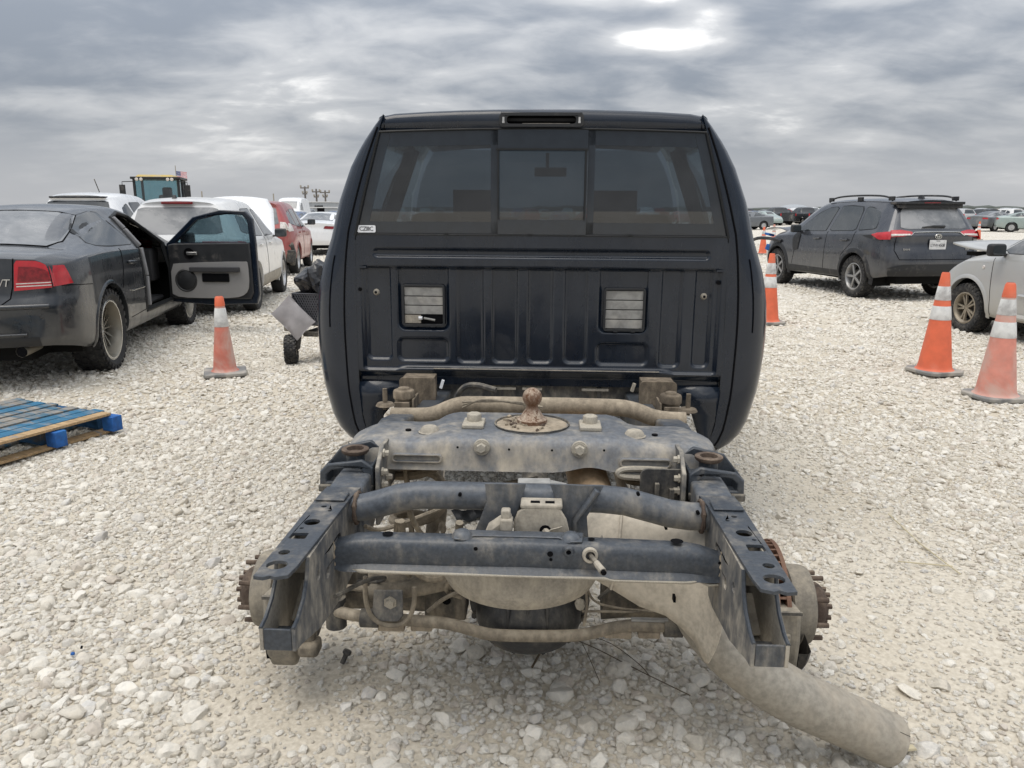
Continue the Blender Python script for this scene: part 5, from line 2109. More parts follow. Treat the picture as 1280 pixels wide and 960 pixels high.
sh = Shell(DK, 110)
dark = thing('saloon_car', 'dusty charcoal saloon with its front passenger door swung wide open', 'car', (0, 0, 0))
AR = [(0, .43, .40), (3.05, .42, .40)]
door_cut = [(1.13, .42), (1.10, 1.10), (1.16, 1.42), (1.55, 1.475), (1.86, 1.43), (2.22, 1.12), (2.24, .42)]
sh.body(P_PAINT['dark'], 'body', dark, cuts=[(1, door_cut)], arches=AR)
arch_parts(sh, dark, AR, P_PAINT['dark'], .03, .010)
underbody(sh, dark, .24)
for sx_ in (-1, 1):
    wheel_into(dark, sx_ * .81, 0, .385, .275, .285, 16, M['chrome'], M['tyre_clean'], sx_, 30, .085, 0, 'thin')
    wheel_into(dark, sx_ * .82, 3.05, .375, .255, .275, 20, M['chrome'], M['tyre_clean'], sx_, 30, .08, 0, 'thin')
dish = MB(M['chrome_dish'])
rear_q = [(.20, 1.15), (.26, 1.27), (.50, 1.425), (.78, 1.47), (1.02, 1.455), (1.02, 1.15)]
windows_side(sh, dark, [[(.0, 1.185), (-.02, 1.21), (.14, 1.31), (.45, 1.425), (.80, 1.485), (1.02, 1.475), (1.05, 1.15), (.30, 1.165)]], M['car_glass'], (1,))
windows_side(sh, dark, [[(-.02, 1.165), (.16, 1.30), (.42, 1.41), (.46, 1.17)], [(.50, 1.165), (.50, 1.425), (.80, 1.485), (1.02, 1.47), (1.04, 1.15)], [(1.14, 1.14), (1.14, 1.47), (1.55, 1.48), (1.90, 1.42), (2.2, 1.14)]], M['car_glass'], (-1,))
rwn = sh.top_poly([(-.40, .60), (-.2, .66), (.2, .60), (.52, .54)], .004, M['car_glass_grey'], n=20)
rwn.build('rear_window', dark, smooth=60)
e_ = MB(M['gap'])
for sgn in (-1, 1):
    e_.tube([(sgn * w, y, sh.top_z(w, y) + .004) for y, w in ((-.40, .605), (-.2, .665), (0, .635), (.2, .605), (.52, .545))], .005, 5)
e_.tube([(x, .525, sh.top_z(x, .525) + .004) for x in np.linspace(-.545, .545, 9)], .005, 5)
e_.tube([(x, -.405, sh.top_z(x, -.405) + .004) for x in np.linspace(-.6, .6, 9)], .004, 5)
e_.build('window_seal', dark)
ws_ = sh.top_poly([(1.98, .60), (2.3, .66), (2.72, .70)], .004, M['car_glass'])
ws_.build('windscreen', dark, smooth=60)
# tail lamps, boot lid, bumper
for sgn in (-1, 1):
    lp_ = [(sgn * .565, .862), (sgn * .585, 1.105), (sgn * .72, 1.10), (sgn * .855, 1.06), (sgn * .90, .885)]
    L = sh.rear_poly(lp_, .012, M['red_lens'], n=20)
    L = sh.side_poly([(-.945, .885), (-.94, 1.055), (-.80, 1.055), (-.755, .90)], sgn, .008, M['red_lens'], L)
    tl = L.build('tail_lamp', dark, smooth=60)
    inn = sh.rear_poly([(sgn * .595, .935), (sgn * .61, 1.055), (sgn * .72, 1.05), (sgn * .80, 1.02), (sgn * .82, .935)], .0155, M['red_dark'])
    inn.build('lamp_inner', tl, smooth=60)
    for z in (.893, .915):
        st_ = sh.rear_poly([(sgn * .585, z), (sgn * .585, z + .008), (sgn * .82, z + .012), (sgn * .82, z + .004)], .017, M['lamp_clear'], n=8, m=2)
        st_.build('lamp_strip', tl, smooth=0)
    line_side(sh, [(-.86, .89), (-.42, .86)], sgn, dark)
    line_side(sh, [(.50, 1.13), (.46, .95), (.36, .75)], sgn, dark)
    line_side(sh, [(1.08, 1.12), (1.08, .45), (.55, .43)], sgn, dark)
    dh = MB(P_PAINT['dark'])
    x_ = sh.side_x(.62, .98)
    dh.bar((sgn * (x_ + .02), .60, .985), (sgn * (x_ + .02), .84, .975), .03, .035)
    dh.build('door_handle', dark, bevel=.01)
    mo = MB(M['chrome'])
    mo.tube([(sgn * (sh.side_x(y, .70) + .008), y, .70) for y in (.60, .8, 1.04)], .010, 6)
    mo.build('side_moulding', dark)
line_rear(sh, [(-.56, 1.12), (-.53, .80), (-.47, .75), (.47, .75), (.53, .80), (.555, .90), (.575, 1.12)], dark, r=.005)
bl = sh.rear_poly([(-.62, .50), (-.62, .505), (.62, .505), (.62, .50)], .03, M['steel'], n=10, m=2)
mb_ = MB(P_PAINT['dark'])
mb_.tube([(x, sh.warp(x, sh.y0, .73) - .012, .735) for x in np.linspace(-.80, .80, 18)], .022, 8)
mb_.tube([(x, sh.warp(x, sh.y0, .50) - .006, .505) for x in np.linspace(-.62, .62, 12)], .012, 8)
mb_.build('bumper_ridge', dark, smooth=60)
bs = sh.rear_poly([(-.70, .40), (-.70, .48), (.70, .48), (.70, .40)], .004, M['black_trim'], n=14)
bs.build('bumper_insert', dark, smooth=60)
ex = MB(M['chrome_dish'])
ex.tube([(.55, -1.02, .36), (.55, -.70, .37)], .045, 16, cap=False)
ex.tube([(.55, -1.015, .36), (.55, -.70, .37)], .040, 16, M['gap'], cap=True)
ex.build('exhaust_tip', dark)
lettering('badge', 'R/T', .085, dark, (.475, sh.warp(.475, sh.y0, .92) - .008, .925), (R(90), 0, 0), M['steel'], .003, .25)
# behind the open door: pillar trim, sill, seat, dash
it = MB(M['seat'])
it.box((.42, 1.42, .80), (.54, .16, .70), (R(12), 0, 0))
it.box((.42, 1.72, .60), (.54, .55, .18))
it.box((-.42, 1.42, .80), (.54, .16, .70), (R(12), 0, 0))
it.box((0, .72, .80), (1.4, .18, .60), (R(14), 0, 0))
it.build('seats', dark, bevel=.04)
hr = MB(M['seat'])
hr.box((.42, 1.34, 1.24), (.26, .09, .18))
hr.build('headrest', dark, bevel=.03)
tr_ = MB(M['interior'])
tr_.box((0, 2.35, .85), (1.5, .30, .40))
tr_.box((0, 1.6, .45), (1.6, 1.6, .06))
tr_.build('dashboard', dark, bevel=.03)
pt = MB(plain('grey pillar trim', (.20, .20, .205), .7))
for za, zb_p in ((.48, .80), (.80, 1.10), (1.10, 1.28), (1.28, 1.40)):
    pt.bar((sh.side_x(1.14, za) - .035, 1.185, za), (sh.side_x(1.14, zb_p) - .035, 1.185, zb_p), .05, .12)
pt.build('pillar_trim', dark, bevel=.01)
fr_ = MB(M['seal'])
fr_.tube([(sh.side_x(min(max(y, 1.1), 2.3), z) - .008, y, z) for y, z in door_cut[1:-1]], .022, 6)
fr_.tube([(sh.side_x(2.23, z) - .012, 2.235, z) for z in (1.12, .8, .42)], .03, 6)
fr_.tube([(sh.side_x(1.12, z) - .012, 1.12, z) for z in (1.10, .8, .42)], .025, 6)
fr_.tube([(sh.side_x(y, .43) - .02, y, .43) for y in (1.1, 1.6, 2.24)], .03, 6)
fr_.build('door_seal', dark)
# the open door hangs on the front pillar
hinge = (.93, 2.28, 0)
door = pivot('open_door', dark, hinge, (0, 0, R(76)))
DM = MB(M['truck_paint'])                       # local: y runs from hinge (0) back to -1.12, x outwards
outl = [(0, .40), (0, 1.10), (-.36, 1.42), (-.70, 1.505), (-1.02, 1.49), (-1.10, 1.40), (-1.12, 1.10), (-1.13, .50), (-1.09, .38), (-.5, .36)]
wino = [(-.12, 1.12), (-.42, 1.385), (-.72, 1.455), (-.98, 1.445), (-1.035, 1.38), (-1.05, 1.12)]
DM.plate(outl, -.05, .015, 'x', [wino])
DM.build('door_shell', door, bevel=.012)
dp = MB(M['black_trim'])
dp.plate([(-.03, .44), (-.03, 1.09), (-.10, 1.105), (-1.06, 1.115), (-1.07, .52), (-1.03, .44)], -.082, -.05, 'x')
dp.build('door_lining', door, bevel=.012)
gr_ = MB(plain('grey door trim', (.235, .23, .225), .7, var=.04, scale=6))
gr_.plate(chaikin([(-.05, .50), (-.06, .86), (-.20, .875), (-1.0, .90), (-1.03, .88), (-1.03, .60), (-.98, .50), (-.85, .455), (-.5, .45), (-.15, .455), (-.05, .50)], 1)[:-1], -.098, -.083, 'x')
go_ = gr_.build('trim_panel', door, bevel=.01)
spk = MB(M['black_trim'])
spk.lathe([(.0, .012), (.10, .012), (.115, .004), (.125, .012), (.14, .0)], (-.098, -.24, .665), (-1, 0, 0), 28, )
spk.build('speaker', door)
ar = MB(M['seat'])
ar.box((-.125, -.62, .80), (.05, .62, .06))
ar.box((-.11, -.62, .70), (.02, .34, .10), None, M['gap'])
ar.build('armrest', door, bevel=.015)
hd = MB(M['steel'])
hd.box((-.10, -.34, .99), (.02, .13, .035))
hd.lathe([(.0, .0), (.06, .0), (.065, .01)], (-.083, -.30, .99), (-1, 0, 0), 18, M['gap'])
hd.build('inner_handle', door, bevel=.004)
gl_ = MB(M['door_glass'])
gl_.plate(wino, -.02, -.017, 'x')
gl_.build('door_window', door, smooth=0)
mr = MB(M['black_trim'])
mr.box((.11, -.20, 1.16), (.20, .12, .15))
mr.build('door_mirror', door, bevel=.04, seg=4)
place(dark, (-4.75, 7.15), 9.5)

# ---- slate grey crossover on the right
GX = dict(y0=-.92, y1=3.62,
          prof=[(-.92, 1.655), (-.6, 1.685), (0, 1.705), (.8, 1.71), (1.4, 1.685), (1.75, 1.60), (2.2, 1.34), (2.5, 1.15), (2.7, 1.11), (3.2, 1.05), (3.5, .95), (3.62, .80)],
          belt=[(-.92, 1.14), (.2, 1.12), (1.2, 1.08), (2.3, 1.04), (3.0, .98), (3.62, .75)],
          wr=[(-.92, .60), (-.3, .64), (.8, .66), (1.6, .64), (2.3, .72), (2.8, .74), (3.62, .66)],
          wb=[(-.92, .90), (-.4, .935), (.2, .935), (1.4, .925), (2.6, .93), (3.1, .925), (3.62, .80)],
          zs=[(-.92, .42), (-.5, .34), (2.2, .30), (3.0, .32), (3.62, .36)],
          rear=[(.36, .10), (.50, .01), (.66, .0), (.80, .02), (.95, .06), (1.10, .05), (1.16, .10), (1.58, .36), (1.64, .30), (1.70, .26)],
          front=[(.36, .06), (.6, .0), (.85, .06), (1.0, .14)], er=1.15, ef=.8, cr=.14, cf=.22)
sg_ = Shell(GX, 100)
crs = thing('crossover_car', 'slate grey crossover with roof rails and its crumpled front end facing away', 'car', (0, 0, 0))
AG = [(0, .415, .37), (2.69, .415, .37)]
sg_.body(P_PAINT['grey'], 'body', crs, arches=AG)
arch_parts(sg_, crs, AG, M['black_trim'], .075, .016)
underbody(sg_, crs, .26)
for sx_ in (-1, 1):
    wheel_into(crs, sx_ * .80, 0, .362, .235, .235, 5, M['alloy_grey'], M['tyre'], sx_, 34, .015, 0, 'wide')
    wheel_into(crs, sx_ * .80, 2.69, .362, .235, .235, 5, M['alloy_grey'], M['tyre'], sx_, 34, .015, 0, 'wide')
windows_side(sg_, crs, [[(-.42, 1.20), (-.36, 1.46), (-.05, 1.545), (.10, 1.555), (.02, 1.165)], [(.10, 1.16), (.18, 1.555), (.55, 1.575), (.86, 1.57), (.90, 1.135)], [(.98, 1.13), (.95, 1.565), (1.25, 1.545), (1.55, 1.44), (2.02, 1.14), (1.98, 1.11)]], M['car_glass'])
rg = sg_.rear_poly(rounded([(-.62, 1.20), (-.53, 1.55), (.53, 1.55), (.62, 1.20)]), .006, M['car_glass_grey'], n=22)
rgo = rg.build('rear_window', crs, smooth=60)
wp_ = MB(M['black_trim'])
wp_.tube([(-.26, sg_.warp(0, sg_.y0, 1.225) - .02, 1.225), (-.05, sg_.warp(0, sg_.y0, 1.24) - .03, 1.24), (.16, sg_.warp(0, sg_.y0, 1.235) - .02, 1.235)], [.008, .018, .02], 8)
wp_.build('wiper', crs)
sp_ = MB(M['black_trim'])
y_ = sg_.warp(0, sg_.y0, 1.62)
sp_.plate([(-.60, y_ - .07), (.60, y_ - .07), (.64, y_ + .16), (-.64, y_ + .16)], 1.595, 1.640, 'z')
sp_.plate([(-.59, y_ - .035), (.59, y_ - .035), (.56, y_ + .12), (-.56, y_ + .12)], 1.535, 1.596, 'z')
spo = sp_.build('roof_spoiler', crs, bevel=.012)
hi = MB(M['red_dark'])
hi.box((-.02, y_ - .07, 1.622), (.30, .012, .014))
hi.build('brake_light', spo)
for sgn in (-1, 1):
    L = sg_.rear_poly([(sgn * .45, 1.115), (sgn * .45, 1.155), (sgn * .62, 1.185), (sgn * .88, 1.175), (sgn * .885, 1.06), (sgn * .62, 1.075)], .012, M['red_lens'], n=18)
    L = sg_.side_poly([(-.82, 1.03), (-.80, 1.165), (-.52, 1.135), (-.40, 1.10), (-.60, 1.02)], sgn, .010, M['red_lens'], L)
    tl = L.build('tail_lamp', crs, smooth=60)
    cl = sg_.rear_poly([(sgn * .50, 1.098), (sgn * .50, 1.122), (sgn * .84, 1.118), (sgn * .84, 1.078)], .016, M['lamp_clear'], n=10)
    cl.build('lamp_clear', tl, smooth=60)
    tp2 = sg_.side_poly([(-.66, 1.00), (-.66, 1.03), (-.40, 1.095), (-.16, 1.08), (-.30, 1.05)], sgn, .008, M['black_trim'])
    tp2.build('lamp_tip', tl, smooth=60)
    line_side(sg_, [(.06, 1.15), (.12, .95), (.40, .72), (.44, .42)], sgn, crs)
    line_side(sg_, [(.94, 1.12), (.96, .42)], sgn, crs)
    line_side(sg_, [(1.98, 1.10), (2.0, .75), (2.10, .45)], sgn, crs)
    for yy in (.22, 1.12):
        x_ = sg_.side_x(yy, .99)
        dh = MB(P_PAINT['grey'])
        dh.bar((sgn * (x_ + .025), yy, .99), (sgn * (x_ + .025), yy + .22, .985), .025, .035)
        dho = dh.build('door_handle', crs, bevel=.008)
        cupm = MB(M['gap'])
        cupm.box((sgn * (x_ + .001), yy + .11, .985), (.008, .15, .05))
        cupm.build('handle_cup', dho)
    sk_ = sg_.side_poly([(.45, .34), (.45, .44), (2.25, .44), (2.25, .32)], sgn, .006, M['black_trim'], n=12, m=4)
    sk_.build('sill_cladding', crs, smooth=60)
    rl = MB(M['black_trim'])
    xx = .60
    rl.tube(chaikin([(sgn * xx, -.45, 1.66), (sgn * xx, -.30, 1.735), (sgn * xx, .2, 1.757), (sgn * xx, .8, 1.757), (sgn * xx, 1.25, 1.73), (sgn * xx, 1.42, 1.65)], 2), .020, 8, flat=.8)
    for yy in (-.42, .45, 1.36):
        rl.box((sgn * xx, yy, 1.695), (.035, .14, .07))
    rl.build('roof_rail', crs, bevel=.006)
    door_mirror(crs, (sgn * .90, 1.88, 1.15), sgn, M['black_trim'])
fn = MB(M['black_trim'])
fn.box((0, -.35, 1.725), (.05, .14, .06), taper=.4)
fn.build('roof_fin', crs)
bm_ = sg_.rear_poly([(-.86, .42), (-.86, .56), (-.60, .62), (.60, .62), (.86, .56), (.86, .42)], .010, M['black_trim'], n=20)
bm_.build('bumper_cladding', crs, smooth=60)
line_rear(sg_, [(-.70, 1.15), (-.74, .85), (-.66, .70), (.66, .70), (.74, .85), (.70, 1.15)], crs, r=.006)
cb = MB(M['chrome'])
cb.tube([(x, sg_.warp(x, sg_.y0, z) - .014, z) for x, z in ((-.50, 1.09), (-.42, 1.145), (-.2, 1.15), (0, 1.15), (.2, 1.15), (.42, 1.145), (.50, 1.09))], .008, 6)
cb.build('tailgate_strip', crs)
em = MB(M['chrome'])                               # oval badge of three rings
ye = sg_.warp(0, sg_.y0, 1.07) - .012
for cx, cz, rx, rz in ((0, 0, .058, .040), (0, .006, .020, .034), (0, .016, .042, .018)):
    em.tube([(cx + rx * math.cos(t), ye, 1.075 + cz + rz * math.sin(t)) for t in np.linspace(0, 6.2832, 25)], .0055, 6)
em.build('badge', crs)
pl = MB(M['white_paint_wall'])
yp_ = sg_.warp(0, sg_.y0, .93) - .016
pl.plate(rrect(-.155, .865, .155, 1.020, .012), yp_ - .004, yp_, 'y')
plo = pl.build('number_plate', crs, smooth=0)
pb = MB(M['black_print'])
pb.plate(rrect(-.163, .857, .163, 1.028, .014), yp_ - .002, yp_ + .004, 'y')
pb.build('plate_frame', plo, smooth=0)
lettering('plate_number', 'LYW 4508', .072, plo, (0, yp_ - .0055, .930), (R(90), 0, 0), M['black_print'], .0005, 0, .82)
lettering('plate_state', 'TEXAS', .026, plo, (0, yp_ - .0055, 1.000), (R(90), 0, 0), M['black_print'], .0005)
lettering('badge_script', 'RAV4', .050, crs, (-.55, sg_.warp(-.55, sg_.y0, .86) - .012, .865), (R(90), 0, R(-5)), M['steel'], .002)
lettering('badge_script', 'XLE', .045, crs, (.58, sg_.warp(.58, sg_.y0, .86) - .012, .865), (R(90), 0, R(5)), M['steel'], .002)
# crumpled front: bent bumper strip, blue part, buckled wing, dark dent on the door
fb = MB(M['black_trim'])
fb.tube(chaikin([(-.92, 2.55, .88), (-1.02, 2.9, .93), (-1.10, 3.3, .92), (-1.16, 3.55, .80), (-1.17, 3.6, .60), (-1.14, 3.58, .45)], 2), .035, 8)
fb.build('torn_arch_strip', crs)
bf = MB(M['blue_paint'])
bf.box((-.80, 3.3, .99), (.16, .14, .05), (.1, .2, .3))
bf.box((-.85, 3.2, .72), (.08, .12, .12), (.3, .1, .2))
bf.build('exposed_blue_part', crs, bevel=.01)
hb_ = MB(P_PAINT['grey'])
hb_.grid([[(x, y, 1.10 + .07 * math.sin(3.1 * (y - 2.6)) + .03 * math.cos(5 * x)) for x in np.linspace(-.78, .78, 9)] for y in np.linspace(2.55, 3.55, 10)])
hb_.build('buckled_bonnet', crs, thick=.01, smooth=60)
dd = sg_.side_poly(rounded([(1.88, .75), (1.84, 1.05), (2.0, 1.10), (2.12, .95), (2.05, .72)]), -1, .012, M['black_trim'])
dd.build('torn_mirror_mount', crs, smooth=40)
place(crs, (6.92, 13.83), 9.7)

# ---- pale silver hatchback cut off by the right edge
SV = dict(y0=-.75, y1=3.32,
          prof=[(-.75, 1.36), (-.4, 1.46), (.2, 1.50), (.9, 1.50), (1.55, 1.45), (1.95, 1.22), (2.25, 1.03), (2.5, .985), (2.9, .91), (3.22, .82), (3.32, .68)],
          belt=[(-.75, .98), (.5, .98), (1.5, .965), (2.1, .95), (2.8, .87), (3.32, .62)],
          wr=[(-.75, .56), (.2, .60), (1.0, .60), (1.8, .66), (2.3, .70), (3.32, .60)],
          wb=[(-.75, .80), (0, .84), (1.2, .85), (2.4, .865), (3.0, .84), (3.32, .74)],
          zs=[(-.75, .36), (0, .24), (2.0, .24), (2.9, .30), (3.32, .34)],
          rear=[(.3, .05), (.5, .0), (1.0, .06), (1.4, .28)], front=[(.3, .04), (.5, .0), (.8, .12), (.95, .2)], er=1.0, ef=.7, cr=.15, cf=.17)
ss_ = Shell(SV, 90)
sil = thing('hatchback_car', 'pale silver small car cut off by the right edge, its bonnet ajar', 'car', (0, 0, 0))
AS = [(0, .355, .31), (2.48, .365, .32)]
ss_.body(P_PAINT['silver'], 'body', sil, arches=AS)
arch_parts(ss_, sil, AS, P_PAINT['silver'], .045, .012)
underbody(ss_, sil, .2)
for sx_ in (-1, 1):
    wheel_into(sil, sx_ * .755, 0, .305, .20, .195, 5, M['alloy_dark'], M['tyre'], sx_, 30, .02)
    wheel_into(sil, sx_ * .765, 2.48, .305, .20, .195, 5, M['alloy_dark'], M['tyre'], sx_, 30, .02)
windows_side(ss_, sil, [[(.75, 1.02), (.72, 1.385), (1.25, 1.40), (1.50, 1.35), (2.02, 1.05), (2.0, 1.01)], [(-.4, 1.05), (-.3, 1.30), (0, 1.36), (.62, 1.385), (.66, 1.02)]], M['car_glass_grey'])
w_ = ss_.top_poly([(1.56, .58), (1.9, .63), (2.25, .66)], .004, M['car_glass'])
w_.build('windscreen', sil, smooth=60)
for sgn in (-1, 1):
    line_side(ss_, [(2.10, .95), (2.08, .70), (2.06, .45), (2.06, .27)], sgn, sil)
    line_side(ss_, [(.70, 1.0), (.72, .30)], sgn, sil)
    line_side(ss_, [(1.9, .90), (2.3, .89), (2.65, .87)], sgn, sil, 'wing_crease', .006, -.003, P_PAINT['silver'])
    door_mirror(sil, (sgn * .84, 1.95, 1.05), sgn, M['black_trim'])
    mk = MB(M['lamp_clear'])
    mk.lathe([(0, .012), (.018, .010), (.026, 0)], (sgn * (ss_.side_x(2.24, .83)), 2.24, .83), (sgn, 0, 0), 14)
    mk.build('side_repeater', sil)
    ml = MB(P_PAINT['silver'])
    ml.tube([(sgn * (ss_.side_x(y, .55) + .006), y, .55) for y in (-.2, .4, 1.0, 1.6)], .022, 6, flat=1.0)
    ml.tube([(sgn * (ss_.side_x(y, .31) + .012), y, .30) for y in (.4, .9, 1.4, 1.86)], .035, 8)
    ml.build('sill_strip', sil)
hd_ = MB(P_PAINT['silver'])
hd_.grid([[(x, y, 1.03 + .11 * (y - 2.25) - .05 * x * x + .02 * math.sin(4 * y)) for x in np.linspace(-.70, .70, 11)] for y in np.linspace(2.25, 3.05, 10)])
hd_.build('raised_bonnet', sil, thick=.025, smooth=60)
bay = MB(M['well'])
bay.box((0, 2.5, .96), (1.2, .8, .05))
bay.build('engine_bay', sil)
rl_ = MB(M['red_dark'])
rl_.box((-.80, 2.87, .60), (.05, .06, .08))
rl_.build('exposed_red_part', sil, bevel=.01)
place(sil, (6.83, 7.30), 6.5)

# ------------------------------------------------------------------ traffic cones
def cone(px, py, h, label, body_mat, tip_mat=None, rot=0.0, base=.36, r0=.135, collars=((.52, .66), (.72, .86)), lean=0.0, group='traffic cones standing on the lot', octo=True):
    p = on_lot(px, py)
    t = thing('traffic_cone', label, 'traffic cone', (p.x, p.y, p.z + .015), (lean, 0, R(rot)), group)
    b = MB(M['cone_base'])
    q = base / 2
    c = q * .30 if octo else q * .12
    b.plate([(-q + c, -q), (q - c, -q), (q, -q + c), (q, q - c), (q - c, q), (-q + c, q), (-q, q - c), (-q, -q + c)], .0, .032, 'z')
    b.build('base', t, bevel=.008)
    r1 = .034
    rad = lambda k: r0 + (r1 - r0) * k
    H = h - .032
    cb = MB(body_mat)
    cb.lathe([(r0 + .022, .030), (r0 + .006, .040), (r0, .055)] + [(rad(k), .032 + H * k) for k in np.linspace(.05, .985, 12)] + [(r1 - .004, .032 + H), (r1 - .012, .032 + H), (r1 - .014, .032 + H * .97)], n=32)
    cbo = cb.build('cone_body', t, smooth=50)
    for k0, k1 in collars:
        w = MB(M['collar'])
        w.lathe([(rad(k0) + .0015, .032 + H * k0), (rad(k0) + .003, .032 + H * (k0 + .004)), (rad(k1) + .003, .032 + H * (k1 - .004)), (rad(k1) + .0015, .032 + H * k1)], n=32)
        w.build('reflective_collar', t, smooth=50)
    if tip_mat:
        w = MB(tip_mat)
        w.lathe([(rad(.875) + .002, .032 + H * .875), (rad(.90) + .003, .032 + H * .90), (r1 + .004, .032 + H * .985), (r1 - .006, .032 + H + .003)], n=24)
        w.build('tip', t, smooth=50)
    return t


cone(282, 469, .715, 'faded red cone with one scuffed white collar beside the open car door', M['orange_red'], M['orange'], 20, .37, .105, ((.60, .85),), octo=False)
cone(1167, 467, .93, 'bright orange tall cone beside the silver car front wheel', M['orange'], None, 12, .40, .148)
cone(1243, 499, .93, 'tall cone with bleached pink lower half, nearest to the silver car door', M['orange_faded'], M['orange'], 5, .40, .150)
cone(959, 405, .93, 'tall orange cone half hidden behind the black cab corner', M['orange'], None, 8, .40, .145, ((.50, .66), (.70, .86)))
cone(1222, 300, .93, 'orange cone standing behind the grey crossover tail lamp', M['orange'], None, 0, .40, .14, group='small far traffic cones')
cone(953, 318, .93, 'far tall cone seen between the cab and the grey crossover', M['orange'], None, 0, .40, .14, group='small far traffic cones')
cone(966, 310, .93, 'far cone standing just ahead of the crossover bumper strip', M['orange_faded'], None, 0, .40, .14, group='small far traffic cones')

# ------------------------------------------------------------------ pallet
a0, a1 = on_lot(152, 541), on_lot(0, 588)
edir = (a1 - a0)
edir.z = 0
edir.normalize()
ang = math.atan2(edir.y, edir.x)                 # local x runs along the near edge away from the right corner
pal = thing('pallet', 'worn blue wooden pallet lying on the gravel at the lot edge', 'pallet', (a0.x, a0.y, a0.z + .012), (0, 0, ang))
PL, PW = 1.22, 1.05
# local y = -depth to the left; work out which side is away from the camera
sgn = -1
for k, (y0, w, mt, x0, x1) in enumerate(((.0, .095, 'raw_board', .06, 1.18), (.10, .105, 'deck_board_blue', .03, 1.21), (.215, .085, 'deck_board_blue', .07, 1.20), (.33, .095, 'deck_board', .05, 1.20), (.44, .10, 'deck_board', .10, 1.21), (.56, .09, 'deck_board', .04, 1.2), (.68, .10, 'deck_board_blue', .05, 1.2), (.80, .10, 'deck_board', .06, 1.21), (.92, .10, 'deck_board', .04, 1.20))):
    b = MB(M[mt])
    b.box(((x0 + x1) / 2, sgn * (y0 + w / 2), .136 + .002 * math.sin(k * 3)), (x1 - x0, w - .008, .017), (R(.6 * math.sin(k * 5)), 0, R(.3 * math.sin(k * 7))))
    b.build('deck_board', pal, bevel=.002)
for x in (.05, .455, 1.14):
    b = MB(M['stringer'])
    b.box((x, sgn * (PW / 2 + .06), .072), (.07, PW - .12, .108))
    b.build('stringer', pal, bevel=.003)
    e = MB(M['blue_paint'])
    e.box((x - .005, sgn * (.022), .070), (.078, .10, .102), (0, 0, R(3 * math.cos(x * 9))))
    e.build('stringer_end', pal, bevel=.004)
for k, y0 in enumerate((.03, .35, .80)):
    b = MB(M['raw_board'] if k == 0 else M['deck_board'])
    b.box((.62, sgn * (y0 + .05), .010), (1.16, .10, .016))
    b.build('bottom_board', pal, bevel=.002)

# ------------------------------------------------------------------ shopping scooter: basket, wheels, bag over it, cushion hung on it
p = on_lot(372, 455)
ct = thing('mobility_scooter', 'black wire basket cart on fat knobbly wheels tucked beside the cab', 'scooter', (p.x, p.y, p.z), (0, 0, R(-12)))
for x, y, r_ in ((-.06, 0, .145), (.19, .30, .145)):
    wp = pivot('wheel', ct, (x, y, r_), (0, 0, R(22)))
    tyre_mb(r_, .075, .11, M['tyre'], 22).build('tyre', wp)
    rm_ = MB(M['drum'])
    rm_.lathe([(.0, .04), (.03, .045), (.06, .03), (.078, .05), (.078, -.05)], (0, 0, 0), (1, 0, 0), 20)
    rm_.lathe([(.0, -.04), (.03, -.045), (.06, -.03), (.078, -.05)], (0, 0, 0), (1, 0, 0), 20)
    rm_.build('rim', wp)
fm = MB(M['dark_part'])
fm.box((.14, .28, .30), (.16, .50, .05))
fm.bar((-.0, .02, .15), (.02, .05, .34), .03, .05)
fm.box((-.12, .06, .40), (.06, .04, .16), None, M['drum'])
fm.build('chassis', ct, bevel=.01)
bk = MB(M['basket'])
for k in range(15):
    t = k / 14
    x0 = -.02 + .36 * t
    for dx in (-.16, .16):
        xa, xb = x0, min(.36, max(-.04, x0 + dx))
        za = .70 - (.30 * (abs(xb - x0) / .16))
        bk.tube([(xa, .05, .70), (xb, .05, za)], .0035, 5)
        bk.tube([(xa, .05, .40), (min(.36, max(-.04, x0 - dx)), .05, .40 + .30 * abs(min(.36, max(-.04, x0 - dx)) - x0) / .16)], .0035, 5)
bk.box((.16, .20, .39), (.42, .30, .012), None, M['well'])
bk.plate([(-.04, .40), (.36, .40), (.36, .70), (-.04, .70)], .075, .08, 'y', (), M['well'])
for z in (.40, .70):
    bk.tube([(-.04, .05, z), (.36, .05, z), (.36, .38, z), (-.04, .38, z), (-.04, .05, z)], .007, 6)
for x in (-.04, .36):
    bk.tube([(x, .05, .40), (x, .05, .70)], .007, 6)
    bk.plate([(.05, .40), (.38, .40), (.38, .70), (.05, .70)], x - .002, x + .002, 'x', (), M['well'])
bk.plate([(-.04, .40), (.36, .40), (.36, .70), (-.04, .70)], .36, .365, 'y')
bk.build('basket', ct)


def lumpy(mat, c, size, seed, amp=.16, sub=4, f=4.0, squash=None):
    r = np.random.default_rng(seed)
    bm = bmesh.new()
    bmesh.ops.create_icosphere(bm, subdivisions=sub, radius=.5)
    W = r.normal(size=(14, 3)) * f
    ph = r.uniform(0, 6, 14)
    b = MB(mat)
    vs = []
    for v in bm.verts:
        q = np.array(v.co[:])
        dsp = 1 + amp * sum((1 - 1.6 * abs(math.sin(W[i] @ q * (1 + .25 * i) + ph[i])) ** .7) * .5 ** (i * .30) for i in range(14)) / 3 - amp * .6
        q = q * dsp
        vs.append((c[0] + q[0] * size[0], c[1] + q[1] * size[1], c[2] + max(q[2], -.32) * size[2]))
    b.add(vs, [[v.index for v in f_.verts] for f_ in bm.faces])
    bm.free()
    return b


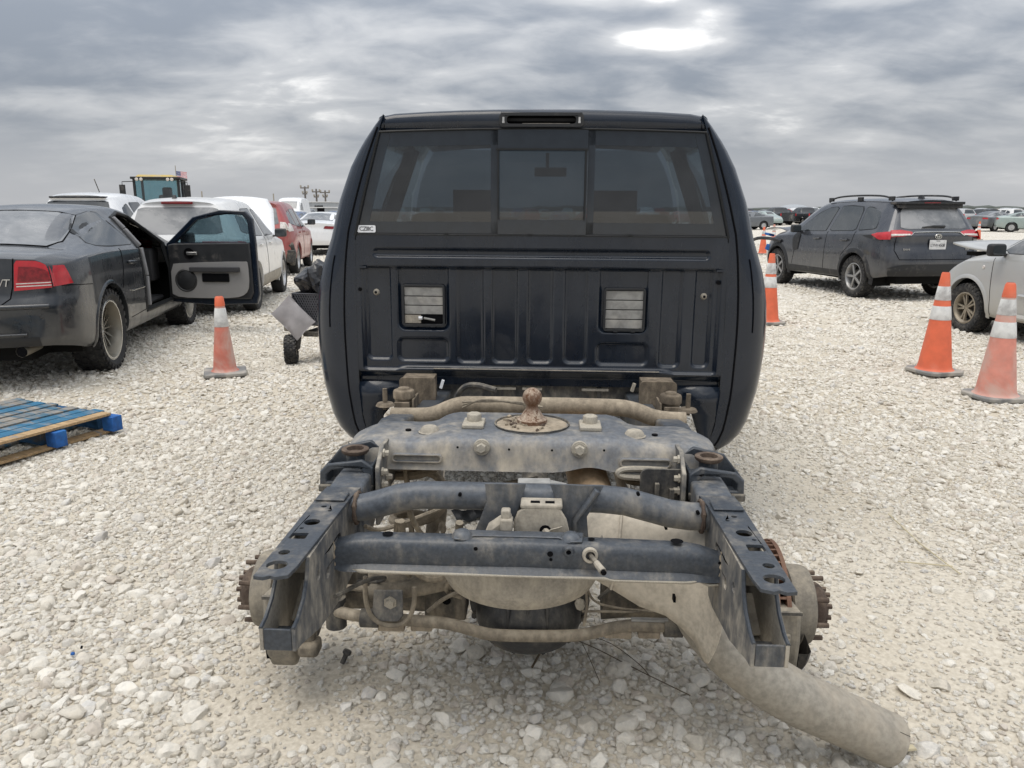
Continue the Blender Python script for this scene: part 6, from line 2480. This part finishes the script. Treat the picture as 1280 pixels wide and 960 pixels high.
w0 = Matrix.Translation(ct.location) @ Euler(ct.rotation_euler).to_matrix().to_4x4()
bg_ = lumpy(M['bag'], (0, 0, 0), (.50, .44, .48), 3, .30, 6, 1.9)
bag = bg_.build('bin_bag', None, smooth=60)
bag.location = w0 @ Vector((.20, .20, .83))
bag.rotation_euler = (.1, -.45, .3)
tag(bag, 'crumpled black plastic bag heaped over the wire basket', 'plastic bag')
cu_ = MB(M['cushion'])
rows = []
for u in np.linspace(-1, 1, 15):
    row = []
    for v in np.linspace(-1, 1, 13):
        th = .020 * (1 - u ** 4) * (1 - v ** 4) + .002
        row.append((u * .185 * (1 - .04 * (1 - v * v)), v * .135 * (1 - .05 * (1 - u * u)), th + .008 * math.sin(5 * u + 2 * v)))
    rows.append(row)
cu_.grid(rows)
cu_.grid([[(x, y, -z * .6) for x, y, z in r] for r in rows])
cus = cu_.build('cushion', None, smooth=70)
cus.matrix_world = Matrix.Translation(w0 @ Vector((.03, -.02, .455))) @ Euler((R(90), R(38), R(-8)), 'XYZ').to_matrix().to_4x4() if False else Matrix.Translation(w0 @ Vector((.0, -.03, .47))) @ Euler((0, 0, R(-10))).to_matrix().to_4x4() @ Euler((0, R(45), 0)).to_matrix().to_4x4() @ Euler((R(84), 0, 0)).to_matrix().to_4x4()
tag(cus, 'faded mauve grey cushion hanging cornerwise on the front of the basket', 'cushion')

# ------------------------------------------------------------------ small litter
def litter(o, label, cat, group=None):
    return tag(o, label, cat, group)


p = on_lot(436, 828)
b = MB(M['dark_part'])
b.lathe([(0, .0), (.012, .0), (.014, .004), (.014, .013), (.010, .016), (.008, .018), (.008, .045), (.0, .045)], (0, 0, 0), (0, 0, 1), 10)
o = b.build('bolt', None)
o.location = (p.x, p.y, p.z + .045)
o.rotation_euler = (R(160), R(25), 0)
litter(o, 'dark loose bolt lying in the pale dust left of the axle', 'bolt')
tw_n = 0
for pts, r_, lab in (([(716, 806), (745, 822), (790, 842), (862, 882)], .0016, 'longest dry brown stem lying from the axle toward the tail pipe'),
                     ([(722, 800), (760, 812), (800, 838), (812, 858)], .0013, 'bent dry stem crossing the longest stem behind the axle'),
                     ([(728, 812), (738, 838), (750, 862)], .0012, 'short thin dry stem pointing toward the camera below the differential'),
                     ([(665, 842), (682, 815)], .004, 'short thick brown twig standing among the stones under the differential')):
    b = MB(M['stick'])
    b.tube(chaikin([tuple(on_lot(*q) + Vector((0, 0, .022 + .012 * (i % 2)))) for i, q in enumerate(pts)], 2), r_, 6)
    o = b.build('twig', None)
    litter(o, lab, 'twig', 'dry twigs behind the axle')
for pts, lab in (([(1110, 646), (1150, 684), (1200, 722)], 'long pale straw lying diagonally on the dirt right of the truck'), ([(1122, 706), (1190, 712)], 'shorter pale straw meeting the long straw on the dirt')):
    b = MB(M['straw'])
    b.tube([tuple(on_lot(*q) + Vector((0, 0, .016))) for q in pts], .003, 5)
    o = b.build('straw', None)
    litter(o, lab, 'straw')
for px, py, sx_, sy_, mt, lab in ((1135, 943, .05, .02, 'straw', 'small cream plastic scrap beside the tail pipe end'), (1052, 932, .07, .016, 'white_label', 'white paper strip on the gravel under the tail pipe'), (92, 824, .014, .012, 'blue_paint', 'small blue plastic crumb among the stones on the left'), (103, 816, .008, .012, 'gap', 'tiny black crumb beside the blue plastic crumb')):
    p = on_lot(px, py)
    b = MB(M[mt])
    b.box((0, 0, 0), (sx_, sy_, .008), (.2, .15, .3), taper=.7)
    o = b.build('scrap', None, bevel=.002)
    o.location = (p.x, p.y, p.z + .022)
    litter(o, lab, 'scrap')
b = MB(M['black_trim'])
p = Vector(LY(588, 655, 1.0))
q = on_lot(590, 652)
b.grid([[(x * .10, y * .035, .012 * math.sin(6 * x) + .01 * y) for y in (-1, 0, 1)] for x in np.linspace(-1, 1, 8)])
o = b.build('plastic_shard', None, thick=.004)
o.location = (q.x, q.y, q.z + .04)
o.rotation_euler = (.2, .1, .6)
litter(o, 'broken black plastic shard on the ground under the frame', 'shard')

# ------------------------------------------------------------------ vehicles behind
def simple_car(name, label, cat, P, paint, glass, polys, axle_xy, head, r, arches, wb_, tw, rear_glass=None, tail=None, wind=None, rear_top=None, lamp='red_lens', group=None, rim='alloy', mirror=None, n=70, sgns=(-1, 1)):
    S = Shell(P, n)
    t = thing(name, label, cat, group=group)
    S.body(paint, 'body', t, arches=arches)
    arch_parts(S, t, arches, paint, .03, .008)
    underbody(S, t, .22)
    for sx_ in (-1, 1):
        for yy in (0, wb_):
            wheel_into(t, sx_ * tw, yy, r, .22, r * .66, 5, M[rim], M['tyre_clean'], sx_, 0, .02)
    windows_side(S, t, polys, glass, sgns)
    if rear_glass:
        S.rear_poly(rounded(rear_glass), .006, glass, n=18).build('rear_window', t, smooth=60)
    if rear_top:
        S.top_poly(rear_top, .005, glass, n=16).build('rear_window', t, smooth=60)
    if wind:
        S.top_poly(wind, .005, glass).build('windscreen', t, smooth=60)
    for sgn in (-1, 1):
        if tail:
            L = S.rear_poly([(sgn * x, z) for x, z in tail[0]], .012, M[lamp], n=12)
            if len(tail) > 1:
                L = S.side_poly(tail[1], sgn, .008, M[lamp], L)
            L.build('tail_lamp', t, smooth=60)
        if mirror:
            door_mirror(t, (sgn * mirror[0], mirror[1], mirror[2]), sgn, M['black_trim'])
        for yy in (.35, 1.25):
            x_ = S.side_x(yy, P['hz'])
            h = MB(paint)
            h.bar((sgn * (x_ + .02), yy, P['hz']), (sgn * (x_ + .02), yy + .2, P['hz']), .025, .03)
            h.build('door_handle', t, bevel=.006)
        line_side(S, [(.95, P['hz'] + .12), (.97, .42)], sgn, t)
    place(t, axle_xy, head)
    return t, S


SUV = dict(y0=-.95, y1=3.60, hz=.98,
           prof=[(-.95, 1.62), (-.5, 1.665), (.2, 1.69), (.9, 1.68), (1.4, 1.64), (1.8, 1.52), (2.25, 1.27), (2.5, 1.13), (2.8, 1.07), (3.3, .98), (3.6, .80)],
           belt=[(-.95, 1.12), (.5, 1.08), (1.5, 1.05), (2.4, 1.02), (3.1, .94), (3.6, .70)],
           wr=[(-.95, .58), (-.2, .64), (.9, .65), (1.7, .64), (2.4, .72), (3.6, .66)],
           wb=[(-.95, .88), (-.3, .93), (1.4, .925), (2.6, .92), (3.1, .91), (3.6, .78)],
           zs=[(-.95, .42), (-.4, .32), (2.2, .30), (3.6, .36)],
           rear=[(.36, .08), (.55, .0), (.95, .03), (1.10, .07), (1.58, .34), (1.66, .30)],
           front=[(.36, .06), (.6, .0), (.9, .1), (1.0, .16)], er=1.1, ef=.8, cr=.14, cf=.22)
SUV_W = [[(-.50, 1.20), (-.35, 1.42), (.0, 1.50), (.10, 1.14)], [(.16, 1.13), (.12, 1.52), (.86, 1.53), (.90, 1.11)], [(.98, 1.10), (.96, 1.53), (1.35, 1.49), (1.72, 1.36), (2.12, 1.10)]]
ASUV = [(0, .40, .36), (2.70, .40, .36)]
wsuv, S1 = simple_car('suv_car', 'white suv with its bonnet raised, parked ahead of the open car door', 'car', SUV, P_PAINT['white'], M['car_glass_grey'], SUV_W, (-4.80, 11.75), 8.0, .36, ASUV, 2.70, .80,
                      rear_glass=[(-.62, 1.18), (-.54, 1.545), (.54, 1.545), (.62, 1.18)], wind=[(1.62, .56), (2.1, .64), (2.48, .68)], tail=([(.30, .97), (.34, 1.08), (.86, 1.07), (.87, .97)], [(-.85, .97), (-.83, 1.08), (-.55, 1.06), (-.58, .98)]), mirror=(.90, 1.95, 1.12))
lt = MB(M['red_dark'])
lt.box((0, S1.warp(0, S1.y0, 1.605) - .03, 1.605), (.42, .05, .035))
lt.build('brake_light', wsuv, bevel=.008)
rfn = MB(M['black_trim'])
rfn.box((-.12, -.30, 1.69), (.05, .14, .06), taper=.4)
rfn.build('roof_fin', wsuv)
clad = S1.side_poly([(.42, .32), (.42, .50), (2.28, .50), (2.28, .30)], 1, .006, M['drum'])
clad.build('sill_cladding', wsuv)
hood = MB(P_PAINT['white2'])
rows = []
for u in np.linspace(0, 1, 12):
    hw = .80 - .13 * u - .10 * max(0, u - .75) / .25
    rows.append([(x * hw, 2.62 + .80 * u, 1.10 + .66 * u - .05 * x * x - .03 * math.sin(3 * u)) for x in np.linspace(-1, 1, 11)])
hood.grid(rows)
hood.build('raised_bonnet', wsuv, thick=.03, smooth=60)

bsuv, S2 = simple_car('suv_car', 'large white suv far left with dark rear window above the saloon roof', 'car', dict(SUV, prof=[(y, z + .16) for y, z in SUV['prof']], belt=[(y, z + .10) for y, z in SUV['belt']], rear=[(z + .12, q) for z, q in SUV['rear']]), P_PAINT['white2'], M['car_glass'], [[(y, z + .13) for y, z in w] for w in SUV_W], (-8.55, 16.0), 9.0, .38, ASUV, 2.70, .80,
                      rear_glass=[(-.63, 1.36), (-.55, 1.68), (.55, 1.68), (.63, 1.36)], wind=[(1.62, .56), (2.1, .64), (2.48, .68)], tail=([(.70, 1.05), (.70, 1.30), (.86, 1.28), (.87, 1.05)],))
an = MB(M['dark_part'])
an.tube([(-.06, .8, 1.86), (-.10, .68, 2.14)], .010, 6)
an.build('aerial', bsuv)
spb = MB(M['black_trim'])
y_ = S2.warp(0, S2.y0, 1.74)
spb.plate([(-.50, y_ - .04), (.50, y_ - .04), (.52, y_ + .12), (-.52, y_ + .12)], 1.73, 1.765, 'z')
spb.build('roof_spoiler', bsuv, bevel=.01)

RSUV = dict(SUV, prof=[(-.90, 1.68), (-.5, 1.70), (.2, 1.72), (1.0, 1.71), (1.5, 1.66), (1.9, 1.46), (2.25, 1.22), (2.6, 1.14), (3.3, 1.06), (3.55, .85)], y0=-.90, y1=3.55)
rsuv, S3 = simple_car('suv_car', 'faded red suv with pale tail lamp and unpainted dented door', 'car', RSUV, P_PAINT['red'], M['car_glass_grey'], SUV_W, (-6.05, 18.7), 8.0, .36, ASUV, 2.70, .79,
                      rear_glass=[(-.60, 1.18), (-.52, 1.56), (.52, 1.56), (.60, 1.18)], wind=[(1.72, .56), (2.1, .64), (2.3, .68)], tail=([(.62, 1.05), (.62, 1.24), (.85, 1.22), (.86, 1.05)], [(-.82, 1.02), (-.80, 1.22), (-.48, 1.20), (-.50, 1.03)]), lamp='lamp_clear', mirror=(.92, 2.0, 1.20))
wr_ = MB(M['dark_part'])
wr_.box((.78, -.55, .48), (.20, .5, .30), (.1, .1, .2))
wr_.tube([(.82, -.75, .75), (.86, -.6, .50), (.80, -.5, .25)], .08, 8)
wr_.build('torn_bumper', rsuv, bevel=.03)

SED = dict(y0=-1.0, y1=3.75, hz=.93,
           prof=[(-1.0, 1.08), (-.75, 1.12), (-.35, 1.16), (.2, 1.33), (.8, 1.44), (1.3, 1.44), (1.8, 1.36), (2.4, 1.05), (2.8, .95), (3.4, .84), (3.75, .68)],
           belt=[(-1.0, 1.02), (.2, 1.02), (1.3, .98), (2.4, .93), (3.2, .82), (3.75, .60)],
           wr=[(-1.0, .70), (-.3, .66), (.3, .58), (1.2, .60), (1.9, .60), (2.5, .70), (3.75, .60)],
           wb=[(-1.0, .86), (-.4, .915), (1.4, .91), (2.8, .91), (3.3, .88), (3.75, .72)],
           zs=[(-1.0, .36), (-.4, .26), (2.5, .24), (3.75, .28)],
           rear=[(.3, .08), (.5, .0), (.8, .02), (.95, .05), (1.1, .03)],
           front=[(.3, .04), (.5, .0), (.7, .1), (.9, .2)], er=.7, ef=.9, cr=.2, cf=.3)
SED_W = [[(-.18, 1.10), (.0, 1.18), (.35, 1.30), (.80, 1.355), (.86, 1.04)], [(.94, 1.03), (.90, 1.36), (1.4, 1.345), (1.75, 1.26), (2.25, 1.0)]]
ASED = [(0, .38, .34), (2.87, .38, .34)]
wsed, S4 = simple_car('saloon_car', 'clean white saloon turned slightly, just left of the black cab', 'car', SED, P_PAINT['white2'], M['car_glass_grey'], SED_W, (-6.75, 27.2), 2.0, .34, ASED, 2.87, .79,
                      rear_top=[(-.38, .60), (0, .60), (.55, .52)], wind=[(1.75, .54), (2.3, .66)], tail=([(.40, .90), (.45, .99), (.84, .97), (.84, .88)], [(-.95, .90), (-.93, .97), (-.62, .95)]), lamp='red_dark')
dcar, S5 = simple_car('saloon_car', 'dark car with pale window trims glimpsed between the white suvs', 'car', SED, P_PAINT['dark'], M['car_glass'], SED_W, (-7.45, 17.6), 9.0, .34, ASED, 2.87, .79,
                      rear_top=[(-.38, .60), (0, .60), (.55, .52)], tail=([(.45, .86), (.45, .98), (.84, .97), (.84, .86)],))
dcar.location.z += .16
van, S6 = simple_car('van', 'white delivery van far off above the white saloon roof', 'van', dict(SUV, prof=[(-1.2, 2.3), (0, 2.42), (1.6, 2.40), (2.2, 2.25), (2.9, 1.55), (3.2, 1.35), (3.7, 1.2), (3.85, 1.0)], belt=[(-1.2, 1.45), (2, 1.4), (3.85, .9)], wr=[(-1.2, .80), (2.2, .80), (3, .8), (3.85, .75)], wb=[(-1.2, .96), (3, .96), (3.85, .85)], y0=-1.2, y1=3.85, rear=[(.3, .0), (2.4, .08)], er=.7, hz=1.1), P_PAINT['white2'], M['car_glass_grey'], [[(2.0, 1.5), (2.0, 2.0), (2.4, 1.98), (2.75, 1.55)]], (-15.9, 58.0), 185.0, .36, [(0, .40, .36), (3.0, .40, .36)], 3.0, .82, wind=[(2.3, .72), (2.85, .76)])

# wheel loader cab with yellow roof
D_ = 34.0
pc = at_depth(203, 263, D_)
ld = thing('wheel_loader', 'yellow wheel loader with tall blue glass cab behind the cars', 'loader', (pc.x, D_, 0), (0, 0, R(14)))
k = D_ / F
cw = .86
gl_ = MB(M['loader_glass'])
zt, zb = 2.78, 1.25
gl_.grid([[(x, y, z) for (x, y) in ((-cw, -.75), (cw * .98, -.75))] for z in (zb, zt)])
gl_.grid([[(x, y, z) for (x, y) in ((cw, -.75), (cw, .85))] for z in (zb, zt)])
gl_.grid([[(x, y, z) for (x, y) in ((-cw, -.75), (-cw, .85))] for z in (zb, zt)])
gl_.grid([[(x, y, z) for (x, y) in ((-cw, .85), (cw, .85))] for z in (zb, zt)])
gl_.build('cab_glass', ld)
fr_ = MB(M['black_trim'])
for x, y in ((-cw, -.75), (cw, -.75), (cw, .15), (cw, .85), (-cw, .85)):
    fr_.box((x, y, (zt + zb) / 2), (.10, .10, zt - zb))
fr_.box((0, .05, zt + .04), (1.95, 1.9, .10))
fr_.box((0, .05, zb - .1), (1.9, 1.8, .25))
fr_.build('cab_frame', ld, bevel=.02)
rf_ = MB(M['yellow'])
rf_.box((-.05, .05, zt + .13), (1.55, 1.6, .10), taper=.85)
rf_.build('roof', ld, bevel=.03)
for x in (-.72, -.55, .48, .64):
    lm = MB(M['lamp_clear'])
    lm.lathe([(0, .04), (.055, .03), (.07, 0), (.05, -.06)], (x, -.92, zt - .02), (0, -1, 0), 14)
    lm.build('work_lamp', ld)
inn = MB(M['interior'])
inn.box((.20, .1, 1.75), (.55, .55, .8))
inn.box((.22, .30, 2.25), (.40, .15, .45))
inn.box((-.35, -.3, 1.5), (.5, .3, .5))
inn.build('operator_seat', ld, bevel=.08)
rb = MB(M['red_dark'])
rb.box((.45, -.80, 1.36), (.28, .08, .16))
rb.build('red_panel', ld)
for sgn, xx in ((-1, -1.30), (1, 1.22)):
    mi = MB(M['black_trim'])
    mi.tube([(sgn * cw, -.80, 2.68), (xx, -.85, 2.66), (xx, -.85, 2.5)], .02, 6)
    mi.tube([(xx, -.85, 2.05), (sgn * cw, -.78, 1.75)], .015, 6)
    mi.box((xx, -.88, 2.30), (.22, .08, .48))
    mi.build('mirror', ld, bevel=.02)
bd = MB(M['yellow'])
bd.box((-1.15, .2, 1.35), (.45, .6, .75))
bd.box((0, 2.2, 1.2), (1.9, 2.6, 1.0))
bd.box((0, -2.0, 1.0), (1.2, 2.4, .7))
bd.tube([(-.4, -1.6, 1.3), (-.4, -3.2, .8), (-.4, -3.8, .5)], .14, 8)
bd.tube([(.4, -1.6, 1.3), (.4, -3.2, .8), (.4, -3.8, .5)], .14, 8)
bd.build('chassis', ld, bevel=.05)
bu = MB(M['yellow'])
bu.plate([(-3.6, .2), (-4.6, .15), (-4.7, .3), (-3.9, .9), (-3.6, 1.0)], -1.3, 1.3, 'x')
bu.build('bucket', ld, bevel=.03)
for x in (-1.0, 1.0):
    for y in (-1.8, 1.9):
        w = pivot('wheel', ld, (x, y, .75))
        tyre_mb(.75, .35, .55, M['tyre'], 20).build('tyre', w)
        rm_ = MB(M['yellow'])
        rm_.lathe([(0, .1), (.2, .1), (.3, .2), (.36, .24), (.36, -.24), (.3, -.2), (0, -.1)], (0, 0, 0), (1, 0, 0), 20)
        rm_.build('rim', w)

# flag on a staff rising behind the loader
fp = at_depth(224, 262, 41.0)
fl = thing('flag', 'small american flag flying above the loader roof', 'flag', (fp.x, 41.0, 0))
st_ = MB(M['drum'])
st_.tube([(0, 0, 0), (0, 0, 3.75)], .02, 8)
st_.build('staff', fl)
stripe_r, stripe_w, canton = plain('flag red', (.50, .08, .10), .8), plain('flag white', (.74, .74, .76), .8), plain('flag blue', (.06, .08, .22), .8)
fm_ = MB(stripe_w)
n = 13
for k in range(n):
    z0, z1 = 3.08 + .40 * k / n, 3.08 + .40 * (k + 1) / n
    fm_.grid([[(x, .07 * math.sin(5 * x) * x, z - .12 * x) for z in (z0, z1)] for x in np.linspace(0, .56, 12)], stripe_r if k % 2 == 0 else stripe_w)
fm_.build('cloth', fl, merge=True)
cn = MB(canton)
cn.grid([[(x, .07 * math.sin(5 * x) * x - .006, z - .12 * x) for z in (3.08 + .40 * 6 / 13, 3.485)] for x in np.linspace(0, .24, 6)])
cn.grid([[(x, .07 * math.sin(5 * x) * x + .006, z - .12 * x) for z in (3.08 + .40 * 6 / 13, 3.485)] for x in np.linspace(0, .24, 6)])
cno = cn.build('canton', fl)
stars = MB(stripe_w)
for i in range(9):
    for j in range(6 if i % 2 == 0 else 5):
        x, z = .02 + .04 * j + (.02 if i % 2 else 0), 3.275 + .20 * (i + .5) / 9
        stars.box((x, .07 * math.sin(5 * x) * x - .012, z - .12 * x), (.012, .004, .012), (0, R(45), 0))
stars.build('stars', cno)

# long low building, poles, a paler shed roof
bp_ = at_depth(378, 262, 150.0)
bld = thing('warehouse', 'long low grey warehouse on the horizon', 'building', (bp_.x, 150, 0), (0, 0, R(-3)))
b = MB(M['bare_grey'])
b.box((-1.0, 4, 1.5), (12.5, 8, 3.0))
b.build('wall', bld)
for k_ in range(12):
    q = MB(M['bare_grey'])
    q.box((-6.7 + 1.04 * k_, -.03, 1.45), (.08, .06, 2.9))
    q.build('cladding_rib', bld)
b = MB(M['white_paint_wall'])
b.box((-1.0, 4, 3.06), (12.9, 8.4, .14))
b.build('roof', bld)
b = MB(M['gap'])
b.box((3.2, -.04, 1.2), (1.6, .05, 2.4))
b.build('door', bld)
p2 = at_depth(420, 262, 130.0)
shd2 = thing('shed', 'low pale shed with flat roof right of the grey warehouse', 'building', (p2.x, 130, 0))
b = MB(M['bare_grey'])
b.box((0, 3, .95), (9.0, 6, 1.9))
b.build('wall', shd2)
b = MB(M['white_paint_wall'])
b.box((0, 3, 1.98), (9.4, 6.4, .16))
b.build('roof', shd2)
b = MB(M['gap'])
b.box((-2.5, -.03, 1.0), (1.2, .05, 1.8))
b.box((1.5, -.03, 1.2), (1.6, .05, .7))
b.build('opening', shd2)
for i, (px, top, D2, arms, lab) in enumerate(((382.5, 233, 160.0, ((.0, 1.0), (.34, .55)), 'leftmost wooden utility pole with two crossarms behind the warehouse'), (396.5, 236, 168.0, ((.1, 1.0), (.42, .6)), 'middle wooden utility pole with two crossarms behind the warehouse'), (407.5, 238, 172.0, ((.05, 1.25), (.34, .6)), 'utility pole with the widest top crossarm, nearest the cab'))):
    b0 = at_depth(px, 262, D2)
    ht = at_depth(px, top, D2).z
    t = thing('utility_pole', lab, 'utility pole', (b0.x, D2, 0), group='utility poles on the horizon')
    q = MB(M['pole_wood'])
    q.tube([(0, 0, 0), (0, 0, ht)], [.24, .17], 8)
    q.build('pole', t)
    for dz, w in arms:
        q = MB(M['pole_wood'])
        q.box((0, -.2, ht - .3 - dz * ht * .55), (1.3 * w * 1.3, .18, .24))
        q.build('crossarm', t)
        for s_ in (-1, 1):
            q = MB(M['drum'])
            q.lathe([(0, .45), (.16, .42), (.20, .2), (.14, 0)], (s_ * .75 * w, -.2, ht - .2 - dz * ht * .55), (0, 0, 1), 8)
            q.build('insulator', t)
for px, top, D2, lab in ((254, 239, 60.0, 'thin lamp mast rising behind the white suv roof'), (343, 242, 62.0, 'thin lamp mast rising behind the red suv roof')):
    b0 = at_depth(px, 262, D2)
    t = thing('mast', lab, 'mast', (b0.x, D2, 0))
    q = MB(M['drum'])
    q.tube([(0, 0, 0), (0, 0, at_depth(px, top, D2).z)], .05, 6)
    q.build('pole', t)

# rows of parked cars far off
FAR = [('white', (.70, .70, .69)), ('silver', (.42, .43, .44)), ('grey', (.13, .14, .15)), ('black', (.02, .022, .025)), ('red', (.28, .03, .03)), ('blue', (.05, .09, .19)), ('beige', (.38, .34, .28)), ('pale green', (.30, .36, .34))]
far_mats = [plain('distant %s paint' % n_, c_, .3, .0, .05, 3, coat=.5, grime=(.4, .38, .34), grime_amt=.2) for n_, c_ in FAR]


def far_mesh(P, polys, arches, r, wb_, rg, rt, wd, tail, lamp):
    S = Shell(P, 44)
    b = S.body('paint', arches=arches, build=False)
    for poly in polys:
        for sgn in (-1, 1):
            S.side_poly(poly, sgn, .006, M['car_glass'], b, 7, 3)
    if rg:
        S.rear_poly(rg, .008, M['car_glass'], b, 8, 3)
    if rt:
        S.top_poly(rt, .008, M['car_glass'], b, 7, 5)
    S.top_poly(wd, .008, M['car_glass'], b, 7, 5)
    for sgn in (-1, 1):
        S.rear_poly([(sgn * x, z) for x, z in tail], .012, M['red_lens'], b, 6, 3)
        S.rear_poly([(sgn * .45, .66), (sgn * .45, .78), (sgn * .78, .80), (sgn * .78, .70)], .012, M['lamp_clear'], b, 6, 3, front=True)
        for y in (0, wb_):
            b.lathe([(.0, .10), (r * .62, .10), (r * .64, .11), (r, .09), (r, -.1), (0, -.1)], (sgn * .78, y, r), (sgn, 0, 0), 18, M['tyre_clean'])
            b.lathe([(.0, .115), (r * .6, .112)], (sgn * .78, y, r), (sgn, 0, 0), 12, M['alloy'])
    b.box((0, (S.y0 + S.y1) / 2, .30), (1.3, (S.y1 - S.y0) * .85, .2), None, M['well'])
    return b


TRK = dict(SUV, y0=-1.2, y1=4.1, prof=[(-1.2, 1.28), (.55, 1.30), (.62, 1.32), (.72, 1.80), (1.2, 1.86), (1.9, 1.84), (2.4, 1.60), (2.75, 1.32), (3.2, 1.22), (3.9, 1.12), (4.1, .95)], belt=[(-1.2, 1.22), (2.5, 1.18), (3.4, 1.10), (4.1, .8)], wr=[(-1.2, .86), (.5, .86), (.9, .70), (2, .68), (2.7, .78), (4.1, .74)], wb=[(-1.2, .95), (3, .96), (4.1, .85)], rear=[(.3, 0), (1.3, .02)], er=.6)
protos = [far_mesh(SUV, SUV_W, ASUV, .36, 2.7, [(-.62, 1.18), (-.54, 1.545), (.54, 1.545), (.62, 1.18)], None, [(1.62, .56), (2.1, .64), (2.48, .68)], [(.62, .95), (.62, 1.15), (.86, 1.14), (.87, .95)], 0),
          far_mesh(SED, SED_W, ASED, .33, 2.87, None, [(-.38, .60), (0, .60), (.55, .52)], [(1.75, .54), (2.3, .66)], [(.45, .88), (.45, .99), (.84, .98), (.84, .88)], 0),
          far_mesh(TRK, [[(.86, 1.28), (.86, 1.68), (1.6, 1.70), (1.62, 1.26)], [(1.70, 1.26), (1.70, 1.70), (2.1, 1.62), (2.55, 1.28)]], [(0, .44, .39), (3.5, .44, .39)], .39, 3.5, None, None, [(2.02, .62), (2.7, .70)], [(.76, .95), (.76, 1.20), (.90, 1.19), (.90, .95)], 0)]
KIND = [('suv', 'suv_car'), ('saloon', 'saloon_car'), ('pickup', 'pickup_truck')]
far_me = {}


def far_car(x, y, head, kind, colr, label, group, z=0.0):
    key = (kind, colr)
    if key not in far_me:
        b = MB()
        b.v, b.f = protos[kind].v, protos[kind].f
        b.m = [far_mats[colr] if m_ == 'paint' else m_ for m_ in protos[kind].m]
        o = b.build(KIND[kind][1], None, smooth=35)
        far_me[key] = o.data
        bpy.data.objects.remove(o)
    o = bpy.data.objects.new(KIND[kind][1], far_me[key])
    COL.objects.link(o)
    o.location = (x, y, z)
    o.rotation_euler = (0, 0, R(head))
    return tag(o, label, 'car' if kind < 2 else 'pickup', group)


r = np.random.default_rng(21)
# a few nearer ones that can be told apart
for px, py, hd, kd, cl_, lab in ((1228, 289, -62, 1, 2, 'slate grey saloon showing its side behind the crossover tail lamp'), (1262, 290, -118, 1, 7, 'pale green saloon right of the crossover, nose toward the cone'), (1292, 288, -112, 1, 2, 'dark grey saloon at the far right edge behind the silver car'), (948, 287, 98, 1, 2, 'dark car half hidden by the black cab edge, above the far cones')):
    p = on_ground(px, py)
    far_car(p.x, p.y, hd, kd, cl_, lab, 'cars parked across the track behind')
rowsD = [(83, 2.7, .28, .70), (91, 2.8, .28, .70), (112, 2.9, .28, .70), (120, 3.0, .28, .70), (145, 3.1, .28, .70), (180, 3.4, .28, .70), (225, 4.2, .28, .70)]
cnt = 0
for D2, step, k0, k1 in rowsD:
    x = k0 * D2
    while x < k1 * D2:
        if r.uniform() > .03:
            kd = int(r.choice([0, 0, 1, 1, 2]))
            cl_ = int(r.choice(8, p=[.26, .17, .17, .14, .09, .07, .05, .05]))
            far_car(x + r.uniform(-.25, .25), D2 + r.uniform(-.6, .6), 9 + r.normal(0, 2) + (180 if r.uniform() > .5 else 0), kd, cl_, 'small %s %s in the distant rows of parked cars on the right' % (FAR[cl_][0], KIND[kd][0]), 'cars in the distant rows on the right')
            cnt += 1
        x += step
for D2, step, k0, k1 in [(46, 3.0, -.285, -.235), (82, 3.2, -.30, -.22), (100, 3.2, -.29, -.22)]:
    x = k0 * D2
    while x < k1 * D2:
        kd, cl_ = int(r.choice([0, 1, 1])), int(r.choice(8))
        far_car(x + r.uniform(-.25, .25), D2 + r.uniform(-.6, .6), r.normal(0, 4) + (180 if r.uniform() > .5 else 0), kd, cl_, 'small %s %s far behind the white saloon' % (FAR[cl_][0], KIND[kd][0]), 'cars far behind the white saloon')
        x += step
for D2, step in [(88, 3.4), (120, 3.6)]:
    x = -.17 * D2
    while x < .22 * D2:
        kd, cl_ = int(r.choice([0, 1, 2])), int(r.choice(8))
        far_car(x + r.uniform(-.3, .3), D2 + r.uniform(-.6, .6), 9 + r.normal(0, 2), kd, cl_, 'small %s %s glimpsed through the cab windows' % (FAR[cl_][0], KIND[kd][0]), 'far cars seen through the cab windows')
        x += step
# far mass of vehicles and scrub along the horizon
tl = MB(plain('horizon scrub', (.075, .085, .075), .95, scale=.05))
rows = []
for x in np.linspace(-1400, 1700, 420):
    h = 3.2 + 2.6 * abs(math.sin(x * .021)) * abs(math.sin(x * .0073 + 1)) + r.uniform(0, 1.6)
    y = 820 + 60 * math.sin(x * .004)
    rows.append([(x, y, -.5), (x, y + 2, h * .7), (x, y + 8, h), (x, y + 30, h * .8)])
tl.grid(rows)
o = tl.build('scrub_line', None)
tag(o, 'thin dark line of far scrub and trees along the horizon', None, None, 'stuff')
fm2 = MB()
pal2 = far_mats
for k in range(2200):
    D2 = r.uniform(255, 620)
    x = r.uniform(.24, .72) * D2
    c0 = pal2[int(r.choice(8, p=[.26, .17, .17, .14, .09, .07, .05, .05]))]
    fm2.box((x, D2, .62), (r.uniform(1.8, 4.4), 2, .75), None, c0)
    fm2.box((x, D2, 1.22), (r.uniform(1.5, 2.2), 1.6, .5), None, M['car_glass'], taper=.8)
o = fm2.build('far_parked_cars', None, smooth=0, merge=False)
tag(o, 'hazy mass of parked cars near the horizon', None, None, 'stuff')
# low dome far off
dm_ = MB(M['bare_grey'])
p = at_depth(992, 262, 600.0)
dm_.lathe([(14 * math.cos(t), 6 * math.sin(t)) for t in np.linspace(0, 1.57, 8)], (p.x, 600, 0), (0, 0, 1), 20)
o = dm_.build('far_mound', None)
tag(o, 'low rounded mound on the horizon above the distant cars', 'mound')
